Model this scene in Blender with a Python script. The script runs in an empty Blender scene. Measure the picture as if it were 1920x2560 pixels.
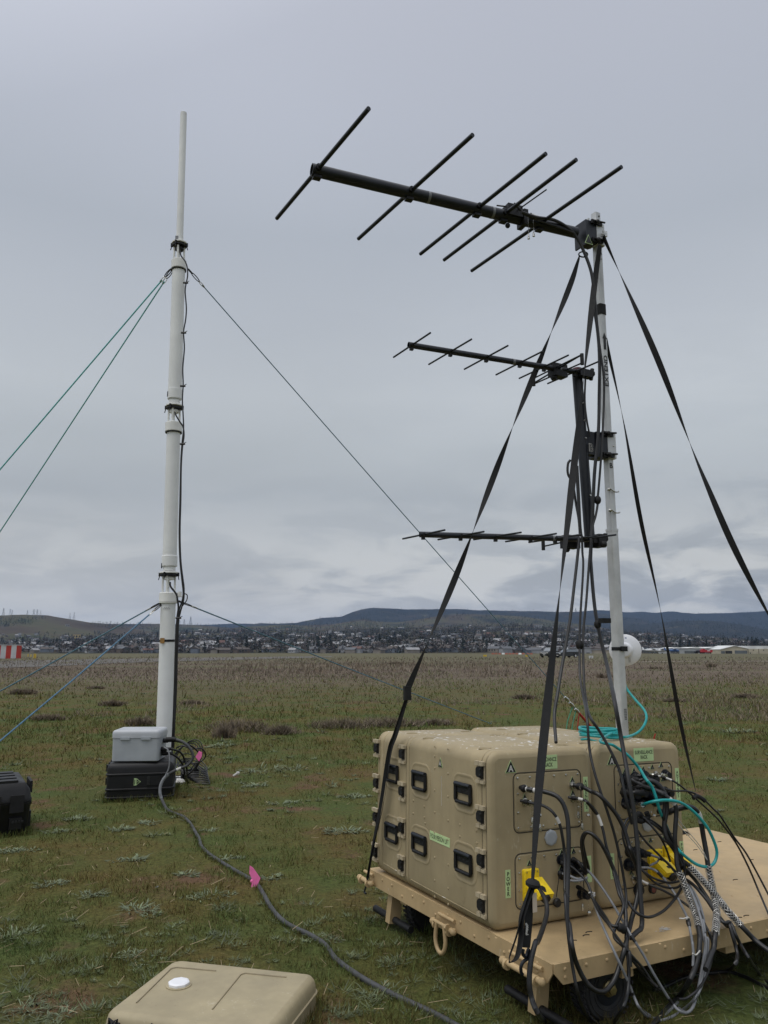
import bpy, math, random
import numpy as np
from mathutils import Vector, Matrix, noise

random.seed(7); rng = np.random.default_rng(7)
S = bpy.context.scene
R_ = math.radians

# ------------------------------------------------------------------ camera
FPX, EYE, HORIZON = 1923.0, 1.427, 1625.0          # focal length and horizon row in photograph pixels
PITCH = math.atan((HORIZON - 1280) / FPX)
cam = bpy.data.cameras.new('camera'); co = bpy.data.objects.new('camera', cam); S.collection.objects.link(co)
cam.sensor_fit = 'VERTICAL'; cam.sensor_height = 32.0; cam.sensor_width = 24.0
cam.lens = 32.0 * FPX / 2560.0
cam.clip_start = 0.05; cam.clip_end = 30000
co.location = (0, 0, EYE); co.rotation_euler = (math.pi / 2 + PITCH, 0, 0)
S.camera = co
S.render.resolution_x, S.render.resolution_y = 768, 1024

# ------------------------------------------------------------------ sky, sun, exposure
S.view_settings.view_transform = 'Standard'; S.view_settings.look = 'None'
S.view_settings.exposure = 0.0; S.view_settings.gamma = 1.0; S.view_settings.use_curve_mapping = False
SUN_EL, SUN_ROT = R_(66), R_(-125)
W = bpy.data.worlds.new('World'); S.world = W; W.use_nodes = True
nt = W.node_tree; N = nt.nodes; L = nt.links; N.clear()

def nd(tree, kind, **kw):
    n = tree.nodes.new(kind)
    for k, v in kw.items():
        if k in n.inputs: n.inputs[k].default_value = v
        else: setattr(n, k, v)
    return n
def math_n(tree, op, a, b=None, c=None, clamp=False):
    n = tree.nodes.new('ShaderNodeMath'); n.operation = op; n.use_clamp = clamp
    for i, v in enumerate((a, b, c)):
        if v is None: continue
        if isinstance(v, (int, float)): n.inputs[i].default_value = v
        else: tree.links.new(v, n.inputs[i])
    return n.outputs[0]
def mix_n(tree, fac, a, b, blend='MIX'):
    n = tree.nodes.new('ShaderNodeMix'); n.data_type = 'RGBA'; n.blend_type = blend
    for sock, v in ((n.inputs[0], fac), (n.inputs[6], a), (n.inputs[7], b)):
        if isinstance(v, (int, float)): sock.default_value = v
        elif isinstance(v, tuple): sock.default_value = (*v, 1) if len(v) == 3 else v
        else: tree.links.new(v, sock)
    return n.outputs[2]
def ramp_n(tree, fac, stops, interp='LINEAR'):
    n = tree.nodes.new('ShaderNodeValToRGB'); cr = n.color_ramp; cr.interpolation = interp
    while len(cr.elements) < len(stops): cr.elements.new(0.5)
    for e, (p, c) in zip(cr.elements, stops):
        e.position = p; e.color = (*c, 1) if not isinstance(c, (int, float)) else (c, c, c, 1)
    tree.links.new(fac, n.inputs[0]); return n.outputs[0]

SKY_K = 0.1
sky = nd(nt, 'ShaderNodeTexSky', sky_type='NISHITA'); sky.sun_disc = False
sky.sun_elevation = SUN_EL; sky.sun_rotation = SUN_ROT; sky.air_density = 1.5; sky.dust_density = 3.0
geo = nd(nt, 'ShaderNodeTexCoord')
sep = nd(nt, 'ShaderNodeSeparateXYZ'); L.new(geo.outputs['Generated'], sep.inputs[0])
zc = math_n(nt, 'MAXIMUM', sep.outputs[2], 0.0)
den = math_n(nt, 'ADD', zc, 0.10)
cx = math_n(nt, 'DIVIDE', sep.outputs[0], den); cy = math_n(nt, 'DIVIDE', sep.outputs[1], den)
comb = nd(nt, 'ShaderNodeCombineXYZ'); L.new(cx, comb.inputs[0]); L.new(cy, comb.inputs[1])
def cloud_noise(scale, detail, rough, off, dist=0.0):
    m = nd(nt, 'ShaderNodeMapping'); L.new(comb.outputs[0], m.inputs[0]); m.inputs['Location'].default_value = off
    n = nd(nt, 'ShaderNodeTexNoise'); n.inputs['Scale'].default_value = scale; n.inputs['Detail'].default_value = detail
    n.inputs['Roughness'].default_value = rough; n.inputs['Distortion'].default_value = dist
    L.new(m.outputs[0], n.inputs[0]); return n.outputs[0]
c_big = cloud_noise(0.42, 3, 0.5, (3.1, 1.2, 0), 0.3)
c_mid = cloud_noise(1.1, 6, 0.58, (0.7, 4.4, 2), 0.4)
mpl = nd(nt, 'ShaderNodeMapping'); L.new(geo.outputs['Generated'], mpl.inputs[0]); mpl.inputs['Scale'].default_value = (7.5, 7.5, 25); mpl.inputs['Location'].default_value = (2.3, 0.4, 1.7)
nlow = nd(nt, 'ShaderNodeTexNoise'); nlow.inputs['Scale'].default_value = 1.0; nlow.inputs['Detail'].default_value = 7; nlow.inputs['Roughness'].default_value = .55; nlow.inputs['Distortion'].default_value = .5; L.new(mpl.outputs[0], nlow.inputs[0])
# overcast colour by elevation (linear radiance)
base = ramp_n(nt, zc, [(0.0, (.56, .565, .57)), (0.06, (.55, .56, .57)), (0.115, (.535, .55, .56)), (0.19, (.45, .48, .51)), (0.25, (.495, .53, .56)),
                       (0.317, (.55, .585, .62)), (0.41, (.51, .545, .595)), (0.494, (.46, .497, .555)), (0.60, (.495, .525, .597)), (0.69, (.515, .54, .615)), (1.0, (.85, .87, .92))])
big = ramp_n(nt, c_big, [(0.30, 0.91), (0.5, 1.0), (0.72, 1.06)])
mid = ramp_n(nt, nlow.outputs[0], [(0.40, (.60, .635, .69)), (0.47, (.79, .82, .86)), (0.515, (1.01, 1.01, 1.0)), (0.57, (1.17, 1.16, 1.13))])
low = ramp_n(nt, zc, [(0.02, .9), (0.10, 0.85), (0.155, 0.35), (0.22, 0.08), (0.5, 0.0)])
k1 = mix_n(nt, 1.0, base, big, 'MULTIPLY')
rgt = nd(nt, 'ShaderNodeMapRange'); L.new(sep.outputs[0], rgt.inputs[0]); rgt.inputs[1].default_value = -.35; rgt.inputs[2].default_value = .42; rgt.inputs[3].default_value = .35; rgt.inputs[4].default_value = 1.0
low = math_n(nt, 'MULTIPLY', low, rgt.outputs[0])
k2 = mix_n(nt, low, k1, mix_n(nt, 1.0, k1, mid, 'MULTIPLY'))
# the cloud deck is brighter round the hidden sun, behind the photographer
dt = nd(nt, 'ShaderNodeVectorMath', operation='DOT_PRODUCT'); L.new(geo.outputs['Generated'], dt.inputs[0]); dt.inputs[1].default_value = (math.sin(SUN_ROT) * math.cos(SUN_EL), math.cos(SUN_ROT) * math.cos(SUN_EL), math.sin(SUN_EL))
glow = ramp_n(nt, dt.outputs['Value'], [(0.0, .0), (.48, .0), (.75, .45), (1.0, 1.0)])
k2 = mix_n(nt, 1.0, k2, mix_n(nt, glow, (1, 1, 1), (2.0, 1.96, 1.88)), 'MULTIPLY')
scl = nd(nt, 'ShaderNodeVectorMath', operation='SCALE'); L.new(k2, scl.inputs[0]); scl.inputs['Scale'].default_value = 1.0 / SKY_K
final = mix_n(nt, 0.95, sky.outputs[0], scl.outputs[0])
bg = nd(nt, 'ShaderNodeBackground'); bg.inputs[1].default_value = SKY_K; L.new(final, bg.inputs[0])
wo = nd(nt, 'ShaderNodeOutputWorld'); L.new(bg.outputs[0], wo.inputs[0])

sl = bpy.data.lights.new('sun', 'SUN'); so = bpy.data.objects.new('sun', sl); S.collection.objects.link(so)
sl.energy = 1.1; sl.angle = R_(45); sl.color = (1.0, 0.97, 0.92)
sd = Vector((math.sin(SUN_ROT) * math.cos(SUN_EL), math.cos(SUN_ROT) * math.cos(SUN_EL), math.sin(SUN_EL)))
so.rotation_euler = sd.to_track_quat('Z', 'Y').to_euler(); so.location = (0, 0, 30)
try:
    S.cycles.use_denoising = True; S.cycles.volume_bounces = 2; S.cycles.max_bounces = 8
except Exception: pass

# ------------------------------------------------------------------ materials
MATS = {}
def mat(name, col, rough=0.6, metal=0.0, var=0.12, scale=8.0, bump=0.0, bscale=None, col2=None, spec=0.5, detail=4, island=0.0, coat=0.0):
    m = bpy.data.materials.new(name); m.use_nodes = True; t = m.node_tree
    b = t.nodes['Principled BSDF']; b.inputs['Roughness'].default_value = rough; b.inputs['Metallic'].default_value = metal
    b.inputs['Specular IOR Level'].default_value = spec; b.inputs['Coat Weight'].default_value = coat
    tc = nd(t, 'ShaderNodeTexCoord')
    n = nd(t, 'ShaderNodeTexNoise'); n.inputs['Scale'].default_value = scale; n.inputs['Detail'].default_value = detail; n.inputs['Roughness'].default_value = .6
    t.links.new(tc.outputs['Object'], n.inputs[0])
    c2 = col2 or tuple(max(0, c * (1 - 2 * var)) for c in col); c1 = col if col2 else tuple(min(1, c * (1 + var)) for c in col)
    out = ramp_n(t, n.outputs[0], [(0.3, c2), (0.7, c1)])
    if island:
        g = nd(t, 'ShaderNodeNewGeometry')
        v = ramp_n(t, g.outputs['Random Per Island'], [(0.0, 1 - island), (1.0, 1 + island)])
        out = mix_n(t, 1.0, out, v, 'MULTIPLY')
    t.links.new(out, b.inputs['Base Color'])
    rr = ramp_n(t, n.outputs[0], [(0.3, max(0, rough - .08)), (0.7, min(1, rough + .08))]); t.links.new(rr, b.inputs['Roughness'])
    if bump:
        n2 = nd(t, 'ShaderNodeTexNoise'); n2.inputs['Scale'].default_value = bscale or scale * 12; n2.inputs['Detail'].default_value = 3
        t.links.new(tc.outputs['Object'], n2.inputs[0])
        bp = nd(t, 'ShaderNodeBump'); bp.inputs['Strength'].default_value = bump; bp.inputs['Distance'].default_value = .002
        t.links.new(n2.outputs[0], bp.inputs['Height']); t.links.new(bp.outputs[0], b.inputs['Normal'])
    MATS[name] = m; return m

def tan_paint(name, col, chips=0.0):
    """flat military tan paint: faint dirt, scuffs on upward faces (worn primer showing through)"""
    m = mat(name, col, 0.55, 0, .07, 5.0, 0.12, 260, spec=.35); t = m.node_tree; b = t.nodes['Principled BSDF']
    src = b.inputs['Base Color'].links[0].from_socket
    tc = nd(t, 'ShaderNodeTexCoord')
    mp = nd(t, 'ShaderNodeMapping'); mp.inputs['Scale'].default_value = (1, 1.0, .22); t.links.new(tc.outputs['Object'], mp.inputs[0])
    st = nd(t, 'ShaderNodeTexNoise'); st.inputs['Scale'].default_value = 22; st.inputs['Detail'].default_value = 5; t.links.new(mp.outputs[0], st.inputs[0])
    dirt = ramp_n(t, st.outputs[0], [(0.35, .94), (.62, 1.02)])
    out = mix_n(t, 1.0, src, dirt, 'MULTIPLY')
    # sparse handling scuffs and mud specks on every face
    mp3 = nd(t, 'ShaderNodeMapping'); mp3.inputs['Scale'].default_value = (1, 1, .45); mp3.inputs['Rotation'].default_value = (.3, .5, .9); t.links.new(tc.outputs['Object'], mp3.inputs[0])
    sc3 = nd(t, 'ShaderNodeTexNoise'); sc3.inputs['Scale'].default_value = 60; sc3.inputs['Detail'].default_value = 4; sc3.inputs['Roughness'].default_value = .7; t.links.new(mp3.outputs[0], sc3.inputs[0])
    ar3 = nd(t, 'ShaderNodeTexNoise'); ar3.inputs['Scale'].default_value = 4.5; ar3.inputs['Detail'].default_value = 3; t.links.new(tc.outputs['Object'], ar3.inputs[0])
    s3 = math_n(t, 'ADD', sc3.outputs[0], math_n(t, 'MULTIPLY', math_n(t, 'SUBTRACT', ar3.outputs[0], .5), .55))
    out = mix_n(t, ramp_n(t, s3, [(.67, 0.0), (.75, .30)]), out, (.60, .55, .44))
    out = mix_n(t, ramp_n(t, s3, [(.25, .30), (.33, 0.0)]), out, (.14, .105, .06))
    if chips:
        mp2 = nd(t, 'ShaderNodeMapping'); mp2.inputs['Scale'].default_value = (1.0, .55, 1); mp2.inputs['Rotation'].default_value = (0, 0, .7); t.links.new(tc.outputs['Object'], mp2.inputs[0])
        ch = nd(t, 'ShaderNodeTexNoise'); ch.inputs['Scale'].default_value = 44; ch.inputs['Detail'].default_value = 2.5; ch.inputs['Roughness'].default_value = .55; t.links.new(mp2.outputs[0], ch.inputs[0])
        ar = nd(t, 'ShaderNodeTexNoise'); ar.inputs['Scale'].default_value = 3.2; t.links.new(tc.outputs['Object'], ar.inputs[0])
        th = math_n(t, 'ADD', ch.outputs[0], math_n(t, 'MULTIPLY', math_n(t, 'SUBTRACT', ar.outputs[0], .5), .5))
        mk = ramp_n(t, th, [(.655 - chips, 0.0), (.675 - chips, 1.0)])
        g = nd(t, 'ShaderNodeNewGeometry'); sx = nd(t, 'ShaderNodeSeparateXYZ'); t.links.new(g.outputs['True Normal'], sx.inputs[0])
        up = ramp_n(t, sx.outputs[2], [(.80, 0.0), (.97, 1.0)])
        out = mix_n(t, math_n(t, 'MULTIPLY', mk, up), out, (.66, .64, .59))
    t.links.new(out, b.inputs['Base Color']); return m

TAN = tan_paint('tan_case_paint', (.365, .297, .178), chips=.014)
TANL = tan_paint('tan_lid_paint', (.350, .298, .190))
DECK = tan_paint('sand_deck_paint', (.46, .335, .180), chips=0.0)
GASKET = mat('dark_gasket', (.035, .03, .022), .85)
BLACKP = mat('black_plastic', (.010, .010, .011), .48, var=.2, spec=.35)
BLACKR = mat('black_rubber', (.011, .011, .012), .6, var=.25, scale=30, spec=.35)
CABLE = mat('black_cable_jacket', (.008, .008, .009), .42, var=.25, scale=20, spec=.55)
CABLE2 = mat('charcoal_cable_jacket', (.016, .0165, .018), .48, var=.2, scale=20)
GREYC = mat('grey_cable_jacket', (.185, .192, .205), .45, var=.12, scale=20)
TEAL = mat('teal_cable_jacket', (.012, .33, .33), .4, var=.12, scale=20)
WEB = mat('black_webbing', (.009, .0095, .0105), .85, var=.25, scale=60, bump=.5, bscale=700)
BLACKM = mat('black_anodised', (.006, .0085, .0145), .42, 0.0, var=.25, scale=14)
ALU = mat('bare_aluminium', (.60, .61, .61), .42, .3, var=.10, scale=9, bump=.1, bscale=120)
STEEL = mat('nickel_connector', (.62, .61, .57), .25, .95, var=.2, scale=60)
BRASS = mat('brass_hub', (.45, .36, .18), .35, .9, var=.2, scale=40)
WHITEP = mat('white_fibreglass', (.755, .765, .755), .5, var=.05, scale=3.0, spec=.4)
WHITEM = mat('white_painted_metal', (.78, .78, .75), .4, var=.06, scale=8)
GREYBOX = mat('grey_polycarbonate', (.36, .385, .41), .45, var=.05, scale=6)
GREYLID = mat('pale_grey_polycarbonate', (.43, .45, .475), .45, var=.05, scale=6)
DISH = mat('white_dish_plastic', (.80, .81, .84), .38, var=.03, scale=6)
YEL = mat('yellow_plastic', (.86, .62, .015), .45, var=.1, scale=20)
PINK = mat('pink_flag_vinyl', (.95, .20, .48), .6, var=.08, scale=20)
GLOW = mat('pale_green_sticker', (.50, .66, .33), .55, var=.06, scale=20)
INK = mat('black_sticker_ink', (.012, .012, .011), .5)
LIGHTLBL = mat('white_heatshrink', (.58, .57, .54), .5)
ROPE = mat('blue_guy_rope', (.09, .20, .31), .6, var=.25, scale=60)
ROPED = mat('dark_blue_guy_rope', (.09, .19, .25), .6, var=.25, scale=60)
ROPET = mat('teal_guy_rope', (.16, .56, .56), .6, var=.25, scale=60)
RED = mat('red_plastic', (.42, .035, .02), .5, var=.15, scale=30)
GREENR = mat('green_cord', (.07, .30, .18), .6)
BROWNP = mat('brown_label', (.33, .18, .05), .6)
TAG = mat('beige_tag', (.60, .50, .40), .6)
MESHW = mat('steel_mesh_wire', (.58, .57, .54), .35, .6, var=.15, scale=60)
HINGE = mat('tan_latch_plate', (.44, .37, .25), .5, var=.08, scale=20)

# ------------------------------------------------------------------ mesh helpers
def V(*a): return np.array(a, float)
def unit(v): v = np.asarray(v, float); return v / max(np.linalg.norm(v), 1e-12)
def perp(d):
    d = unit(d); a = V(0, 0, 1) if abs(d[2]) < .9 else V(1, 0, 0)
    x = unit(np.cross(a, d)); return x, np.cross(d, x)
def smooth_path(P, n=6):
    P = [np.asarray(p, float) for p in P]
    if len(P) < 3: return P
    out = []
    for i in range(len(P) - 1):
        p0 = P[i - 1] if i else 2 * P[0] - P[1]; p1, p2 = P[i], P[i + 1]
        p3 = P[i + 2] if i + 2 < len(P) else 2 * P[-1] - P[-2]
        for k in range(n):
            t = k / n
            out.append(.5 * (2 * p1 + (p2 - p0) * t + (2 * p0 - 5 * p1 + 4 * p2 - p3) * t * t + (3 * p1 - p0 - 3 * p2 + p3) * t ** 3))
    out.append(P[-1]); return out

class MB:
    def __init__(s): s.v = []; s.f = []; s.m = []; s.s = []
    def add(s, vs, fs, mi=0, sm=False):
        o = len(s.v); s.v.extend([tuple(map(float, p)) for p in vs])
        for f in fs: s.f.append([i + o for i in f]); s.m.append(mi); s.s.append(sm)
        return s
    def box(s, o, ex, ey, ez, lo, hi, mi=0):
        """axis box in the frame o, ex, ey, ez"""
        P = [o + ex * x + ey * y + ez * z for z in (lo[2], hi[2]) for y in (lo[1], hi[1]) for x in (lo[0], hi[0])]
        return s.add(P, [(0, 2, 3, 1), (4, 5, 7, 6), (0, 1, 5, 4), (2, 6, 7, 3), (0, 4, 6, 2), (1, 3, 7, 5)], mi)
    def loft(s, rings, mi=0, sm=True, cap=True, closed=True):
        n = len(rings[0]); vs = [p for r in rings for p in r]; fs = []
        for i in range(len(rings) - 1):
            for j in range(n if closed else n - 1):
                k = (j + 1) % n; fs.append((i * n + j, i * n + k, (i + 1) * n + k, (i + 1) * n + j))
        s.add(vs, fs, mi, sm)
        if cap:
            s.add(rings[0], [tuple(range(n - 1, -1, -1))], mi, False); s.add(rings[-1], [tuple(range(n))], mi, False)
        return s
    def tube(s, P, r, n=8, mi=0, cap=True, sm=True):
        P = [np.asarray(p, float) for p in P]; rs = r if hasattr(r, '__len__') else [r] * len(P)
        t0 = unit(P[1] - P[0]); x, y = perp(t0); rings = []
        for i, p in enumerate(P):
            t = unit(P[min(i + 1, len(P) - 1)] - P[max(i - 1, 0)])
            x = unit(x - t * np.dot(x, t)); y = np.cross(t, x)
            rings.append([p + rs[i] * (x * math.cos(a) + y * math.sin(a)) for a in np.arange(n) * 2 * math.pi / n])
        return s.loft(rings, mi, sm, cap)
    def cyl(s, a, b, r, r2=None, n=12, mi=0, sm=True): return s.tube([a, b], [r, r if r2 is None else r2], n, mi, True, sm)
    def lathe(s, o, d, prof, n=24, mi=0, sm=True, cap=True):
        x, y = perp(d); d = unit(d)
        return s.loft([[o + d * h + r * (x * math.cos(a) + y * math.sin(a)) for a in np.arange(n) * 2 * math.pi / n] for r, h in prof], mi, sm, cap)
    def prism(s, poly, o, ex, ey, ez, d, mi=0, sm=False):
        """poly in the ex, ey plane, extruded by d along ez"""
        r0 = [o + ex * a + ey * b for a, b in poly]; r1 = [p + ez * d for p in r0]
        return s.loft([r0, r1], mi, sm)
    def ball(s, c, r, mi=0, n=10, sq=(1, 1, 1)):
        c = np.asarray(c, float); rings = []
        for i in range(1, n // 2):
            a = math.pi * i / (n // 2)
            rings.append([c + V(sq[0] * r * math.sin(a) * math.cos(b), sq[1] * r * math.sin(a) * math.sin(b), sq[2] * r * math.cos(a)) for b in np.arange(n) * 2 * math.pi / n])
        return s.loft(rings[::-1], mi, True)
    def ribbon(s, P, w, th, ang, mi=0):
        """flat webbing along P, width vector turned by ang[i]"""
        x = None; rings = []
        for i, p in enumerate(P):
            t = unit(P[min(i + 1, len(P) - 1)] - P[max(i - 1, 0)])
            if x is None: x, _ = perp(t)
            x = unit(x - t * np.dot(x, t)); y = np.cross(t, x); a = ang[i]; wv = x * math.cos(a) + y * math.sin(a); nv = np.cross(t, wv)
            ww = w[i] if hasattr(w, '__len__') else w
            rings.append([p + wv * ww / 2 * q + nv * th / 2 * r for q, r in ((-1, -1), (1, -1), (1, 1), (-1, 1))])
        return s.loft(rings, mi, False)
    def build(s, name, mats, parent=None, coll=None):
        me = bpy.data.meshes.new(name); off = V(*parent['_o']) if parent is not None and '_o' in parent.keys() else V(0, 0, 0)
        v = np.array(s.v) - off
        me.from_pydata([tuple(p) for p in v], [], s.f)
        for m in (mats if isinstance(mats, (list, tuple)) else [mats]): me.materials.append(m)
        me.polygons.foreach_set('material_index', s.m); me.polygons.foreach_set('use_smooth', s.s)
        me.update(); me.set_sharp_from_angle(angle=math.radians(38)); o = bpy.data.objects.new(name, me); S.collection.objects.link(o)
        if parent is not None:
            o.parent = parent; o['_o'] = tuple(off)
        return o

def tag(o, label, cat, group=None):
    o['label'] = label; o['category'] = cat
    if group: o['group'] = group
    return o
def thing(name, label, cat, loc, group=None):
    o = bpy.data.objects.new(name, None); S.collection.objects.link(o); o.location = tuple(map(float, loc)); o.empty_display_size = .1
    o['_o'] = tuple(map(float, loc)); return tag(o, label, cat, group)
def kind(o, k): o['kind'] = k; return o

def rrect(w, h, r, n=5):
    out = []
    for cx_, cy_, a0 in ((w - r, h - r, 0), (r, h - r, 90), (r, r, 180), (w - r, r, 270)):
        for k in range(n + 1):
            a = math.radians(a0 + 90 * k / n); out.append((cx_ + r * math.cos(a), cy_ + r * math.sin(a)))
    return out
def rsolid(mb, o, ex, ey, ez, w, h, r, prof, mi=0, n=5, capsm=False):
    """rounded-rectangle solid: prof = [(inset, height along ez)...]"""
    rings = []
    for ins, d in prof:
        q = rrect(w - 2 * ins, h - 2 * ins, max(r - ins, .0006), n)
        rings.append([o + ex * (a + ins) + ey * (b + ins) + ez * d for a, b in q])
    return mb.loft(rings, mi, True)

_font = {}
def text(mb, string, o, ex, ey, size, mi=0, align='CENTER', stretch=1.0, bold=0.0, line=1.0):
    """lettering as flat geometry; (0,0) is the centre of the block"""
    key = (string, bold, line)
    if key not in _font:
        c = bpy.data.curves.new('lettering', 'FONT'); c.body = string; c.size = 1.0; c.align_x = 'CENTER'; c.align_y = 'CENTER'; c.space_line = line
        c.offset = bold; c.resolution_u = 3
        ob = bpy.data.objects.new('lettering', c); S.collection.objects.link(ob)
        bpy.context.view_layer.update(); dg = bpy.context.evaluated_depsgraph_get()
        me = bpy.data.meshes.new_from_object(ob.evaluated_get(dg))
        vs = np.array([tuple(v.co) for v in me.vertices]); fs = [tuple(p.vertices) for p in me.polygons]
        bpy.data.objects.remove(ob); bpy.data.curves.remove(c); bpy.data.meshes.remove(me)
        vs[:, 0] -= (vs[:, 0].max() + vs[:, 0].min()) / 2; vs[:, 1] -= (vs[:, 1].max() + vs[:, 1].min()) / 2
        _font[key] = (vs, fs)
    vs, fs = _font[key]
    mb.add([o + ex * (p[0] * size * stretch) + ey * (p[1] * size) for p in vs], fs, mi)
def text_size(string, bold=0.0, line=1.0):
    text(MB(), string, V(0, 0, 0), V(1, 0, 0), V(0, 1, 0), 1, bold=bold, line=line); vs, _ = _font[(string, bold, line)]
    return vs[:, 0].max() - vs[:, 0].min(), vs[:, 1].max() - vs[:, 1].min()

# ------------------------------------------------------------------ surveying the photograph: sight lines from the camera
CAM = V(0, 0, EYE); FW = V(0, math.cos(PITCH), math.sin(PITCH)); UPV = V(0, -math.sin(PITCH), math.cos(PITCH))
def ray(x, y): return V((x - 960) / FPX, 0, 0) + FW + UPV * ((1280 - y) / FPX)
def at_z(x, y, z=0.0): r = ray(x, y); return CAM + r * ((z - EYE) / r[2])
def at_y(x, y, Y): r = ray(x, y); return CAM + r * (Y / r[1])
def at_plane(x, y, M, o, axis, val):
    r = M.T @ ray(x, y); c = M.T @ (CAM - o); return CAM + ray(x, y) * ((val - c[axis]) / r[axis])
def proj(p):
    d = np.asarray(p, float) - CAM; w = d @ FW; return 960 + FPX * d[0] / w, 1280 - FPX * (d @ UPV) / w
# frames of the cart (u along its front edge, v to its far edge) and of the two racks on it
MC = np.array([[0.8822758, -0.4705427, 0.0133776], [0.4703402, 0.8823444, 0.0157627], [-0.0192207, -0.007615, 0.9997863]])
MR = np.array([[0.8918482, -0.4521369, 0.0133776], [0.4519331, 0.8919126, 0.0157627], [-0.0190586, -0.0080122, 0.9997863]])
OC = V(.6301, 3.116, .277); OG = V(.4293, 3.4426, .2745); OS = V(.9587, 3.7593, .2625)
def TC(u, v, z): return OC + MC @ V(u, v, z)
def TG(u, v, z): return OG + MR @ V(u, v, z)
YAW = .4898; UX = V(math.cos(YAW), math.sin(YAW), 0); VX = V(-math.sin(YAW), math.cos(YAW), 0); ZX = V(0, 0, 1)

# ------------------------------------------------------------------ ground
def fbm(x, y, sc, octv=4, seed=0):
    """cheap value noise on arrays, about 0..1"""
    out = np.zeros_like(x, float); amp = .5; tot = 0
    for k in range(octv):
        xs, ys = x * sc + 17.3 * (k + seed), y * sc - 9.1 * (k + seed)
        xi, yi = np.floor(xs), np.floor(ys); fx, fy = xs - xi, ys - yi
        fx = fx * fx * (3 - 2 * fx); fy = fy * fy * (3 - 2 * fy)
        h = lambda a, b: (np.abs(np.sin(a * 127.1 + b * 311.7 + seed * 13.7) * 43758.5453)) % 1.0
        out += amp * ((h(xi, yi) * (1 - fx) + h(xi + 1, yi) * fx) * (1 - fy) + (h(xi, yi + 1) * (1 - fx) + h(xi + 1, yi + 1) * fx) * fy)
        tot += amp; amp *= .5; sc *= 2.03
    return out / tot
def ground_h(x, y):
    x = np.asarray(x, float); y = np.asarray(y, float)
    d = np.hypot(x, y); f = np.clip(1 - (d - 20) / 40, 0, 1)
    near = ((fbm(x, y, 1.1, 3, 1) - .5) * .03 + (fbm(x, y, 7.0, 3, 2) - .5) * .018) * f
    far = (fbm(x, y, .05, 3, 3) - .5) * .10 * np.clip((d - 30) / 60, 0, 1) * np.clip(1 - (d - 300) / 40, 0, 1)
    drop = -6.0 * np.clip((d - 350) / 70, 0, 1) ** 1.2
    return near + far + drop
def grid_mesh(name, xs, ys, hf, m):
    X, Y = np.meshgrid(xs, ys); Z = hf(X, Y)
    v = np.stack([X.ravel(), Y.ravel(), Z.ravel()], 1); nx, ny = len(xs), len(ys)
    i = np.arange(ny - 1)[:, None] * nx + np.arange(nx - 1)[None, :]
    f = np.stack([i, i + 1, i + nx + 1, i + nx], -1).reshape(-1, 4)
    return np_mesh(name, v, f, m)
def np_mesh(name, v, f, m, smooth=True, mi=None):
    me = bpy.data.meshes.new(name); k = f.shape[1]
    me.vertices.add(len(v)); me.vertices.foreach_set('co', np.ascontiguousarray(v, dtype=np.float32).ravel())
    me.loops.add(f.size); me.loops.foreach_set('vertex_index', np.ascontiguousarray(f, dtype=np.int32).ravel())
    me.polygons.add(len(f)); me.polygons.foreach_set('loop_start', np.arange(0, f.size, k, dtype=np.int32))
    me.polygons.foreach_set('loop_total', np.full(len(f), k, dtype=np.int32))
    for q in (m if isinstance(m, (list, tuple)) else [m]): me.materials.append(q)
    me.polygons.foreach_set('use_smooth', np.full(len(f), smooth))
    if mi is not None: me.polygons.foreach_set('material_index', np.asarray(mi, dtype=np.int32))
    me.update(calc_edges=True); o = bpy.data.objects.new(name, me); S.collection.objects.link(o); return o

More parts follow.
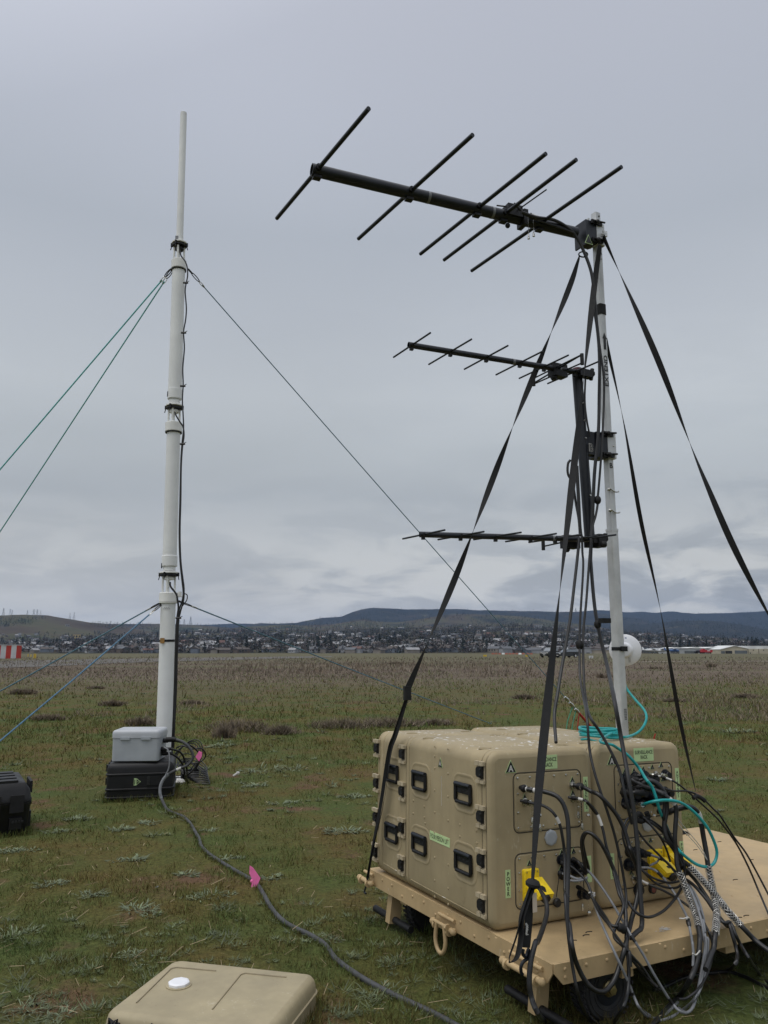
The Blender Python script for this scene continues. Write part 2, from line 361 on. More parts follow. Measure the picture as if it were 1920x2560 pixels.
def ground_material():
    m = bpy.data.materials.new('field_turf'); m.use_nodes = True; t = m.node_tree; b = t.nodes['Principled BSDF']
    b.inputs['Roughness'].default_value = .95; b.inputs['Specular IOR Level'].default_value = .15
    g = nd(t, 'ShaderNodeNewGeometry'); P = g.outputs['Position']
    sx = nd(t, 'ShaderNodeSeparateXYZ'); t.links.new(P, sx.inputs[0])
    def ns(sc, det=5, rough=.6, off=0):
        n = nd(t, 'ShaderNodeTexNoise'); n.inputs['Scale'].default_value = sc; n.inputs['Detail'].default_value = det; n.inputs['Roughness'].default_value = rough
        mp = nd(t, 'ShaderNodeMapping'); mp.inputs['Location'].default_value = (off, off * .7, 0); t.links.new(P, mp.inputs[0]); t.links.new(mp.outputs[0], n.inputs[0]); return n.outputs[0]
    near = ramp_n(t, ns(.9, 6, .65), [(.26, (.092, .058, .025)), (.37, (.100, .076, .025)), (.48, (.084, .082, .024)), (.60, (.068, .085, .024)), (.75, (.055, .080, .022))])
    fine = ramp_n(t, ns(38, 5, .7, 3), [(.25, .45), (.5, .95), (.78, 1.6)])
    near = mix_n(t, 1.0, near, fine, 'MULTIPLY')
    soil = ramp_n(t, ns(1.5, 5, .6, 11), [(.57, 0.0), (.68, 1.0)])
    near = mix_n(t, soil, near, mix_n(t, 1.0, (.12, .072, .042), fine, 'MULTIPLY'))
    mp = nd(t, 'ShaderNodeMapping'); mp.inputs['Scale'].default_value = (.35, 1.0, 1); t.links.new(P, mp.inputs[0])
    n4 = nd(t, 'ShaderNodeTexNoise'); n4.inputs['Scale'].default_value = .10; n4.inputs['Detail'].default_value = 8; n4.inputs['Roughness'].default_value = .72; t.links.new(mp.outputs[0], n4.inputs[0])
    far = ramp_n(t, n4.outputs[0], [(.36, (.074, .056, .042)), (.46, (.112, .086, .066)), (.53, (.124, .099, .073)), (.59, (.098, .092, .052)), (.68, (.074, .088, .038))])
    edge = nd(t, 'ShaderNodeMapRange'); edge.inputs[1].default_value = 95; edge.inputs[2].default_value = 150
    t.links.new(math_n(t, 'ADD', sx.outputs[1], math_n(t, 'MULTIPLY', n4.outputs[0], 60)), edge.inputs[0])
    far = mix_n(t, edge.outputs[0], far, mix_n(t, n4.outputs[0], (.085, .082, .048), (.120, .108, .066)))
    dist = math_n(t, 'ADD', sx.outputs[1], math_n(t, 'MULTIPLY', ns(.12, 4, .6, 5), 22))
    zf = nd(t, 'ShaderNodeMapRange'); zf.inputs[1].default_value = 30; zf.inputs[2].default_value = 54; t.links.new(dist, zf.inputs[0])
    col = mix_n(t, zf.outputs[0], near, far)
    t.links.new(col, b.inputs['Base Color'])
    bp = nd(t, 'ShaderNodeBump'); bp.inputs['Strength'].default_value = .8; bp.inputs['Distance'].default_value = .02
    t.links.new(ns(30, 6, .7, 2), bp.inputs['Height']); t.links.new(bp.outputs[0], b.inputs['Normal'])
    return m
geom = lambda a, b, n: np.geomspace(a, b, n)
xs = np.concatenate([-geom(8800, 9.2, 60), np.arange(-9, 9.01, .075), geom(9.2, 8800, 60)])
ys = np.concatenate([-geom(500, 3, 12), np.arange(-2, 2, .5), np.arange(2, 14, .06), geom(14, 8800, 190)])
kind(grid_mesh('ground', xs, ys, ground_h, ground_material()), 'structure')

# the old runway: a worn asphalt strip across the left half of the field
ASPH = mat('worn_asphalt', (.105, .096, .086), .9, var=.12, scale=.6)
far_edge = [(-500, 1655), (0, 1652.5), (400, 1645.5), (640, 1643), (830, 1641)]; near_edge = [(-500, 1682), (0, 1671), (400, 1654.5), (640, 1648), (830, 1643)]
mb = MB()
for k in range(len(far_edge) - 1):
    for q in range(8):
        pts = []
        for e, f in ((near_edge, q / 8), (near_edge, (q + 1) / 8), (far_edge, (q + 1) / 8), (far_edge, q / 8)):
            a, b_ = e[k], e[k + 1]; p = at_z(a[0] + (b_[0] - a[0]) * f, a[1] + (b_[1] - a[1]) * f, 0)
            p[2] = float(ground_h(p[0], p[1])) + .03; pts.append(p)
        mb.add(pts, [(0, 1, 2, 3)], 0)
kind(mb.build('runway', ASPH), 'structure')
mb = MB()
for a, b_ in (((1560, 1656), (1760, 1653)), ((1760, 1653), (2100, 1654))):
    pts = []
    for x, y in ((a[0], a[1] + 1.2), (b_[0], b_[1] + 1.2), (b_[0], b_[1] - .8), (a[0], a[1] - .8)):
        p = at_z(x, y, 0); p[2] = float(ground_h(p[0], p[1])) + .03; pts.append(p)
    mb.add(pts, [(0, 1, 2, 3)])
kind(mb.build('path', mat('pale_dry_track', (.20, .17, .13), .95, scale=.5)), 'structure')

# ------------------------------------------------------------------ hills
def curve(pts, D, Sx):
    az = np.array([math.atan2(*ray(x, y)[:2]) for x, y in pts]); te = np.array([ray(x, y)[2] / math.hypot(*ray(x, y)[:2]) for x, y in pts])
    return az, te, D, Sx
LAY = [  # crest line as (column, row), distance of the crest, distance where it starts to rise, share of forest
    (curve([(-600, 1606), (0, 1600), (200, 1592), (330, 1586), (430, 1579), (600, 1576), (800, 1573), (900, 1570), (1100, 1566), (1300, 1562), (1500, 1573), (1700, 1588), (1920, 1602), (2500, 1610)], 2300, 560), .58),
    (curve([(-700, 1560), (-200, 1540), (0, 1535), (60, 1534), (120, 1536.5), (180, 1547), (220, 1555), (270, 1562), (350, 1574), (430, 1590), (600, 1625), (2500, 1660)], 3100, 1900), .12),
    (curve([(-600, 1600), (100, 1560), (215, 1553), (300, 1556.5), (400, 1560.5), (480, 1562.5), (530, 1565), (600, 1570), (700, 1590), (900, 1640), (2500, 1680)], 4300, 2700), .35),
    (curve([(-600, 1640), (300, 1600), (480, 1562), (560, 1558), (620, 1556.5), (700, 1560), (900, 1600), (1100, 1580), (1300, 1535), (1450, 1528), (1500, 1524.5), (1560, 1527), (1600, 1525.5), (1640, 1529), (1690, 1526), (1740, 1528.5), (1830, 1529.5), (1920, 1528), (2500, 1530)], 7200, 4900), 1.0),
    (curve([(-600, 1700), (500, 1600), (600, 1566), (650, 1557), (700, 1557), (740, 1556.5), (780, 1548), (805, 1543), (855, 1540.5), (880, 1531), (905, 1524), (925, 1520.5), (960, 1519.5), (1010, 1521), (1060, 1519.5), (1100, 1521), (1140, 1518.5), (1180, 1522), (1250, 1525), (1350, 1528), (1440, 1531), (1600, 1545), (1800, 1600), (2500, 1700)], 5600, 3900), .72),
    (curve([(-600, 1700), (480, 1600), (560, 1572), (640, 1564), (720, 1560), (770, 1560), (830, 1556), (880, 1546), (910, 1541), (940, 1549), (990, 1553), (1040, 1548), (1110, 1536), (1190, 1534), (1290, 1539), (1350, 1544), (1400, 1550), (1480, 1560), (1600, 1590), (2500, 1680)], 3900, 2500), .34),
    (curve([(-600, 1700), (1300, 1600), (1500, 1572), (1620, 1560), (1700, 1551), (1750, 1549), (1800, 1552), (1850, 1561), (1920, 1575), (2500, 1640)], 4700, 3000), .85),
]
Z0 = -6.5
def terrain(az, r):
    """height and forest share of the land beyond the field"""
    az = np.asarray(az, float); r = np.asarray(r, float); H = np.full(np.broadcast(az, r).shape, Z0); Fo = np.full(H.shape, .3)
    for (a, te, D, Sx), fo in LAY:
        top = EYE + np.interp(az, a, te) * D - Z0
        t = np.clip((r - Sx) / (D - Sx), 0, 1); up = t * (.65 + .35 * t)
        h = Z0 + np.maximum(top, 0) * np.where(r <= D, up, np.clip(1 - .35 * (r - D) / 900, 0, 1))
        Fo = np.where(h > H, fo, Fo); H = np.maximum(H, h)
    return H, Fo
azs = np.linspace(R_(-34), R_(34), 620); rs = np.concatenate([np.linspace(430, 2300, 46), np.linspace(2340, 7400, 100)])
A, Rr = np.meshgrid(azs, rs); Hh, Fo = terrain(A, Rr)
amp = np.clip((Rr - 900) / 1500, 0, 1) * (Hh - Z0)
Hh2 = Hh + amp * (fbm(A * Rr, Rr, 1 / 420, 4, 5) - .55) * .16
X, Y = np.sin(A) * Rr, np.cos(A) * Rr; n1, n2 = A.shape
i = np.arange(n1 - 1)[:, None] * n2 + np.arange(n2 - 1)[None, :]
def hill_material():
    m = bpy.data.materials.new('hillside'); m.use_nodes = True; t = m.node_tree; b = t.nodes['Principled BSDF']
    b.inputs['Roughness'].default_value = 1; b.inputs['Specular IOR Level'].default_value = .05
    g = nd(t, 'ShaderNodeNewGeometry'); P = g.outputs['Position']
    def ns(sc, det=6, rough=.65, off=0):
        n = nd(t, 'ShaderNodeTexNoise'); n.inputs['Scale'].default_value = sc; n.inputs['Detail'].default_value = det; n.inputs['Roughness'].default_value = rough
        mp = nd(t, 'ShaderNodeMapping'); mp.inputs['Location'].default_value = (off, off, 0); t.links.new(P, mp.inputs[0]); t.links.new(mp.outputs[0], n.inputs[0]); return n.outputs[0]
    grass = ramp_n(t, ns(1 / 300), [(.3, (.050, .038, .030)), (.45, (.070, .056, .040)), (.55, (.080, .074, .042)), (.66, (.040, .048, .026))])
    tree = ramp_n(t, ns(1 / 30, 4, .7, 40), [(.3, (.014, .018, .016)), (.6, (.034, .034, .030)), (.8, (.060, .048, .042))])
    at = nd(t, 'ShaderNodeAttribute', attribute_name='forest')
    th = math_n(t, 'ADD', math_n(t, 'MULTIPLY', ns(1 / 170, 8, .72, 90), 1.0), math_n(t, 'MULTIPLY', math_n(t, 'SUBTRACT', at.outputs['Fac'], .5), .42))
    mk = ramp_n(t, th, [(.44, 0.0), (.56, 1.0)])
    t.links.new(mix_n(t, mk, grass, tree), b.inputs['Base Color']); return m
hills = np_mesh('hills', np.stack([X.ravel(), Y.ravel(), Hh2.ravel()], 1), np.stack([i, i + 1, i + n2 + 1, i + n2], -1).reshape(-1, 4), hill_material())
at_ = hills.data.attributes.new('forest', 'FLOAT', 'POINT'); at_.data.foreach_set('value', Fo.ravel().astype(np.float32)); kind(hills, 'structure')
from_grid = Hh2
def hill_z(x, y):
    az = math.atan2(x, y); r = math.hypot(x, y)
    j = (az - azs[0]) / (azs[1] - azs[0]); j0 = int(min(max(j, 0), len(azs) - 2)); fj = min(max(j - j0, 0), 1)
    k0 = int(min(max(np.searchsorted(rs, r) - 1, 0), len(rs) - 2)); fk = min(max((r - rs[k0]) / (rs[k0 + 1] - rs[k0]), 0), 1)
    g = from_grid; return (g[k0, j0] * (1 - fj) + g[k0, j0 + 1] * fj) * (1 - fk) + (g[k0 + 1, j0] * (1 - fj) + g[k0 + 1, j0 + 1] * fj) * fk
def on_hill(px, py, r0=560, r1=7300):
    """where the sight line through a pixel meets the land beyond the field"""
    d = ray(px, py); s = math.hypot(d[0], d[1]); r = r0
    while r < r1:
        p = CAM + d * (r / s)
        if hill_z(p[0], p[1]) >= p[2]: p[2] = hill_z(p[0], p[1]); return p
        r *= 1.006
    return None

# ------------------------------------------------------------------ the far town: houses and trees, each its own object
HW = [mat('house_white', (.30, .305, .31), .7, scale=.3), mat('house_cream', (.22, .195, .165), .7, scale=.3), mat('house_greyblue', (.15, .17, .20), .7, scale=.3), mat('house_brown', (.12, .095, .08), .7, scale=.3)]
HR = [mat('roof_grey', (.11, .115, .125), .8, scale=.3), mat('roof_pale', (.28, .28, .29), .7, scale=.3), mat('roof_brown', (.085, .072, .065), .8, scale=.3), mat('roof_red', (.12, .065, .055), .8, scale=.3)]
WIN = mat('dark_window', (.03, .035, .04), .2)
def house_mesh(wm, rm, w, d, h, rh, wing):
    mb = MB(); o = V(0, 0, 0); e = [V(1, 0, 0), V(0, 1, 0), V(0, 0, 1)]
    def block(x0, x1, y0, y1, h, rh, along):
        mb.box(o, *e, (x0, y0, -2), (x1, y1, h), 0)
        ov = .5
        if along: mb.prism([(y0 - ov, h - .1), ((y0 + y1) / 2, h + rh), (y1 + ov, h - .1)], V(x0 - ov, 0, 0), e[1], e[2], e[0], x1 - x0 + 2 * ov, 1)
        else: mb.prism([(x0 - ov, h - .1), ((x0 + x1) / 2, h + rh), (x1 + ov, h - .1)], V(0, y0 - ov, 0), e[0], e[2], e[1], y1 - y0 + 2 * ov, 1)
    block(-w / 2, w / 2, -d / 2, d / 2, h, rh, True)
    if wing: block(w * .1, w * .1 + d * .7, -d / 2 - d * .4, -d / 2 + .2, h * .95, rh * .8, False)
    for k in range(3):
        x = -w * .36 + k * w * .24; mb.box(o, *e, (x, -d / 2 - .05, h * .35), (x + 1.3, -d / 2 - .001, h * .8), 2)
    ob = mb.build('house', [wm, rm, WIN]); me = ob.data; bpy.data.objects.remove(ob); return me
HOUSES = {}
for wi in range(4):
    for ri in range(4): HOUSES[wi, ri] = house_mesh(HW[wi], HR[ri], *[(13, 8, 3.2, 2.2, True), (15, 9, 3.0, 1.8, False), (10, 8, 5.4, 2.4, False), (18, 9, 3.0, 1.5, True)][(wi + ri) % 4])
WN = ['white', 'cream', 'blue-grey', 'brown']; RN = ['grey', 'pale', 'brown', 'reddish']
def zone(px, py):
    zx = 'behind the striped shelter' if px < 120 else 'left of the white mast' if px < 400 else 'right of the white mast' if px < 720 else 'below the flat-topped mountain' if px < 1150 else 'above the parked vehicles' if px < 1560 else 'above the hangars'
    zy = 'near the field edge' if py > 1612 else 'halfway up the slope' if py > 1590 else 'high on the hillside'
    return zx, zy
placed = []; n = 0
while n < 290:
    px = random.uniform(-20, 1940)
    py = random.choices([random.uniform(1609, 1633), random.uniform(1585, 1609), random.uniform(1562, 1588)], [.62, .28, .10])[0]
    if px > 1640 and py > 1616: continue
    if px < 380 and py < 1588: continue
    p = on_hill(px, py)
    if p is None or p[2] < Z0 + .6 or math.hypot(p[0], p[1]) > 2400 or any(abs(px - a) < 5 and abs(py - b) < 2.2 for a, b in placed): continue
    placed.append((px, py)); wi = random.choices(range(4), [5, 3, 2, 2])[0]; ri = random.choices(range(4), [4, 4, 3, 1])[0]
    o = bpy.data.objects.new('town_house', HOUSES[wi, ri]); S.collection.objects.link(o)
    o.location = p; o.rotation_euler.z = random.uniform(-.9, .9) - math.atan2(p[0], p[1]); q = random.uniform(.5, .95); o.scale = (q, q, random.uniform(.9, 1.2))
    zx, zy = zone(px, py)
    tag(o, f'tiny {WN[wi]} house, {RN[ri]} roof, {zy} {zx}', 'house', 'houses of the distant town'); n += 1

LEAFD = mat('conifer_foliage', (.022, .031, .024), .9, var=.3, scale=.4, island=.35)
LEAFB = mat('bare_winter_branches', (.070, .058, .055), .9, var=.2, scale=.4, island=.35)
BARK = mat('tree_bark', (.06, .05, .04), .9, scale=2)
def tree_mesh(kind_, seed):
    r = random.Random(seed); mb = MB(); h = 1.0
    mb.tube([V(0, 0, -.1), V(.01, 0, .3), V(0, .01, .75)], [.035, .028, .01], 6, 1)
    for k in range(5): a = r.uniform(0, 6.28); mb.tube([V(0, 0, .25 + .08 * k), V(.16 * math.cos(a), .16 * math.sin(a), .42 + .09 * k)], [.012, .004], 4, 1)
    for k in range(150):
        if kind_ == 'conifer':
            z = r.random() ** .8; rad = (.02 + .26 * (1 - z)) * math.sqrt(r.random()); c = V(0, 0, .1 + z * .9)
        else:
            z = r.uniform(-1, 1); rad = .38 * math.sqrt(max(0, 1 - z * z)) * math.sqrt(r.random()) * (1 + .3 * math.sin(seed + k)); c = V(0, 0, .58 + z * .38)
        a = r.uniform(0, 6.28); c = c + V(rad * math.cos(a), rad * math.sin(a), 0); sz = r.uniform(.04, .085)
        q = [c + V(*[r.uniform(-sz, sz) for _ in range(3)]) for _ in range(4)]
        mb.add(q, [(0, 1, 2), (0, 2, 3), (0, 3, 1), (1, 3, 2)], 0)
    ob = mb.build('tree', [LEAFD if kind_ == 'conifer' else LEAFB, BARK]); me = ob.data; bpy.data.objects.remove(ob); return me
TREES = {k: [tree_mesh(k, s) for s in range(4)] for k in ('conifer', 'broad')}
n = 0; tplaced = []
while n < 280:
    px = random.uniform(-20, 1940); py = random.choices([random.uniform(1610, 1634), random.uniform(1580, 1610), random.uniform(1555, 1580)], [.55, .33, .12])[0]
    if px < 400 and py < 1590: continue
    p = on_hill(px, py)
    if p is None or math.hypot(p[0], p[1]) > 2600 or p[2] < Z0 + .5 or any(abs(px - a) < 3.5 and abs(py - b) < 2 for a, b in tplaced): continue
    tplaced.append((px, py)); k = 'conifer' if random.random() < (.55 if px > 1500 else .36) else 'broad'
    o = bpy.data.objects.new('conifer_tree' if k == 'conifer' else 'bare_tree', random.choice(TREES[k])); S.collection.objects.link(o)
    q = random.uniform(8, 15) if k == 'conifer' else random.uniform(7, 11); w_ = q * random.uniform(.8, 1.25); o.scale = (w_, w_, q); o.location = p; o.rotation_euler.z = random.uniform(0, 6)
    zx, zy = zone(px, py)
    tag(o, ('small dark conifer ' if k == 'conifer' else 'small bare grey-brown tree ') + f'{zy} {zx}', 'tree', 'trees of the distant town'); n += 1

# the woods further off read as one mass
mb_v, mb_f, mb_m = [], [], []
base_t = []
for k in range(10):
    r = random.Random(50 + k); q = []
    for j in range(14):
        z = r.random(); rad = (.05 + .30 * (1 - z * .8)) * r.random(); a = r.uniform(0, 6.28); c = V(rad * math.cos(a), rad * math.sin(a), z)
        q.append([c + V(*[r.uniform(-.16, .16) for _ in range(3)]) for _ in range(3)])
    base_t.append(np.array(q))
cnt = 0
for k in range(22000):
    px = random.uniform(-60, 1980); u = random.random()
    if u < .55: py = random.uniform(1560, 1633)
    elif u < .9: py = random.uniform(1528, 1600)
    else: py = random.uniform(1517, 1560)
    p = on_hill(px, py)
    if p is None: continue
    rr = math.hypot(p[0], p[1]); dens = float(fbm(np.array([p[0]]), np.array([p[1]]), 1 / 190, 3, 8)[0])
    _, fo = terrain(np.array([math.atan2(p[0], p[1])]), np.array([rr]))
    if dens + (float(fo[0]) - .5) * .30 + (.10 if rr < 2300 else .05) < .50: continue
    con = random.random() < (.45 if rr < 2600 else .9); hgt = random.uniform(6, 12) * (1.0 if rr < 3000 else 1.15)
    a = random.uniform(0, 6.28); M_ = np.array([[math.cos(a), -math.sin(a), 0], [math.sin(a), math.cos(a), 0], [0, 0, 1]])
    q = (base_t[k % 10].reshape(-1, 3) @ M_.T) * V(hgt * .8, hgt * .8, hgt) * V(1 if con else 1.4, 1 if con else 1.4, 1 if con else .7) + p
    mb_v.append(q); mb_m.extend([0 if con else 1] * 14); cnt += 14
vv = np.concatenate(mb_v); kind(np_mesh('far_woodland', vv, np.arange(len(vv)).reshape(-1, 3), [LEAFD, LEAFB], False, mb_m), 'stuff')
# single trees standing on the far skyline
def skyline_tree(px, py, h, lab):
    p = on_hill(px, py, 2200)
    if p is None: return
    o = bpy.data.objects.new('skyline_tree', TREES['conifer'][int(px) % 4]); S.collection.objects.link(o); o.location = p; o.scale = (h * .8, h * .8, h)
    tag(o, lab, 'tree', 'lone trees on the skyline')
for px, py, h, lab in ((977, 1521.5, 30, 'lone dark tree on the flat top of the central mountain'), (1136, 1520.5, 34, 'pair-sized dark tree on the plateau edge beside the black strap'), (1052, 1521, 20, 'small tree bump on the plateau between two taller ones'),
                       (243, 1556, 22, 'single tree on the ridge left of the white mast'), (1440, 1532, 30, 'lone tree on the blue ridge left of the aluminium mast')): skyline_tree(px, py, h, lab)

# the rest of the town's roofs, too many and too small to tell apart
mb = MB(); n = 0
while n < 520:
    px = random.uniform(-40, 1960); py = random.choices([random.uniform(1608, 1634), random.uniform(1584, 1610), random.uniform(1562, 1590)], [.6, .3, .1])[0]
    if (px > 1650 and py > 1612) or (px < 380 and py < 1588): continue
    p = on_hill(px, py)
    if p is None or math.hypot(p[0], p[1]) > 2500: continue
    n += 1; w, d, h = random.uniform(6, 13), random.uniform(5, 8), random.uniform(2.4, 4.5); a = random.uniform(0, 3.1); e_, f_ = V(math.cos(a), math.sin(a), 0), V(-math.sin(a), math.cos(a), 0)
    wi = random.choices(range(4), [4, 3, 3, 3])[0]; ri = 4 + random.choices(range(4), [5, 2, 4, 1])[0]
    mb.box(p, e_, f_, ZX, (-w / 2, -d / 2, -1.5), (w / 2, d / 2, h), wi); mb.prism([(-d / 2 - .4, h - .1), (0, h + 2), (d / 2 + .4, h - .1)], p - e_ * (w / 2 + .3), f_, ZX, e_, w + .6, ri)
kind(mb.build('far_rooftops', HW + HR), 'stuff')

# buildings that stand out of the town
def big_building(px, py, w, h, d, wm, rm, label, rot=0, rows=1, flat=True):
    p = on_hill(px, py) if py < 1627 else None
    if p is None: p = at_y(px, py, 620); p[2] = -6
    t = thing('town_building', label, 'building', p, 'large buildings of the distant town'); mb = MB(); a = rot - math.atan2(p[0], p[1])
    ex, ey = V(math.cos(a), math.sin(a), 0), V(-math.sin(a), math.cos(a), 0)
    mb.box(p, ex, ey, ZX, (-w / 2, 0, -3), (w / 2, d, h)).build('wall', wm, t)
    m2 = MB(); m2.box(p, ex, ey, ZX, (-w / 2 - .4, -.4, h), (w / 2 + .4, d + .4, h + .5)) if flat else m2.prism([(-.5, h), (d / 2, h + 3), (d + .5, h)], p - ex * (w / 2 + .4), ey, ZX, ex, w + .8)
    m2.build('roof', rm, t); m3 = MB(); nwin = max(2, int(w / 5))
    for r_ in range(rows):
        for k in range(nwin): x = -w / 2 + (k + .3) * w / nwin; z = 1 + r_ * (h - 1) / rows; m3.box(p, ex, ey, ZX, (x, -.06, z), (x + w / nwin * .45, -.005, z + (h - 1) / rows * .55))
    m3.build('glazing', WIN, t); return t
YB = mat('ochre_render', (.42, .33, .16), .7, scale=.2)
for a in ((191, 1601, 16, 13, 14, YB, HR[1], 'ochre tower-like building on the slope left of the white mast', 0, 2), (176, 1602, 14, 9, 12, HW[1], HR[0], 'cream low block adjoining the ochre tower building', 0, 2),
          (169, 1566, 12, 5, 9, HW[0], HR[1], 'lone white farm building on the grassy left hill', .2, 1), (1333, 1569, 30, 9, 14, HW[1], HR[1], 'cream twin-block building on the bench above the parked vehicles', 0, 2),
          (1347, 1571, 22, 9, 12, HW[0], HR[1], 'white block adjoining the cream twin-block building', 0, 2), (1293, 1586, 22, 5, 12, HW[0], HR[1], 'white flat roofed building on the slope left of the webbing strap', .1, 1),
          (1232, 1573, 32, 6, 12, HW[0], HR[0], 'long white building with dark windows on the hillside bench', 0, 1), (1112, 1574, 26, 6, 12, HW[1], HR[1], 'tan long building on the bench beside the rear strap', 0, 1),
          (1480, 1632, 30, 7.5, 20, mat('tan_siding', (.36, .31, .24), .7, scale=.2), HR[1], 'wide tan shed between the black cables at the field edge', 0, 1),
          (1450, 1630, 18, 9, 18, HW[0], HR[1], 'white stepped building beside the tan shed', 0, 1), (1521, 1630, 14, 6, 12, HW[2], HR[1], 'small blue-grey shop building left of the white dish', 0, 1)): big_building(*a)

# transmission towers on the left hill
PYL = mat('galvanised_lattice', (.20, .21, .23), .6, .3, scale=1)
def pylon_mesh():
    mb = MB(); c = lambda s, z, w: V(s[0] * w, s[1] * w, z); ss = [(-1, -1), (1, -1), (1, 1), (-1, 1)]
    for s_ in ss: mb.tube([c(s_, 0, .16), c(s_, .62, .05), c(s_, 1, .03)], .012, 4)
    for k in range(5):
        z0, z1 = .12 * k, .12 * (k + 1); w0, w1 = .16 - .0177 * 10 * z0 * 1.0, .16 - .177 * z1
        for j in range(4): mb.tube([c(ss[j], z0, w0), c(ss[(j + 1) % 4], z1, w1)], .007, 3)
    for z, w_ in ((.68, .26), (.84, .20), (.97, .16)): mb.tube([V(-w_, 0, z), V(w_, 0, z)], .014, 4)
    ob = mb.build('p', PYL); me = ob.data; bpy.data.objects.remove(ob); return me
PM = pylon_mesh()
for px, base_, top, lab in ((8, 1537, 1522, 'leftmost lattice pylon on the grassy left hill, at the photo edge'), (25, 1536, 1523, 'taller of two lattice pylons close together near the left photo edge'), (30, 1536, 1526, 'shorter of two lattice pylons close together near the left photo edge'),
                            (68, 1537, 1527, 'wide squat lattice pylon alone on the crown of the left hill'), (84, 1538, 1525, 'first lattice pylon of the three in a row on the left hill crown'), (92.5, 1538, 1525, 'middle lattice pylon of the three in a row on the left hill crown'),
                            (101, 1539, 1528, 'last and lowest lattice pylon of the three in a row on the left hill'), (174, 1549, 1534, 'thinner lattice pylon where the left hill slopes down'), (184.5, 1551, 1533, 'taller lattice pylon where the left hill slopes down'),
                            (449, 1562, 1552, 'faint small lattice pylon just right of the white antenna mast'), (460, 1562, 1549, 'middle lattice pylon right of the white antenna mast'), (476, 1562, 1543, 'tallest lattice pylon right of the white antenna mast')):
    p = on_hill(px, base_ + 2, 1500); D = math.hypot(p[0], p[1]) if p is not None else 4300
    if p is None: p = at_y(px, base_ + 1.5, 4250)
    o = bpy.data.objects.new('transmission_tower', PM); S.collection.objects.link(o); o.location = p; hh = (base_ - top + 1.5) / FPX * D; o.scale = (hh, hh, hh); o.rotation_euler.z = px * .3
    tag(o, lab, 'pylon', 'transmission towers on the left hill')

# ------------------------------------------------------------------ airfield: shelter, hangars, aircraft, vehicles, markers
p0 = at_z(-70, 1648, 0); p1 = at_z(52, 1646.5, 0); ex = unit(p1 - p0); ey = V(-ex[1], ex[0], 0); wd = np.linalg.norm(p1 - p0); hh = 32 / FPX * p1[1]
t = thing('striped_shelter', 'red and white striped equipment shelter at the left edge of the field', 'shelter', p0)
SR = mat('shelter_red', (.50, .045, .03), .55, scale=.5); SW = mat('shelter_white', (.62, .63, .63), .55, scale=.5)
mb = MB(); npan = 9; w1 = wd / npan
for k in range(npan): mb.box(p0, ex, ey, ZX, (k * w1, 0, 0), ((k + 1) * w1, 2.4, hh), (k + 1) % 2 if False else (0 if k % 2 == 0 else 1))
mb.build('wall', [SR, SW], t)
MB().box(p0, ex, ey, ZX, (-.08, -.08, hh), (wd + .08, 2.5, hh + .10)).build('roof', SW, t)
MB().box(p0, ex, ey, ZX, (wd + .0, .5, hh * .55), (wd + .25, .9, hh * .85)).build('vent_box', SW, t)
mb = MB(); q = at_z(2, 1647, 0)
mb.tube([q - ey * .3, q - ey * .3 + ZX * hh], .04, 6)
for z in (.35, .55, .7): mb.tube([q - ey * .3 + ex * -.5 + ZX * hh * z, q - ey * .3 + ex * .5 + ZX * hh * z], .03, 4)
mb.build('conduit', PYL, t)
YM = mat('yellow_marker_paint', (.60, .42, .03), .5, scale=2)
for px, py, h, lab in ((70, 1641, 5, 'low yellow marker beside the striped shelter'), (77, 1641, 4, 'faint yellow marker between two taller yellow posts'), (85, 1646, 10.5, 'tall yellow post beside its twin right of the shelter'), (88.5, 1646, 10, 'yellow post standing closest to the runway right of the shelter')):
    p = at_z(px, py, 0); H_ = h / FPX * p[1]; mb = MB(); mb.cyl(p, p + ZX * H_, .10, .09, 10); mb.cyl(p, p + ZX * .06, .2, .2, 10); mb.ball(p + ZX * H_, .10)
    tag(mb.build('marker_post', YM), lab, 'marker', 'yellow posts by the shelter')
def sign_board(px, py, w, h, m, label, legs=True, name='runway_sign', glyph=None):
    p = at_z(px, py, 0); s = p[1] / FPX; t = thing(name, label, 'sign', p); mb = MB()
    mb.box(p, V(1, 0, 0), V(0, 1, 0), ZX, (-w * s / 2, -.06, .12), (w * s / 2, .06, .12 + h * s)); mb.build('panel', m, t)
    m2 = MB()
    for k in (-.35, .35): m2.cyl(p + V(k * w * s, 0, -.02), p + V(k * w * s, 0, .14), .03)
    m2.build('leg', PYL, t)
    if glyph: m3 = MB(); text(m3, glyph, p + V(0, -.065, .12 + h * s / 2), V(1, 0, 0), ZX, h * s * 1.0, bold=.02); m3.build('lettering', INK, t)
sign_board(1478, 1648, 10.5, 6.5, SW, 'small white airfield sign with a black mark right of the parked vehicles', glyph='1')
sign_board(1212.5, 1643, 8, 4.2, YM, 'yellow airfield sign in the grass left of the parked vehicles')
sign_board(1317, 1643, 6, 3.6, YM, 'yellow airfield sign behind the thin guy line near the vehicles')
OR = mat('barrier_orange', (.26, .085, .05), .6, scale=1)
for k, px in enumerate((1232, 1240, 1249, 1258, 1266, 1275, 1283, 1292, 1300, 1308, 1318, 1328)):
    p = at_z(px, 1636 + .1 * (k % 3), 0); s = p[1] / FPX; mb = MB(); w = 3.2 * s; m = SW if k in (3, 8) else OR
    mb.prism([(-.3, 0), (.3, 0), (.1, .5), (-.1, .5)], p - V(w, 0, 0), V(0, 1, 0), ZX, V(1, 0, 0), 2 * w)
    nth = ['first', 'second', 'third', 'fourth', 'fifth', 'sixth', 'seventh', 'eighth', 'ninth', 'tenth', 'eleventh', 'twelfth'][k]
    tag(mb.build('traffic_barrier', m), f'{"white" if m is SW else "orange"} low barrier, {nth} from left in far row', 'barrier', 'barriers across the far field')

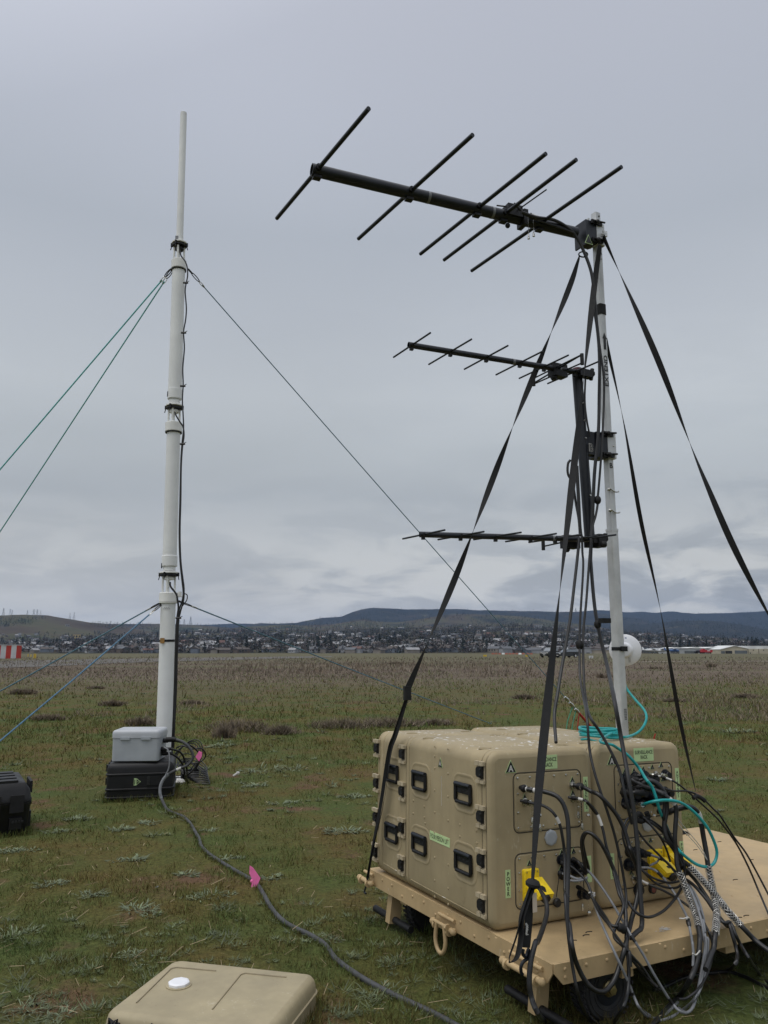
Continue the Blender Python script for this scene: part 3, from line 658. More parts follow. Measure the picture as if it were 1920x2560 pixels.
# hangars
def hangar_frame(px0, px1, py, Y): 
    a, b_ = at_y(px0, py, Y), at_y(px1, py, Y); a[2] = b_[2] = float(ground_h(a[0], a[1])); return a, b_
HG = mat('hangar_white', (.36, .375, .385), .6, scale=.2); HGD = mat('hangar_door_grey', (.11, .125, .135), .6, scale=.2); HGT = mat('hangar_tan', (.45, .41, .31), .6, scale=.2); HROOF = mat('hangar_roof', (.66, .67, .66), .5, scale=.2); HT = mat('hangar_trim', (.16, .14, .11), .7)
YH = 345
a, b_ = hangar_frame(1673, 1806, 1633, YH); ex = V(1, 0, 0); ey = V(0, 1, 0); sc = YH / FPX; Lh = b_[0] - a[0]
t = thing('hangar_row', 'long white row hangar with grey doors and pale low roof', 'hangar', a)
hgt = 18.5 * sc
MB().box(a, ex, ey, ZX, (0, 0, -.3), (Lh, 14, hgt)).build('wall', HG, t)
mb = MB(); 
for k in range(3):
    x0 = Lh * k / 3; mb.prism([(x0 - .15, hgt), (x0 + Lh / 6, hgt + .45 + .08 * k), (x0 + Lh / 3, hgt + .15)], a - ey * .4, ex, ZX, ey, 15)
mb.build('roof', HROOF, t)
for x0, x1 in ((1676, 1698), (1711, 1735.5), (1753, 1779)):
    u0, u1 = (x0 - 1673) * sc, (x1 - 1673) * sc; d = MB().box(a, ex, ey, ZX, (u0, -.10, 0), (u1, -.005, hgt * .66)).build('door', HGD, t)
    mb = MB()
    for z in (.2, .42): mb.box(a, ex, ey, ZX, (u0, -.14, hgt * z), (u1, -.101, hgt * z + .05))
    mb.build('rail', HT, d)
a2, b2 = hangar_frame(1802, 1940, 1633.5, YH - 12); sc = (YH - 12) / FPX
t = thing('tan_hangar', 'tan metal hangar with white roof and three dark door openings', 'hangar', a2)
uw = (1869 - 1802) * sc; hg = 15.5 * sc; pk = 22 * sc
mb = MB(); mb.prism([(0, -.3), (uw, -.3), (uw, hg), (uw * .52, pk), (0, hg * .85)], a2, ex, ZX, ey, 16); mb.box(a2, ex, ey, ZX, (uw, 0, -.3), (uw + 16, 16, hg)); mb.build('wall', HGT, t)
mb = MB(); mb.prism([(uw * .52, pk + .02), (uw + .1, hg + .05), (uw + .1, hg + .3), (uw * .52, pk + .3), (-.2, hg * .85 + .3), (-.2, hg * .85 + .05)], a2 - ey * .3, ex, ZX, ey, 16.6)
mb.prism([(uw * .55, pk + .1), (uw + 16, pk + .1), (uw + 16, hg - .1), (uw + .1, hg)], a2 + ey * .2, ex, ZX, ey, .2); mb.build('roof', HROOF, t)
for x0, x1, m, f in ((1803, 1812, HGD, .66), (1813.5, 1830, mat('hangar_interior', (.03, .032, .036), .8), .68), (1836.5, 1867, HGD, .74)):
    u0, u1 = (x0 - 1802) * sc, (x1 - 1802) * sc; MB().box(a2, ex, ey, ZX, (u0, -.12, 0), (u1, -.01, hg * f)).build('door', m, t)
for x0, x1, z0, z1 in ((1873.5, 1876, 0, .42), (1881.5, 1884, .72, .86), (1906.5, 1909, .72, .86)):
    u0, u1 = (x0 - 1802) * sc, (x1 - 1802) * sc; MB().box(a2, ex, ey, ZX, (u0, -.10, hg * z0), (u1, -.01, hg * z1)).build('window' if z0 else 'side_door', WIN, t)
for x0 in (1869, 1895): MB().box(a2, ex, ey, ZX, ((x0 - 1802) * sc, -.16, 0), ((x0 - 1802) * sc + .2, -.01, hg)).build('downpipe', HT, t)

PW = mat('aircraft_white', (.70, .71, .73), .35, scale=.5); PB = mat('aircraft_blue', (.05, .12, .30), .35, scale=.5); GLS = mat('sky_tinted_glass', (.15, .175, .20), .12, spec=1.0)  # glass base is lightened: the sky's reflection is put into its colour
def plane_(px, py, Y, body, label, yaw, s=1.0, high=True):
    p = at_y(px, py, Y); p[2] = float(ground_h(p[0], p[1])); c, sn = math.cos(yaw), math.sin(yaw); f = V(c, sn, 0) * s; l = V(-sn, c, 0) * s; z = ZX * s
    t = thing('light_aircraft', label, 'aircraft', p, 'light aircraft by the hangars')
    P = lambda a, b, h: p + f * a + l * b + z * h
    MB().tube([P(2.4, 0, 1.2), P(1.9, 0, 1.22), P(.6, 0, 1.35), P(-1, 0, 1.35), P(-4.6, 0, 1.45)], [.15 * s, .5 * s, .62 * s, .55 * s, .12 * s], 12).build('fuselage', body, t)
    zw = 2.0 if high else 1.0
    mb = MB(); mb.prism([(.9, 0), (.75, .13), (.2, .15), (-.6, .02)], P(0, -5.2, zw), f, z, l, 10.4); mb.build('wing', body, t)
    MB().prism([(-4.0, 0), (-4.0, .08), (-4.9, .04)], P(0, -1.6, 1.5), f, z, l, 3.2).build('tailplane', body, t)
    MB().prism([(-3.7, 1.45), (-4.5, 2.7), (-4.95, 2.7), (-4.8, 1.45)], P(0, -.05, 0), f, z, l, .1).build('tail_fin', body, t)
    MB().tube([P(1.0, 0, 1.75), P(.2, 0, 1.95), P(-.7, 0, 1.8)], [.3 * s, .42 * s, .3 * s], 10).build('canopy', GLS, t)
    for q in ((.2, 1.1), (.2, -1.1), (1.9, 0)):
        mb = MB(); mb.cyl(P(q[0], q[1] - .09, .22), P(q[0], q[1] + .09, .22), .22 * s, n=12, mi=0); mb.tube([P(q[0], q[1], .22), P(q[0], q[1] * .5, 1.0)], .05 * s, 6, 1); mb.build('wheel', [BLACKR, PW], t)
plane_(1633, 1631.5, 330, PW, 'white high-wing light aircraft nearest the white dish', .15)
plane_(1657, 1631.5, 332, PW, 'white light aircraft parked between the other white plane and the hangar row', 2.9)
plane_(1686, 1631.8, 326, PB, 'blue and white light aircraft in front of the first hangar door', .1, .9)
def blob_car(px, py, Y, m, label, wpx, name='parked_car'):
    p = at_y(px, py, Y); p[2] = float(ground_h(p[0], p[1])); l = wpx * Y / FPX; e = V(1, 0, 0)
    t = thing(name, label, 'car', p, 'cars by the hangars')
    MB().prism([(-.5 * l, .3), (.5 * l, .3), (.5 * l, .8), (.36 * l, .95), (.2 * l, 1.4), (-.22 * l, 1.45), (-.42 * l, .95), (-.5 * l, .85)], p - V(0, .85, 0), e, ZX, V(0, 1, 0), 1.7).build('body', m, t)
    MB().prism([(.30 * l, .95), (.17 * l, 1.34), (-.2 * l, 1.38), (-.34 * l, .98)], p - V(0, .87, 0), e, ZX, V(0, 1, 0), 1.74).build('window', GLS, t)
    for k in (-.3, .3):
        for s_ in (-.86, .62): MB().cyl(p + V(k * l, s_, .33), p + V(k * l, s_ + .24, .33), .33, n=14).build('wheel', BLACKR, t)
blob_car(1747, 1632, 322, BLACKM, 'black car in front of the second and third hangar doors', 20)
REDV = mat('vehicle_red', (.42, .02, .03), .4, scale=1)
p = at_y(1766, 1632.8, 318); p[2] = float(ground_h(p[0], p[1])); t = thing('red_truck', 'bright red box-sided truck before the third hangar door', 'truck', p)
l_ = 26 * 318 / FPX
MB().prism([(-.5 * l_, .5), (.5 * l_, .5), (.5 * l_, 1.5), (-.5 * l_, 1.5)], p - V(0, 1, 0), V(1, 0, 0), ZX, V(0, 1, 0), 2).build('body', REDV, t)
MB().prism([(-.5 * l_, .9), (-.42 * l_, 1.51), (-.2 * l_, 1.51), (-.2 * l_, 1.9), (-.38 * l_, 1.9)], p - V(0, .9, 0), V(1, 0, 0), ZX, V(0, 1, 0), 1.8).build('cab', REDV, t)
MB().box(p, V(1, 0, 0), V(0, 1, 0), ZX, (0, -1.03, .95), (1.2, -1.005, 1.3)).build('emblem', SW, t)
for k in (-.32, .3): MB().cyl(p + V(k * l_, -.95, .4), p + V(k * l_, -.65, .4), .4, n=14).build('wheel', BLACKR, t)

# the two parked vehicles in the grass
def suv(px, py, label, m, yaw, Ls, Hs, square, front):
    p = at_z(px, py, 0); p[2] = float(ground_h(p[0], p[1])); f = V(math.cos(yaw), math.sin(yaw), 0); l = V(-f[1], f[0], 0)
    t = thing('parked_vehicle', label, 'car', p, 'vehicles parked in the field'); P = lambda a, b, h: p + f * a + l * b + ZX * h
    h = Hs; x = Ls / 2
    lower = [(-x, .42), (-x * .97, .32), (x * .95, .30), (x, .5), (x * .99, h * .52), (x * .9, h * .58), (x * .44, h * .62), (-x * .99, h * .64)]
    mb = MB(); r0, r1, r2, r3 = [[P(a, s_ * w_, z) for a, z in lower] for s_, w_ in ((-1, .80), (-1, .90), (1, .90), (1, .80))]
    r0 = [P(a * .98, -.80, z) for a, z in lower]; r3 = [P(a * .98, .80, z) for a, z in lower]
    mb.loft([r0, r1, r2, r3], 0, False)
    top = [(x * .46, h * .61), (x * (.20 if square else .08), h * .97), (-x * .2, h), (-x * (.86 if square else .70), h * .96), (-x * .98, h * .63)]
    mb.loft([[P(a, -.84, h * .62) if k in (0, 4) else P(a, -.66, z) for k, (a, z) in enumerate(top)], [P(a, .84, h * .62) if k in (0, 4) else P(a, .66, z) for k, (a, z) in enumerate(top)]], 0, False)
    mb.build('body', m, t)
    mb = MB()
    for s_ in (-1, 1): mb.add([P(x * .36, s_ * .838, h * .66), P(x * .16, s_ * .71, h * .92), P(-x * .80, s_ * .71, h * .92), P(-x * .88, s_ * .838, h * .67)], [(0, 1, 2, 3)])
    mb.add([P(x * .445, -.72, h * .65), P(x * .445, .72, h * .65), P(x * (.225 if square else .12), .6, h * .945), P(x * (.225 if square else .12), -.6, h * .945)], [(0, 1, 2, 3)]); mb.build('window', GLS, t)
    for a in (x * .62, -x * .60):
        for s_ in (-1, 1):
            w_ = MB().lathe(P(a, s_ * .70, .36), l * s_, [(.2, 0), (.36, .01), (.37, .10), (.36, .20), (.22, .215)], 18).build('wheel', BLACKR, t)
            MB().lathe(P(a, s_ * .90, .36), l * s_, [(.21, 0), (.20, .03), (.05, .02)], 14).build('rim', ALU, w_)
    for s_ in (-1, 1): MB().box(P(x, s_ * .62, h * .46), l, ZX, f, (-.16, -.07, -.06), (.16, .09, .025)).build('headlight', LIGHTLBL, t)
    MB().box(P(x, 0, h * .44), l, ZX, f, (-.40, -.10, -.02), (.40, .09, .02)).build('grille', ALU if front else BLACKP, t)
    MB().box(P(x, 0, h * .27), l, ZX, f, (-.22, -.06, -.02), (.22, .06, .035)).build('number_plate', LIGHTLBL, t)
    if square:
        mb = MB()
        for s_ in (-.55, .55): mb.tube([P(x * .1, s_, h + .02), P(x * .05, s_, h + .10), P(-x * .7, s_, h + .10), P(-x * .75, s_, h + .02)], .03, 6)
        mb.build('roof_rack', BLACKP, t)
suv(1374, 1644.0, 'dark upright four-wheel drive with roof rack facing the camera', mat('vehicle_charcoal', (.026, .030, .030), .3, scale=1, coat=.4), -2.25, 4.4, 1.90, True, True)
suv(1417, 1644.5, 'dark grey rounded crossover parked right of the upright four-wheel drive', mat('vehicle_dark_grey', (.026, .031, .038), .3, scale=1, coat=.4), -2.60, 4.6, 1.62, False, False)

# ------------------------------------------------------------------ plants and grass of the near field
def blades(name, N, y0, y1, hmin, hmax, wfac, m, dens=None, lean=.9, xlim=.56):
    u = rng.random(N); y = 1 / (1 / y0 - u * (1 / y0 - 1 / y1)); x = (rng.random(N) * 2 - 1) * (xlim * y + .5)
    if dens is not None:
        k = rng.random(N) < dens(x, y); x, y = x[k], y[k]; N = len(x)
    clump = fbm(x, y, 4.5, 3, 12) * .6 + fbm(x, y, 15, 2, 13) * .6
    z = ground_h(x, y) - .004; h = (hmin + (hmax - hmin) * rng.random(N) ** 1.6) * np.clip((clump - .35) * 4, .25, 2.0) * (1 + .035 * np.maximum(y - 4, 0)); w = wfac * np.maximum(y, 2.5) * (.7 + .6 * rng.random(N))
    a = rng.random(N) * 6.283; le = lean * h * rng.random(N) ** .7; b = rng.random(N) * 6.283
    dx, dy = np.cos(a) * w / 2, np.sin(a) * w / 2
    v = np.empty((N, 3, 3)); v[:, 0] = np.stack([x - dx, y - dy, z], 1); v[:, 1] = np.stack([x + dx, y + dy, z], 1)
    v[:, 2] = np.stack([x + np.cos(b) * le, y + np.sin(b) * le, z + np.sqrt(np.maximum(h * h - le * le, (h * .25) ** 2))], 1)
    return kind(np_mesh(name, v.reshape(-1, 3), np.arange(3 * N).reshape(-1, 3), m, False), 'stuff')
def grass_material(name, stops, sc, isl=.45):
    m = bpy.data.materials.new(name); m.use_nodes = True; t = m.node_tree; b = t.nodes['Principled BSDF']; b.inputs['Roughness'].default_value = .8; b.inputs['Specular IOR Level'].default_value = .2
    g = nd(t, 'ShaderNodeNewGeometry'); n = nd(t, 'ShaderNodeTexNoise'); n.inputs['Scale'].default_value = sc; n.inputs['Detail'].default_value = 6; n.inputs['Roughness'].default_value = .68; t.links.new(g.outputs['Position'], n.inputs[0])
    f = math_n(t, 'ADD', n.outputs[0], math_n(t, 'MULTIPLY', math_n(t, 'SUBTRACT', g.outputs['Random Per Island'], .5), .30))
    c = ramp_n(t, f, stops); v = ramp_n(t, g.outputs['Random Per Island'], [(0, 1 - isl), (1, 1 + isl)])
    t.links.new(mix_n(t, 1.0, c, v, 'MULTIPLY'), b.inputs['Base Color']); return m
TURF = grass_material('turf_blades', [(.24, (.150, .102, .048)), (.36, (.148, .114, .038)), (.46, (.122, .114, .034)), (.58, (.094, .116, .034)), (.74, (.070, .108, .033))], .9)
DRY = grass_material('dry_field_blades', [(.3, (.135, .106, .084)), (.47, (.175, .140, .110)), (.57, (.185, .155, .115)), (.66, (.115, .128, .06))], .16)
blades('turf_grass', 330000, 2.1, 20, .012, .042, .00105, TURF, lambda x, y: np.clip(3.2 * fbm(x, y, 1.3, 3, 4) - .75, .12, 1) * np.clip((20 - y) / 9, 0, 1))
blades('meadow_grass', 80000, 9, 50, .035, .075, .0011, TURF, lambda x, y: np.clip(fbm(x, y, .35, 3, 6) * 2.4 - .45, .10, 1) * np.clip((y - 9) / 5, 0, 1) * np.clip((50 - y) / 25, 0, 1))
blades('dry_grass', 70000, 26, 150, .03, .075, .00105, DRY, lambda x, y: np.clip(fbm(x * .5, y, .10, 3, 9) * 3.0 - .8, .15, 1) * np.clip((y - 28) / 28, .0, 1))
# straw and bleached stems lying about
STRAW = grass_material('bleached_straw', [(.3, (.19, .145, .085)), (.7, (.30, .24, .15))], 2.0, .4)
N = 1800; u = rng.random(N); y = 1 / (1 / 2.4 - u * (1 / 2.4 - 1 / 14)); x = (rng.random(N) * 2 - 1) * (.55 * y + .4)
a = rng.random(N) * 6.283; ln = (.02 + .07 * rng.random(N) ** 2) * (1 + .06 * y); w = .00030 * np.maximum(y, 3)
d = np.stack([np.cos(a), np.sin(a)], 1); pz = np.stack([-d[:, 1], d[:, 0]], 1) * w[:, None]; z = ground_h(x, y) + .014 + .012 * rng.random(N)
tl = .010 * rng.random(N); c0 = np.stack([x, y], 1); v = np.empty((N, 4, 3))
for k, (s1, s2) in enumerate(((-1, -1), (-1, 1), (1, 1), (1, -1))):
    v[:, k, :2] = c0 + d * (s1 * ln / 2)[:, None] + pz * s2; v[:, k, 2] = z + s1 * tl + s2 * .0004
kind(np_mesh('straw_litter', v.reshape(-1, 3), np.arange(4 * N).reshape(-1, 4), STRAW, False), 'stuff')

WEED = mat('grey_green_leaf', (.145, .178, .100), .75, var=.2, scale=14, island=.35)
def weed(px, py, wpx, label, n=130):
    p = at_z(px, py, 0); R = wpx / FPX * p[1] / 2 * 1.15; p[2] = float(ground_h(p[0], p[1])); mb = MB(); r = random.Random(int(px * 7 + py))
    hubs = [(0, 0, 1)] + [(r.gauss(0, .5), r.gauss(0, .35), r.uniform(.35, .7)) for _ in range(4)]; p0 = p; R0 = R
    for k in range(n):
        hx, hy, hs = hubs[k % 5]; p = p0 + V(hx, hy, 0) * R0; R = R0 * hs * .82
        a = r.uniform(0, 6.283); rr = R * math.sqrt(r.random()) * .75; b = a + r.uniform(-.9, .9); ln = R * r.uniform(.35, .75); w = max(.0026, .0011 * p[1]) * r.uniform(.6, 1.4); up = r.uniform(.02, .62)
        q = p + V(math.cos(a) * rr, math.sin(a) * rr * .9, 0); dd = V(math.cos(b), math.sin(b), 0); sd_ = V(-dd[1], dd[0], 0)
        m1 = q + dd * ln * .5 + ZX * ln * up * .55; m2 = q + dd * ln + ZX * ln * up * .62
        mb.add([q - sd_ * w * .5, q + sd_ * w * .5, m1 + sd_ * w * .6, m1 - sd_ * w * .6, m2], [(0, 1, 2, 3), (3, 2, 4)], 0, False)
    tag(mb.build('weed_clump', WEED), label, 'weed', 'grey-green weed clumps in the turf')
for a in ((190, 2050, 75, 'pale leafy weed clump between the two black cases'), (135, 2080, 60, 'grey-green weed clump just right of the left black case'), (300, 2078, 70, 'grey weed clump in front of the black rack case'),
          (375, 2060, 60, 'weed clump under the grey power cable near the rack case'), (525, 2076, 45, 'small weed clump right of the power cable bend'), (335, 2150, 75, 'low green weed clump midway down the left turf'),
          (465, 2185, 58, 'feathery green weed clump left of the pink cable flag'), (132, 2212, 66, 'dark green weed clump in the left turf, above a straw patch'), (225, 2240, 80, 'spiky grey weed clump beside dry stems in the left turf'),
          (520, 2244, 95, 'broad spiky weed clump between power cable and lid'), (340, 2280, 110, 'spread-out weed clump above the tan lid'), (45, 2340, 110, 'large bushy weed clump at the left photo edge'),
          (350, 2400, 95, 'grey weed clump touching the far corner of the tan lid'), (60, 2530, 110, 'straggly weed clump in the bottom left corner'), (680, 2192, 60, 'green weed clump right of the pink cable flag'),
          (660, 1925, 120, 'wide pale weed patch behind the white litter scrap'), (560, 2145, 60, 'weed tuft beside the power cable above the flag'), (640, 1965, 60, 'green weed tuft right of the cable coil'),
          (985, 2410, 90, 'dark weed clump under the left edge of the cart'), (950, 2480, 120, 'long-leaved weed clump below the hanging shackle'), (800, 2350, 80, 'weed clump right of the power cable near the cart'),
          (860, 2080, 80, 'pale weed clump left of the cart corner'), (880, 1990, 70, 'silvery weed tuft beside the rack straps'), (1790, 1950, 80, 'short weed tuft beyond the cart deck'), (1840, 1830, 90, 'pale weed patch at the right photo edge'),
          (560, 1868, 70, 'green weed patch above the pink flag on a wire'), (700, 2010, 70, 'low weed patch right of the white litter'), (25, 2130, 60, 'weed tuft below the left black case')): weed(*a)
# small leafy weeds strewn through the turf, beyond counting
r_ = np.random.default_rng(11); K = 1500; u = r_.random(K); yk = 1 / (1 / 3.0 - u * (1 / 3.0 - 1 / 30)); xk = (r_.random(K) * 2 - 1) * (.55 * yk + .4); ok = fbm(xk, yk, .8, 3, 31) > .50; xk, yk = xk[ok], yk[ok]; K = len(xk); Lf = 22
rk = (.02 + .05 * r_.random(K) ** 2) * (1 + .05 * yk); x = np.repeat(xk, Lf); y = np.repeat(yk, Lf); rr = np.repeat(rk, Lf); a = r_.random(K * Lf) * 6.283; ro = rr * np.sqrt(r_.random(K * Lf)) * .7; ln = rr * (.4 + .6 * r_.random(K * Lf)); w = .0006 * np.maximum(y, 3) * (.6 + .8 * r_.random(K * Lf))
bx_, by_ = x + np.cos(a) * ro, y + np.sin(a) * ro; b = a + r_.normal(0, .7, K * Lf); z = ground_h(bx_, by_) + .004; up = ln * (.1 + .6 * r_.random(K * Lf)); v = np.empty((K * Lf, 3, 3))
v[:, 0] = np.stack([bx_ - np.sin(b) * w, by_ + np.cos(b) * w, z], 1); v[:, 1] = np.stack([bx_ + np.sin(b) * w, by_ - np.cos(b) * w, z], 1); v[:, 2] = np.stack([bx_ + np.cos(b) * ln, by_ + np.sin(b) * ln, z + up], 1)
kind(np_mesh('leafy_weeds', v.reshape(-1, 3), np.arange(3 * K * Lf).reshape(-1, 3), mat('weed_leaf_green', (.105, .132, .064), .75, var=.25, scale=3, island=.4), False), 'stuff')
TWIG = mat('dry_shrub_twigs', (.195, .155, .112), .9, var=.25, scale=6, island=.4)
def shrub(px, py, wpx, hpx, label, n=270):
    p = at_z(px, py, 0); s = p[1] / FPX; W_, H_ = wpx * s / 2, hpx * s; p[2] = float(ground_h(p[0], p[1])); mb = MB(); r = random.Random(int(px * 3 + py))
    for k in range(n if p[1] < 40 else n // 3):
        a = r.uniform(0, 6.283); q = p + V(math.cos(a) * W_ * .95 * r.random() ** .7, math.sin(a) * W_ * .5 * r.random(), -.02); tip = q + V(r.gauss(0, .30) * W_, r.gauss(0, .25) * W_, H_ * r.uniform(.45, 1.1) * (1 - .4 * min(1, abs(q[0] - p[0]) / W_)))
        w = max(.003, .0006 * p[1]); sd_ = V(math.cos(a), math.sin(a), 0) * w; mid = (q + tip) / 2 + V(r.gauss(0, .06), r.gauss(0, .06), 0) * H_
        mb.add([q - sd_, q + sd_, mid + sd_ * .7, mid - sd_ * .7, tip], [(0, 1, 2, 3), (3, 2, 4)])
        for j in range(2):
            e = mid + V(r.gauss(0, .15), r.gauss(0, .12), r.uniform(.1, .4)) * max(W_ * .6, H_); mb.add([mid - sd_ * .5, mid + sd_ * .5, e], [(0, 1, 2)])
    tag(mb.build('dry_shrub', TWIG), label, 'shrub', 'dry shrubs in the field')
for a in ((280, 1765, 70, 22, 'low dark dry shrub left of the white antenna mast'), (352, 1815, 75, 32, 'brown dry shrub just behind the black rack case'), (55, 1736, 70, 20, 'dry shrub at the left photo edge below the guy lines'), (118, 1800, 90, 22, 'low dry shrub between left edge and grey box'),
          (600, 1828, 150, 42, 'open twiggy grey shrub right of the white mast'), (560, 1845, 60, 38, 'small upright twiggy shrub near the pink flag on a wire'), (700, 1835, 90, 34, 'grey-brown shrub midway between mast and racks'),
          (850, 1822, 150, 34, 'wide purplish dry thicket left behind the tan racks'), (980, 1816, 150, 32, 'wide purplish dry thicket directly behind the tan racks'), (1090, 1812, 90, 24, 'low end of the dry thicket behind the far rack'),
          (1310, 1748, 55, 18, 'single low shrub left of the hanging black cables'), (1510, 1695, 50, 18, 'small shrub behind the aluminium mast'), (1778, 1668, 26, 14, 'round dry bush far off below the hangars'), (1640, 1672, 40, 8, 'flat dark bush right of the white dish'),
          (990, 1660, 50, 8, 'low dark bush in the distant dry grass'), (240, 1722, 40, 10, 'tiny far shrub left of the white mast'), (1860, 1745, 70, 16, 'dry shrub at the right photo edge'), (1690, 1755, 60, 14, 'low shrub right of the mast between two straps'), (420 + 60, 1760, 60, 14, 'faint low shrub close right of the white mast')): shrub(*a)
# low brown scrub growing in drifts across the middle of the field
r_ = np.random.default_rng(3); N = 60000; u = r_.random(N); y = 1 / (1 / 12 - u * (1 / 12 - 1 / 110)); x = (r_.random(N) * 2 - 1) * (.56 * y + .5)
dn = fbm(x * .45, y, .16, 4, 21) * .7 + fbm(x, y, .7, 3, 22) * .45; k = dn > .60 + .13 * np.clip((26 - y) / 12, 0, 1); x, y, dn = x[k], y[k], dn[k]; N = len(x)
z = ground_h(x, y) - .01; h = (.04 + .16 * r_.random(N) ** 1.5) * np.clip((dn - .58) * 8, .3, 1.2); w = .0005 * y; a = r_.random(N) * 6.283
v = np.empty((N, 3, 3)); v[:, 0] = np.stack([x - np.cos(a) * w, y - np.sin(a) * w, z], 1); v[:, 1] = np.stack([x + np.cos(a) * w, y + np.sin(a) * w, z], 1)
v[:, 2] = np.stack([x + r_.normal(0, .6, N) * h, y + r_.normal(0, .6, N) * h, z + h], 1)
kind(np_mesh('field_scrub', v.reshape(-1, 3), np.arange(3 * N).reshape(-1, 3), TWIG, False), 'stuff')
mb = MB()
for k in range(900):
    x_, y_ = random.uniform(560, 1330), random.gauss(1668, 9); p = at_z(x_, y_, 0)
    if p[1] < 20 or p[1] > 130: continue
    p[2] = float(ground_h(p[0], p[1])); w = .03 + .0006 * p[1]; h = random.uniform(.15, .42); a = random.uniform(0, 6.3)
    mb.add([p + V(math.cos(a) * w, math.sin(a) * w, 0), p - V(math.cos(a) * w, math.sin(a) * w, 0), p + V(random.gauss(0, .06), 0, h)], [(0, 1, 2)])
kind(mb.build('dead_stalks', TWIG), 'stuff')

# ------------------------------------------------------------------ the white antenna mast
YP = 8.85
def mp_(x, y): return at_y(x, y, YP)
def axis_x(y): return 459 + (y - 285) * (412 - 459) / (1860 - 285)
base = at_y(410, 1885, YP); base[2] = 0
topm = mp_(axis_x(285), 285); ax = unit(topm - base)
def on_axis(y):
    r = mp_(axis_x(y), y); return base + ax * ((r[2] - base[2]) / ax[2])
def rad(wpx, y): return wpx / FPX * np.dot(on_axis(y) - CAM, FW) / 2
t = thing('antenna_mast', 'tall white sectioned fibreglass antenna mast with a slim whip on top', 'antenna mast', base)
def seg(name, ya, yb, wa, wb, m=WHITEP, n=28):
    return MB().lathe(on_axis(ya), ax, [(rad(wa, ya), 0), (rad(wb, yb), np.linalg.norm(on_axis(yb) - on_axis(ya)))], n).build(name, m, t)
def collar(y, w, hpx, m, name):
    s = np.dot(on_axis(y) - CAM, FW) / FPX; h = hpx * s; r = w * s / 2; b = min(.006, h * .2)
    return MB().lathe(on_axis(y) - ax * h / 2, ax, [(r - b, 0), (r, b), (r, h - b), (r - b, h)], 28).build(name, m, t)
seg('whip', 606, 290, 17, 16); collar(286, 15.5, 10, WHITEP, 'tip_cap'); collar(600, 18, 26, WHITEP, 'whip_ferrule')
MB().box(on_axis(598), V(1, 0, 0), V(0, 1, 0), ax, (-rad(17, 598), -rad(19, 598), -.02), (-rad(2, 598), -rad(8, 598), .02)).build('data_plate', GREYC, t)
for nm, ya, yb, w0, w1 in (('upper_tube', 978, 655, 33, 31), ('middle_tube', 1408, 1065, 34.5, 33), ('base_tube', 1880, 1500, 40, 36)):
    tb = seg(nm, ya, yb, w0, w1)
for yj, w in ((611, 26), (1017, 29), (1434, 32)):      # couplings: ferrule, black clamp ring, standoff rods, lower collar
    s = np.dot(on_axis(yj) - CAM, FW) / FPX; c = on_axis(yj)
    if yj > 700:
        collar(yj - 31, 1.13 * w + 2, 27, WHITEP, 'ferrule'); collar(yj - 12, .92 * w + 1, 12, WHITEP, 'ferrule')
    fl = collar(yj - 2, 1.38 * w + 2, 4.5, WHITEM, 'flange'); cr = collar(yj + 4, 1.34 * w, 6, BLACKP, 'clamp_ring')
    collar(yj + 12, .80 * w, 8, BLACKP if yj < 700 else WHITEM, 'cable_entry')
    for a_ in (0.4, 1.9, 3.3, 4.7): MB().cyl(c - ax * 54 * s + V(math.cos(a_), math.sin(a_), 0) * w * .46 * s, c - ax * 2 * s + V(math.cos(a_), math.sin(a_), 0) * w * .46 * s, 2.6 * s, n=10).build('standoff_rod', WHITEM, t)
    for a_ in (-.05, 3.2, 4.5):
        q = c + V(math.cos(a_), math.sin(a_), 0) * w * .72 * s
        MB().box(q, V(math.cos(a_), math.sin(a_), 0), V(-math.sin(a_), math.cos(a_), 0), ZX, (-1.5 * s, -2 * s, -7 * s), (2.5 * s, 2 * s, 2 * s)).tube([q - ZX * 6 * s, q + V(math.cos(a_), math.sin(a_), 0) * 2.5 * s - ZX * 16 * s], 1.1 * s, 6).build('clamp_lever', BLACKP, t)
    lower = collar(yj + 52 + (8 if yj > 1400 else 0), 1.30 * w + (4 if yj > 700 else 3), 24, WHITEM, 'collar')
    collar(yj + 65 + (8 if yj > 1400 else 0), 1.32 * w + 3, 2.2, BLACKP if yj < 1400 else WHITEM, 'gasket')
c = on_axis(1602); MB().lathe(c - ax * .013, ax, [(rad(38.5, 1602) * 1.0, 0), (rad(38.5, 1602), .026)], 28, cap=False).build('tape_band', BLACKP, t)
MB().box(c, V(1, 0, 0), V(0, 1, 0), ax, (-rad(22, 1602), -rad(44, 1602), -.030), (-rad(2, 1602), -rad(39, 1602), .030)).build('brown_sticker', BROWNP, t)
c = on_axis(1521); mb = MB()
for k in range(7): mb.box(c + V(-.030 + .011 * k, -rad(38.9, 1521) * math.cos((-.030 + .011 * k) / rad(38, 1521)), .006 if k % 2 else -.008), V(1, 0, 0), V(0, 1, 0), ZX, (0, -.0015, -.004), (.007, .001, .003))
mb.build('stencil_mark', CABLE2, t)
for y_ in (987, 1415): 
    c = on_axis(y_); MB().box(c, V(.5, -.86, 0), V(.86, .5, 0), ZX, (-.02, -rad(36.5, y_), -.03), (.02, -rad(30, y_), .03))
    a_ = 3.5; r_ = rad(38 if y_ > 1200 else 35, y_); q = c + V(math.cos(a_), math.sin(a_), 0) * r_
    MB().box(q, V(-math.sin(a_), math.cos(a_), 0), V(math.cos(a_), math.sin(a_), 0), ZX, (-.022, -.008, -.028), (.022, .004, .028)).build('data_plate', CABLE2, t)
s = np.dot(on_axis(1490) - CAM, FW) / FPX; q = mp_(449, 1484)
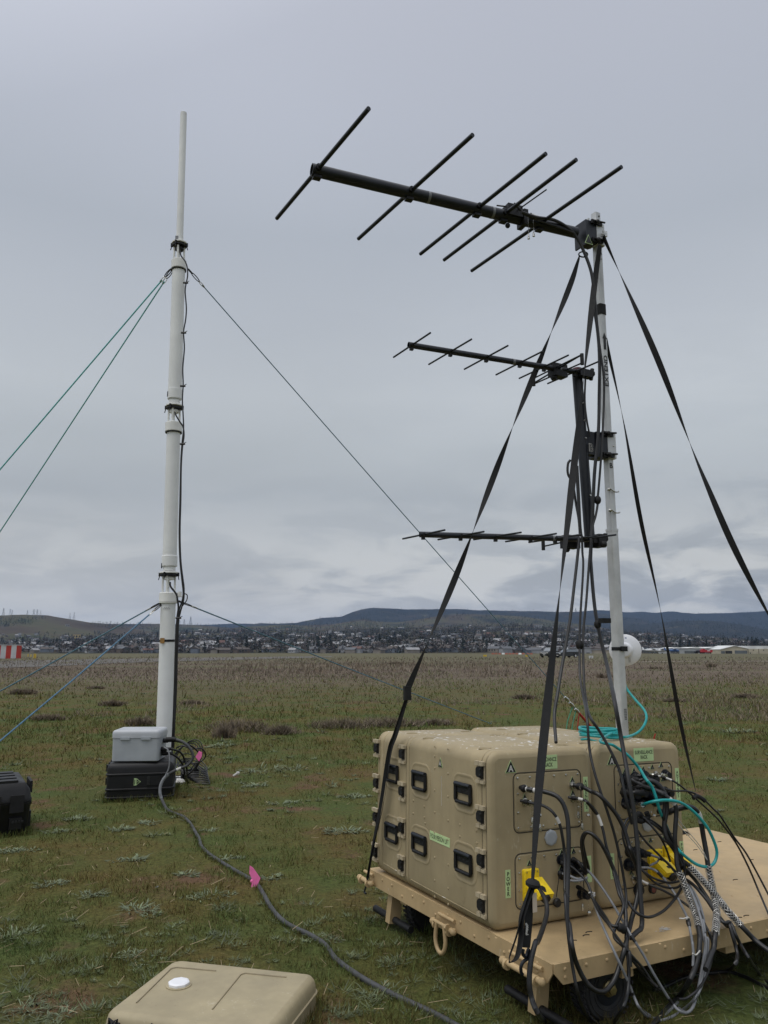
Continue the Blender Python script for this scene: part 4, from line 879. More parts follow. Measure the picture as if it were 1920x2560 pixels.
MB().cyl(q - ZX * 5 * s, q + ZX * 5 * s, 5 * s, n=16).cyl(q - ZX * 8 * s, q - ZX * 6 * s, 7 * s, n=16).tube([q - ZX * 7 * s, mp_(430, 1494)], 2 * s, 6).build('sensor_can', WHITEM, t)
MB().box(base, V(1, 0, 0), V(0, 1, 0), ZX, (-.2, -.2, 0), (.2, .2, .03)).build('base_plate', WHITEM, t)

# guy ropes with their snap links
def guy(name, a, b, r, m, label, group, link=True, d0=.25):
    d = unit(b - a); t = thing('guy_rope', label, 'guy rope', b, group); x, y = perp(d)
    L0 = a + d * d0 if link else a
    MB().tube([L0, (L0 * .6 + b * .4) - ZX * .01, b], r, 6).build('rope', m, t)
    if link:
        R = .022; P = []
        for k in range(25): 
            q = 2 * math.pi * k / 24; P.append(a + d * (.13 + .07 * math.cos(q)) + x * R * math.sin(q) * 1.1)
        MB().tube(P, .006, 6, cap=False).build('snap_link', BLACKP, t)
        MB().tube([a, a + d * .08], .012, 6).build('eye_strap', CABLE2, t)
        P = [L0 + d * (.02 - .05 * math.cos(2 * math.pi * k / 12) - .03) + x * .018 * math.sin(2 * math.pi * k / 12) for k in range(13)]
        MB().tube(P, .005, 5, cap=False).build('thimble', STEEL, t)
    MB().cyl(b - ZX * .12, b + ZX * .05, .012, n=8).build('ground_stake', STEEL, t)
    return t
def ground_pt(x, y): p = at_z(x, y, 0); p[2] = float(ground_h(p[0], p[1])); return p
def line_ground(x0, y0, x1, y1, X): return ground_pt(X, y0 + (y1 - y0) * (X - x0) / (x1 - x0))
guy('u1', mp_(438, 662), line_ground(425, 680, 0, 1174, -620), .009, ROPET, 'higher of two teal upper guy ropes left of the white mast', 'upper guy ropes')
guy('u2', mp_(437, 664), line_ground(415, 705, 0, 1332, -330), .009, ROPET, 'lower of two teal upper guy ropes left of the white mast', 'upper guy ropes')
u3 = guy('u3', mp_(470, 672), ground_pt(1495, 1836), .0065, ROPED, 'long upper guy rope running right from the white mast down behind the racks', 'upper guy ropes')
guy('l1', mp_(414, 1500), line_ground(400, 1507, 0, 1727, -380), .008, ROPED, 'dark lower guy rope left of the white mast', 'lower guy ropes', d0=.22)
guy('l2', mp_(413, 1503), line_ground(385, 1525, 0, 1850, -240), .008, ROPE, 'bright blue lower guy rope left of the white mast', 'lower guy ropes', d0=.22)
guy('l3', mp_(447, 1503), ground_pt(1228, 1809), .008, ROPED, 'lower guy rope running right from the white mast to a stake behind the racks', 'lower guy ropes')
# tensioner on the long guy, near its stake
dd = None
pA, pB = at_y(470, 672, YP), ground_pt(1495, 1836); dg = unit(pB - pA); Lg = np.linalg.norm(pB - pA)
def along_px(x):
    lo, hi = 0., 1.
    for _ in range(50):
        m_ = (lo + hi) / 2
        if proj(pA + (pB - pA) * m_)[0] < x: lo = m_
        else: hi = m_
    return pA + (pB - pA) * lo
T = thing('rope_tensioner', 'red tensioner with steel shackles on the long guy line behind the racks', 'tensioner', along_px(1445))
MB().tube([along_px(1448), along_px(1490)], .022, 8).build('red_webbing', RED, T)
for xa, xb in ((1412, 1422), (1424, 1434), (1438, 1447)): MB().tube([along_px(xa), along_px((xa + xb) / 2), along_px(xb)], [.02, .034, .02], 8).build('shackle', STEEL, T)
for j, m in ((0, GREENR), (1, GREENR), (2, RED)):
    q = along_px(1432 + 8 * j); MB().tube([q, q + V(-.10 + .03 * j, 0, -.25), q + V(-.16 + .03 * j, .0, -.62)], .010, 5).build('cord_tail', m, T)

# cables taped down the mast
def ycable(name, pts, r, m, label, group=None, Y=YP - .22, n=5):
    return tag(MB().tube(smooth_path([at_y(x, y, Y) for x, y in pts], n), r, 7).build(name, m), label, 'cable', group)
ycable('mast_cable', [(450, 626), (453, 640), (462, 652), (468, 668), (469, 690), (465, 710), (463, 730), (466, 770), (464, 800), (459, 830), (461, 870), (457, 920), (458, 960), (456, 1000), (458, 1040), (459, 1072), (455, 1110), (452, 1160), (450, 1250), (448, 1330), (450, 1400), (455, 1450), (458, 1480), (456, 1500), (448, 1525), (444, 1560), (441, 1620), (439, 1700), (436, 1780), (432, 1850), (430, 1880)], .0085, CABLE, 'black feed cable dropping the full height of the white mast from the whip coupling', 'cables on the white mast')
ycable('mast_cable', [(437, 1030), (441, 1040), (450, 1055), (458, 1068), (460, 1090), (456, 1120), (453, 1170), (452, 1250), (450, 1330), (452, 1400), (457, 1445), (460, 1470), (459, 1500), (451, 1530), (446, 1560), (443, 1640), (441, 1720), (437, 1800), (434, 1870)], .009, CABLE, 'black cable leaving the middle coupling of the white mast', 'cables on the white mast')
ycable('mast_cable', [(425, 1455), (427, 1467), (440, 1484), (444, 1500), (446, 1520), (443, 1545), (440, 1600), (437, 1700), (434, 1790), (430, 1870)], .011, CABLE, 'black cable leaving the lowest coupling of the white mast', 'cables on the white mast')
ycable('mast_cable', [(462, 1484), (468, 1488), (467, 1500), (460, 1510), (454, 1518)], .006, CABLE, 'small curled lead from the sensor can on the white mast', 'cables on the white mast')
for k, (x, y) in enumerate(((464, 707), (459, 832), (457, 965), (456, 1110), (446, 1545))):
    q = at_y(x, y, YP - .225); tag(MB().tube([q - V(.03, 0, 0), q, q + V(.03, 0, .0)], .012, 6).tube([q, q + V(.045, -.01, .02)], .004, 5).build('cable_tie', BLACKP), ['topmost cable tie on the white mast below the guy links', 'second cable tie down the white mast', 'third cable tie, just above the middle coupling', 'fourth cable tie, below the middle coupling collar', 'lowest cable tie, below the sensor can'][k], 'cable tie', 'cable ties on the mast cables')

# ------------------------------------------------------------------ black rack case, grey box and the second black case
def ribbed_case(name, o, ex, ey, w, d, h, label, cat, lidz=None):
    t = thing(name, label, cat, o)
    mb = MB(); rsolid(mb, o, ex, ey, ZX, w, d, .045, [(.014, 0), (.002, .02), (0, .03), (0, h - .05), (.008, h - .02), (.03, h - .002), (.05, h)], 0)
    mb.build('shell', BLACKP, t)
    return t
cA, cB = at_z(262, 2006, 0), at_z(432, 1994, 0); ex = unit(V(cB[0] - cA[0], cB[1] - cA[1], 0)); ex = V(math.cos(.22), math.sin(.22), 0); ey = V(-ex[1], ex[0], 0)
wc = float(np.dot(cB - cA, ex)); hc = float(at_y(263, 1907, cA[1])[2]); o = cA - ZX * .01
t = ribbed_case('rack_case', o, ex, ey, wc, .62, hc, 'black ribbed plastic rack case under the grey box by the white mast', 'case')
for z0, z1 in ((.035, .055), (hc * .30, hc * .36), (hc * .68, hc * .74)):
    mb = MB(); rsolid(mb, o + ZX * z0 - ex * .012 - ey * .012, ex, ey, ZX, wc + .024, .644, .06, [(.008, 0), (0, .006), (0, z1 - z0 - .006), (.008, z1 - z0)]); mb.build('rib', BLACKP, t)
fx = lambda a, z, d=.016: o + ex * (a * wc) + ZX * z - ey * d
mb = MB(); mb.box(fx(.60, hc * .42, .0), ex, ey, ZX, (0, -.012, 0), (wc * .2, .0, hc * .24)); mb.build('connector_panel', BLACKR, t)
mb = MB()
for k in range(4): mb.box(fx(.605, hc * (.435 + k * .054), 0), ex, ey, ZX, (0, -.018, 0), (.028, -.0125, .018))
mb.build('indicator', CABLE2, t)
q = fx(.46, hc * .52, .003); mb = MB(); mb.prism([(-.030, -.033), (-.010, -.033), (-.010, .033), (-.030, .033)], q, ex, ZX, -ey, .002); mb.prism([(-.008, .033), (-.008, -.033), (.033, 0)], q, ex, ZX, -ey, .002); pl = mb.build('warning_sticker', GLOW, t)
mb = MB(); mb.prism([(-.004, .024), (-.004, -.024), (.025, 0)], q - ey * .0022, ex, ZX, -ey, .0015); mb.box(q - ey * .0022, ex, ZX, -ey, (-.026, -.025, 0), (-.019, .022, .0015)); mb.build('emblem', INK, pl)
mb = MB(); mb.box(q - ey * .0036, ex, ZX, -ey, (.002, -.003, 0), (.012, .003, .0008)); mb.build('pictogram', GLOW, pl)
mb = MB()
for k in range(3): 
    for zz in (hc * .12, hc * .5, hc * .84): mb.box(o + ZX * zz + ey * (.12 + .17 * k), ex, ey, ZX, (-.02, 0, -.03), (.0, .07, .03))
mb.build('side_latch', BLACKR, t)
ex_case, ey_case = ex, ey
# grey polycarbonate box on top
gA = at_y(278, 1899, cA[1] + .08); gz = hc; bo = V(gA[0], cA[1] + .07, gz); gw = float(np.linalg.norm(at_y(398, 1897, bo[1] + .05) - at_y(278, 1899, bo[1]))); gh = float(at_y(278, 1826, bo[1])[2] - gz)
exg = V(math.cos(.06), math.sin(.06), 0); eyg = V(-exg[1], exg[0], 0)
t = thing('equipment_box', 'light grey plastic equipment box with hinged lid on top of the black rack case', 'box', bo)
mb = MB(); rsolid(mb, bo, exg, eyg, ZX, gw, .36, .03, [(.012, 0), (.004, .006), (-.0, gh * .72), (0, gh * .745)]); mb.build('body', GREYBOX, t)
mb = MB(); rsolid(mb, bo + ZX * gh * .75, exg, eyg, ZX, gw + .0, .36, .03, [(-.006, 0), (-.006, gh * .13), (-.003, gh * .19), (.006, gh * .235), (.018, gh * .25)]); mb.build('lid', GREYLID, t)
for a in (.18, .62): MB().box(bo, exg, eyg, ZX, (gw * a, -.016, gh * .70), (gw * (a + .2), -.0, gh * .78)).build('latch', GREYBOX, t)
for a, z in ((.34, .6), (.20, .35), (.26, .2)):
    q = bo + exg * gw + eyg * a * .5 + ZX * gh * z; MB().cyl(q, q + exg * .05, .022, n=12).cyl(q + exg * .05, q + exg * .11, .016, n=12).build('gland', BLACKR, t)
# second black case, cut by the left photo edge
bc = at_z(72, 2086, 0); exb = V(math.cos(.52), math.sin(.52), 0); eyb = V(-exb[1], exb[0], 0); hb = .45; wb = .55; db = .70
o = bc - exb * wb; hb = float(at_y(70, 1955, bc[1])[2])
t = thing('transit_case', 'black moulded transit case cut off by the left photo edge', 'case', o); hl = hb * .62
mb = MB(); rsolid(mb, o, exb, eyb, ZX, wb, db, .05, [(.03, 0), (.012, .03), (0, hl - .03), (-.006, hl - .02), (-.006, hl)]); mb.build('shell', BLACKP, t)
mb = MB(); rsolid(mb, o + ZX * (hl + .004), exb, eyb, ZX, wb, db, .05, [(-.006, 0), (-.006, .02), (0, .03), (.012, hb - hl - .06), (.05, hb - hl - .01), (.09, hb - hl)]); mb.build('lid', BLACKP, t)
for a in (.12, .42, .72):
    MB().box(o, exb, eyb, ZX, (wb * a, -.022, hl - .07), (wb * a + .10, -.004, hl + .06)).build('latch', BLACKR, t)
    MB().box(o, exb, eyb, ZX, (wb * a + .005, -.012, .05), (wb * a + .095, .012, hl - .11)).build('rib', BLACKP, t)
for b_ in (.1, .4, .7): MB().box(o, exb, eyb, ZX, (wb - .012, db * b_, .05), (wb + .012, db * b_ + .13, hl - .08)).build('rib', BLACKP, t)
for b_ in (.08, .30, .52, .74):
    MB().box(o, exb, eyb, ZX, (.08, db * b_, hb - .006), (wb - .10, db * b_ + .09, hb + .014)).build('lid_rib', BLACKP, t)
MB().box(o, exb, eyb, ZX, (wb + .001, db * .28, hl + .04), (wb + .022, db * .66, hl + .13)).build('side_handle', BLACKR, t)
mb = MB(); 
for k in range(4): mb.box(o, exb, eyb, ZX, (wb * .80 + .022 * k - .02, -.026, .10), (wb * .80 + .022 * k - .006, -.012, .115))
mb.build('label_mark', CABLE2, t)

# ------------------------------------------------------------------ tan case lid lying in the grass
TANSH = mat('tan_ridge_shade', (.24, .20, .125), .7)  # darker copy of the lid tan: the ridges' shade line put into the colour
lz = .134; l0 = at_z(270, 2529, lz); l1 = at_z(437, 2401, lz); l2 = at_z(785, 2424, lz)
l1 = at_z(434, 2391, lz); e1 = V(math.cos(R_(-14)), math.sin(R_(-14)), 0); e2 = V(-e1[1], e1[0], 0); lw = .668; ld = .545
lo = l1 - e2 * ld - V(0, 0, lz)
t = thing('case_lid', 'tan rack case lid lying flat on the turf with a white pressure valve', 'lid', lo)
mb = MB(); rsolid(mb, lo, e1, e2, ZX, lw, ld, .062, [(.010, 0), (.006, .004), (.006, .07), (.0, .072), (0, .078), (.006, .08), (.008, lz - .035), (.014, lz - .016), (.024, lz - .005), (.040, lz)], n=8); mb.build('shell', TANL, t)
ll = lambda x, y: at_z(x, y, lz + .0015)
for P in ([(341, 2507), (418, 2431), (428, 2422), (440, 2419), (455, 2419.5), (540, 2427)], [(531, 2523), (594, 2446), (602, 2437), (614, 2433), (630, 2434.5), (716, 2443)]):
    pts = [ll(*q) for q in P]
    MB().tube(smooth_path([p - ZX * .0005 for p in pts], 8), .0030, 6).build('pressed_ridge', TANSH, t)
q = at_z(447, 2463, lz); mb = MB(); mb.lathe(q, ZX, [(.042, 0), (.042, .012), (.036, .016), (.030, .016)], 8, sm=False); mb.build('pressure_valve', DISH, t)
MB().lathe(q, ZX, [(.050, -.002), (.050, .003), (.043, .004)], 20).build('valve_seat', TANL, t)
for x, y in ((304, 2545), (410, 2558)):
    q = at_z(x, y + 8, .10); q = lo + e1 * float(np.dot(q - lo, e1)) + ZX * .085; L_ = MB()
    L_.box(q, e1, e2, ZX, (-.02, -.018, -.035), (.02, .0, .03)); lt = L_.build('latch', BLACKP, t)
    MB().tube([q - e2 * .015 + e1 * s_ * .014 + ZX * z_ for s_, z_ in ((-1, .02), (-1.1, .045), (0, .035), (1.1, .045), (1, .02))], .005, 6).build('wire_bail', BLACKR, lt)

# ------------------------------------------------------------------ the cart
CU, CV, CZ = MC[:, 0], MC[:, 1], MC[:, 2]
cart = thing('equipment_cart', 'sand painted flat-deck equipment cart on pneumatic tyres carrying two tan racks', 'cart', TC(1.28, .75, -.277))
DL, DW, SK = 2.56, 1.50, .076
mb = MB(); rsolid(mb, OC - CZ * .012, CU, CV, CZ, DL, DW, .006, [(.002, 0), (0, .002), (0, .010), (.002, .012)], n=2); mb.build('deck', DECK, cart)
def skirt(o, e, out, L_, notch):
    mb = MB(); poly = [(notch, -SK), (L_ - notch, -SK), (L_, -SK * .45), (L_, -.002), (0, -.002), (0, -SK * .45)]
    mb.prism(poly, o, e, CZ, out, .006); k = .05
    while k < L_:
        for z in ((-.024, -.052) if k < .06 or k > L_ - .12 else ((-.024,) if int(k * 10) % 3 else (-.050,))):
            mb.lathe(o + e * k + CZ * z + out * .006, out, [(.0075, 0), (.006, .003), (.002, .0048)], 8)
        k += .105
    return mb.build('side_rail', DECK, cart)
skirt(OC, CU, -CV, DL, .04); skirt(OC + CV * DW, -CV, -CU, DW, .03); skirt(OC + CU * DL, CV, CU, DW, .03); skirt(OC + CU * DL + CV * DW, -CU, CV, DL, .04)
mb = MB()   # D-shaped pull slots pressed in the deck plate
for px, py in ((1435, 2353), (1467, 2339), (1474, 2331), (1722, 2058 + 30), (1800, 2105), (1840, 2200), (1780, 2215), (1850, 2295), (1880, 2150), (1868, 2290), (1740, 2125)):
    p = at_plane(px, py, MC, OC, 2, .0015); P = [p + CU * (.018 * math.cos(a)) + CV * (.010 * math.sin(a)) for a in np.linspace(.3, 2.8, 9)]
    mb.tube(P, .0022, 5)
mb.build('pull_slot', GASKET, cart)
mb = MB()
for px, py in ((1226, 2322), (1160, 2290), (1240, 2345), (1490, 2310), (1520, 2358), (1700, 2262), (1650, 2400 - 40), (1600, 2340), (1830, 2240), (1800, 2180), (1895, 2240)):
    p = at_plane(px, py, MC, OC, 2, .0); mb.lathe(p, CZ, [(.006, 0), (.005, .002), (.001, .003)], 8)
mb.build('rivet', DECK, cart)
mb = MB(); p = at_plane(1660, 2323, MC, OC, 2, .0012)
for k in range(40):
    a, b_ = random.gauss(0, .022), random.gauss(0, .010); w = random.uniform(.002, .008); q = p + CU * a + CV * b_ + CZ * .00002 * k
    mb.add([q, q + CU * w * 2, q + CU * w * 2.2 + CV * w * .7, q + CV * w * .8], [(0, 1, 2, 3)])
mb.build('paint_scuff', LIGHTLBL, cart)
mb = MB()
for a in (.35, .95, 1.6, 2.2): mb.box(OC, CU, CV, CZ, (a, .01, -.11), (a + .06, DW - .01, -.013))
mb.box(OC, CU, CV, CZ, (.02, .30, -.10), (DL - .02, .36, -.012)); mb.box(OC, CU, CV, CZ, (.02, DW - .36, -.10), (DL - .02, DW - .30, -.012)); mb.build('underframe', DECK, cart)
TYRE = mat('tyre_rubber', (.022, .022, .023), .75, var=.3, scale=30, bump=.4, bscale=200)
def wheel(u, v, r, wd_=.085):
    c = TC(u, v, 0); c[2] = r - .006; c = c.copy(); A_ = -CV.copy(); A_[2] = 0; A_ = unit(A_)
    mb = MB(); pf = [(r * .50, -wd_ * .42), (r * .72, -wd_ * .5), (r * .90, -wd_ * .46), (r * .985, -wd_ * .28), (r, 0), (r * .985, wd_ * .28), (r * .90, wd_ * .46), (r * .72, wd_ * .5), (r * .50, wd_ * .42)]
    mb.lathe(c, A_, pf, 40, cap=False)
    x, y = perp(A_)
    for k in range(34):
        a = 2 * math.pi * k / 34; rd = x * math.cos(a) + y * math.sin(a); tg = np.cross(A_, rd)
        for s_ in (-1, 1): mb.box(c + rd * r * .975, A_, tg, rd, (s_ * .024 - .017, -.006, 0), (s_ * .024 + .017, .006, .007))
    for q in (.62, .80): mb.tube([c + A_ * (wd_ * .5) + r * q * (x * math.cos(a) + y * math.sin(a)) for a in np.linspace(0, 2 * math.pi, 33)], .0022, 5, cap=False)
    w = mb.build('wheel', TYRE, cart)
    MB().lathe(c, A_, [(r * .50, wd_ * .44), (r * .46, wd_ * .30), (r * .30, wd_ * .22), (.030, wd_ * .24)], 28).build('rim', BLACKM, w)
    MB().lathe(c, A_, [(.032, wd_ * .2), (.030, wd_ * .55), (.022, wd_ * .62)], 16).lathe(c, A_, [(.018, wd_ * .6), (.018, wd_ * .78), (.008, wd_ * .80)], 6, sm=False).build('hub', BRASS, w)
    mb = MB()
    for k in range(5): a = 1.2566 * k + .4; q = c + (x * math.cos(a) + y * math.sin(a)) * r * .36; mb.lathe(q + A_ * wd_ * .22, A_, [(.008, 0), (.008, .012)], 6, sm=False)
    mb.build('lug_bolt', STEEL, w); return w
wc_ = at_plane(1528, 2484, MC, OC, 1, .10); wl = MC.T @ (wc_ - OC); WR = .126
wheel(.31, .085, WR); 
for u, v in ((.215, DW - .25), (DL - .31, .085), (DL - .31, DW - .085)):
    wheel(u, v, WR)
mb = MB(); 
for u in (.31, DL - .31): a_, b_ = TC(u, .12, 0), TC(u if u > 1 else .215, DW - .25, 0); a_[2] = b_[2] = WR; mb.cyl(a_, b_, .016, n=10)
mb.build('axle', BLACKM, cart)
# leg bracket with foam rolled bars below the near corner
def leg(u, v):
    top = [TC(u + a, v, -SK * .6) for a in (-.045, .045)]; mb = MB(); f0 = TC(u, v, 0)
    zb = .03
    A, B = TC(u - .022, v + .02, -.03), TC(u + .040, v + .02, -.03); Cc, D_ = TC(u + .012, v + .02, 0), TC(u - .05, v + .02, 0); Cc[2] = zb; D_[2] = zb + .01
    th = CV * .045; mb.loft([[A, B, Cc, D_], [A + th, B + th, Cc + th, D_ + th]], 0, False); mb.build('leg', DECK, cart)
    c = (Cc + D_) / 2 + ZX * .02
    g = MB().cyl(c - CV * .17 + ZX * 0, c - CV * .004, .017, n=14).cyl(c + th + CV * .002, c + th + CV * .17, .017, n=14); g.build('foam_roll', BLACKR, cart)
leg(.075, .13); leg(.06, DW - .22)
# tie-down rails and the shackle along the left end
def rail_bar(v0, v1, z0=-.055):
    mb = MB(); A, B = TC(-.032, v0, z0 - .012), TC(-.032, v1, z0 - .012)
    mb.tube([A, B], .0125, 12).tube([TC(-.012, v0 + .02, z0 + .022), TC(-.012, v1 - .02, z0 + .022)], .008, 10)
    for v in (v0 + .03, v1 - .03): mb.lathe(TC(-.034, v - .006, z0 - .018), CV, [(.020, 0), (.020, .012)], 16)
    mb.ball(A, .016).ball(B, .016); mb.build('tie_rail', DECK, cart)
rail_bar(.03, .27); rail_bar(DW - .08, DW + .06, -.045); rail_bar(.63, .80, -.055)
c = TC(-.045, .715, -.075); P = [c + CV * (.042 * math.cos(a)) * (1 if k < 99 else 1) + CZ * (.055 * math.sin(a) - .045) for k, a in enumerate(np.linspace(math.pi * .93, math.pi * 2.07, 15))]
mb = MB().tube([c + CV * -.030 + CZ * .02] + P[:] + [c + CV * .030 + CZ * .02], .0095, 10); mb.cyl(c + CV * -.055 + CZ * .02, c + CV * .055 + CZ * .02, .008, n=10); mb.lathe(c - CV * .062 + CZ * .02, CV, [(.016, 0), (.016, .012)], 6, sm=False); mb.build('shackle', DECK, cart)

# ------------------------------------------------------------------ the two racks
RU, RV, RZ = MR[:, 0], MR[:, 1], MR[:, 2]
def sticker_tri(par, T, u, z, s, v, letter='A', big=True):
    p = MB(); o = T(u, v, z); q = lambda k: [(-k, -k * .82), (k, -k * .82), (0, k * .98)]
    p.prism(q(s), o, RU, RZ, -RV, .0012); pl = p.build('warning_sticker', GLOW, par)
    b = MB(); b.prism([(a, c_ - s * .02) for a, c_ in q(s * .87)], o - RV * .0013, RU, RZ, -RV, .001); b.build('triangle', INK, pl)
    l = MB()
    if big: text(l, letter, o - RV * .0026 - RZ * s * .22, RU, RZ, s * 1.2, bold=.035)
    else: l.box(o - RV * .0026, RU, RZ, -RV, (-s * .28, -s * .5, 0), (s * .28, -s * .28, .0006))
    l.build('lettering', LIGHTLBL if big else GREYC, pl)
def sticker_text(par, o, ex, ey, nrm, w, h, string, size, bold=.012, line=1.0, stretch=1.0):
    pl = MB().box(o, ex, ey, nrm, (-w / 2, -h / 2, 0), (w / 2, h / 2, .0014)).build('label_sticker', GLOW, par)
    tw, th_ = text_size(string, bold, line); sz = min(size, h * .86 / th_); st = min(stretch, w * .9 / (tw * sz))
    m = MB(); text(m, string, o + nrm * .0019, ex, ey, sz, stretch=st, bold=bold, line=line); m.build('lettering', INK, pl)
def connector(mb, o, r=.011, l=.05, d=None, mi=0):
    d = -RV if d is None else d
    mb.lathe(o, d, [(r * 1.6, 0), (r * 1.6, .006), (r * .9, .007), (r * .9, l * .3), (r * 1.2, l * .31), (r * 1.2, l * .62), (r * .8, l * .64), (r * .8, l * .8), (r * 1.05, l * .81), (r * .95, l)], 10, mi)
def chain_cap(par, o, ln, flip=False):
    mb = MB(); n_ = int(ln / .007)
    for k in range(n_): mb.ball(o + RZ * (-ln * k / n_) - RV * .004, .0022, 0, 6)
    e = o - RZ * ln - RV * .006
    if flip: mb.ball(e, .009, 0, 8)
    else: mb.tube([e + RZ * .004, e - RZ * .012, e - RZ * .024], [.004, .0075, .0065], 8)
    return mb.build('dust_cap', STEEL, par)
def rack(T, label, name, W_, Hh_, which):
    L_ = 1.054; FV = -.025; t = thing('equipment_rack', label, 'rack', T(W_ / 2, .5, 0))
    o0 = T(0, 0, .004); H = Hh_ - .004
    def section(nm, v0, v1, prof): return rsolid(MB(), o0 + RV * v0 - RV * 0, -RU * -1, RZ, RV, W_, H, .055, prof, 0, 6)
    def sec(nm, v0, v1, first=None, last=None):
        prof = (first or [(.008, 0), (.002, .004), (0, .007)]) + (last or [(0, v1 - v0 - .007), (.002, v1 - v0 - .004), (.008, v1 - v0)])
        mb = MB(); rings = []
        for ins, d in prof:
            q = rrect(W_ - 2 * ins, H - 2 * ins, max(.055 - ins, .012), 6)
            rings.append([o0 + RU * (a + ins) + RZ * (b + ins) + RV * (v0 + d) for a, b in q])
        mb.loft(rings, 0, True); return mb.build(nm, TAN, t)
    sec('front_panel', FV, .004, first=[(.030, 0), (.016, .003), (.006, .010), (.001, .020)])
    sec('lid_rim', .004, .036); body = sec('body', .036, .688); sec('lid_rim', .688, .718); sec('rear_body', .718, .974); sec('lid_rim', .974, 1.024)
    sec('rear_lid', 1.024, L_ + .004, last=[(.001, .012), (.008, .024), (.030, .034)])
    for v in (.004, .036, .688, .718, .974, 1.024):
        q = rrect(W_ - .009, H - .009, .051, 6); rings = [[o0 + RU * (a + .0045) + RZ * (b + .0045) + RV * (v + d) for a, b in q] for d in (-.0035, .0035)]
        MB().loft(rings, 0, True, cap=False).build('gasket', GASKET, t)
    # left side hardware
    S_ = lambda v, z, out=0.0: T(0, v, z) - RU * out
    E1, E2, E3 = -RV, RZ, -RU      # along the side towards the front, up, outward
    if which == 'guidance':
        for v, zc in ((.567, .523), (.170, .523), (.565, .231), (.171, .233), (.857, .521), (.856, .228)):
            w, h = .130, .082
            pk = MB(); rsolid(pk, S_(v, zc + .005) - E1 * .098 - E2 * .088, E1, E2, E3, .196, .168, .055, [(0, -.002), (0, .001), (.004, .0022), (.009, .0022), (.013, .0004), (.02, .0002)], n=6); pk.build('handle_recess', TAN, body)
            hb = MB(); hb.box(S_(v, zc), E1, E2, E3, (-w * .42, .000, .0005), (w * .42, h * .42, .008)); hh_ = hb.build('handle', BLACKR, t)
            mb = MB(); mb.tube([S_(v, zc, .010) + E1 * a + E2 * b for a, b in ((-w * .46, h * .42), (-w * .47, -h * .36), (-w * .42, -h * .46), (w * .42, -h * .46), (w * .47, -h * .36), (w * .46, h * .42))], .0085, 8); mb.build('bail', BLACKP, hh_)
            mb = MB(); mb.cyl(S_(v, zc, .011) + E1 * (-w * .47) + E2 * h * .46, S_(v, zc, .011) + E1 * (w * .47) + E2 * h * .46, .0105, n=12); mb.build('hinge_bar', BLACKM, hh_)
            mb = MB()
            for a in (-.25, 0, .25): mb.lathe(S_(v, zc, .008) + E1 * a * w + E2 * h * .16, E3, [(.004, 0), (.002, .0015)], 8)
            mb.build('rivet', CABLE2, hh_)
        for vs, dv in ((.020, 1), (.735, .9), (1.030, .9)):
            for zc in (.632, .450, .275, .098):
                h, w = .078, .062; vs_ = vs + .014
                mb = MB(); 
                for s_ in (-1, 1):
                    mb.box(S_(vs_, zc), E1, E2, E3, (s_ * .0165 - .0145, h * .36, 0), (s_ * .0165 + .0145, h * .58, .016)); mb.box(S_(vs_, zc), E1, E2, E3, (s_ * .0165 - .0145, -h * .60, 0), (s_ * .0165 + .0145, -h * .42, .012))
                    mb.box(S_(vs_, zc), E1, E2, E3, (s_ * .0165 - .013, -h * .42, 0), (s_ * .0165 + .013, h * .36, .0025))
                lt = mb.build('latch', HINGE, t)
                mb = MB(); mb.prism([(-.022, .012), (-.013, .022), (.008, .020), (.021, .026), (.021, -.026), (.008, -.021), (-.013, -.021), (-.022, -.012)], S_(vs_, zc, .003), E1, E2, E3, .013)
                for z_ in (.012, -.012): mb.lathe(S_(vs_, zc, .016) + E1 * .016 + E2 * z_, E3, [(.006, 0), (.006, .004), (.003, .005)], 10)
                mb.build('latch_toggle', BLACKP, lt)
        mb = MB()
        for v, z in ((.43, .70), (.31, .70), (.43, .60), (.31, .59), (.43, .50), (.31, .49), (.43, .40), (.31, .385), (.43, .31), (.31, .30), (.43, .20), (.31, .195), (.43, .10), (.31, .095), (.43, .03), (.31, .028), (.53, .36), (.53, .41), (.64, .36), (.64, .42), (.21, .385), (.21, .335), (.075, .385), (.075, .335), (.52, .335), (.43, .655)):
            mb.lathe(S_(v, z), E3, [(.0062, -.0005), (.0052, .0022), (.0015, .0034)], 8)
        mb.build('rivet', TAN, body)
        pl = MB().prism([(-.021, -.021), (.021, -.021), (0, .023)], S_(.377, .632, .0004), E1, E2, E3, .0012).build('warning_sticker', GLOW, t)
        MB().prism([(-.0178, -.0195), (.0178, -.0195), (0, .0185)], S_(.377, .632, .0018), E1, E2, E3, .001).build('triangle', INK, pl)
        m = MB(); text(m, 'A', S_(.377, .628, .0030), E1, E2, .026, bold=.03); m.build('lettering', LIGHTLBL, pl)
        sticker_text(t, S_(.384, .291, .0006), unit(E1 - E2 * .012), E2, E3, .180, .040, 'FOUR PERSON LIFT', .030, .004)
        mb = MB()
        for k in range(9): a = .564 - k * .0145; mb.box(S_(.368 + .0016 * math.sin(k * 2.1), a, .0003), E1, E2, E3, (-.0008, -.0074, 0), (.0008, .0074, .0006))
        mb.build('paint_scratch', LIGHTLBL, body)
        mb = MB(); mb.tube([S_(v, z, .0002) for v, z in ((.66, .05), (.5, .048), (.06, .045))], .0022, 5).tube([S_(v, z, .0002) for v, z in ((.96, .06), (.73, .052))], .0022, 5); mb.build('seam_bead', TAN, body)
    else:
        for zc in (.523, .231):
            hb = MB(); hb.box(S_(.17, zc), E1, E2, E3, (-.055, -.01, .0), (.055, .03, .006)); hb.build('handle', BLACKR, t)
        for zc in (.632, .275):
            MB().box(S_(.034, zc), E1, E2, E3, (-.03, -.035, 0), (.03, .04, .004)).build('latch', HINGE, t)
    # top details: D-ring dimples
    mb = MB()
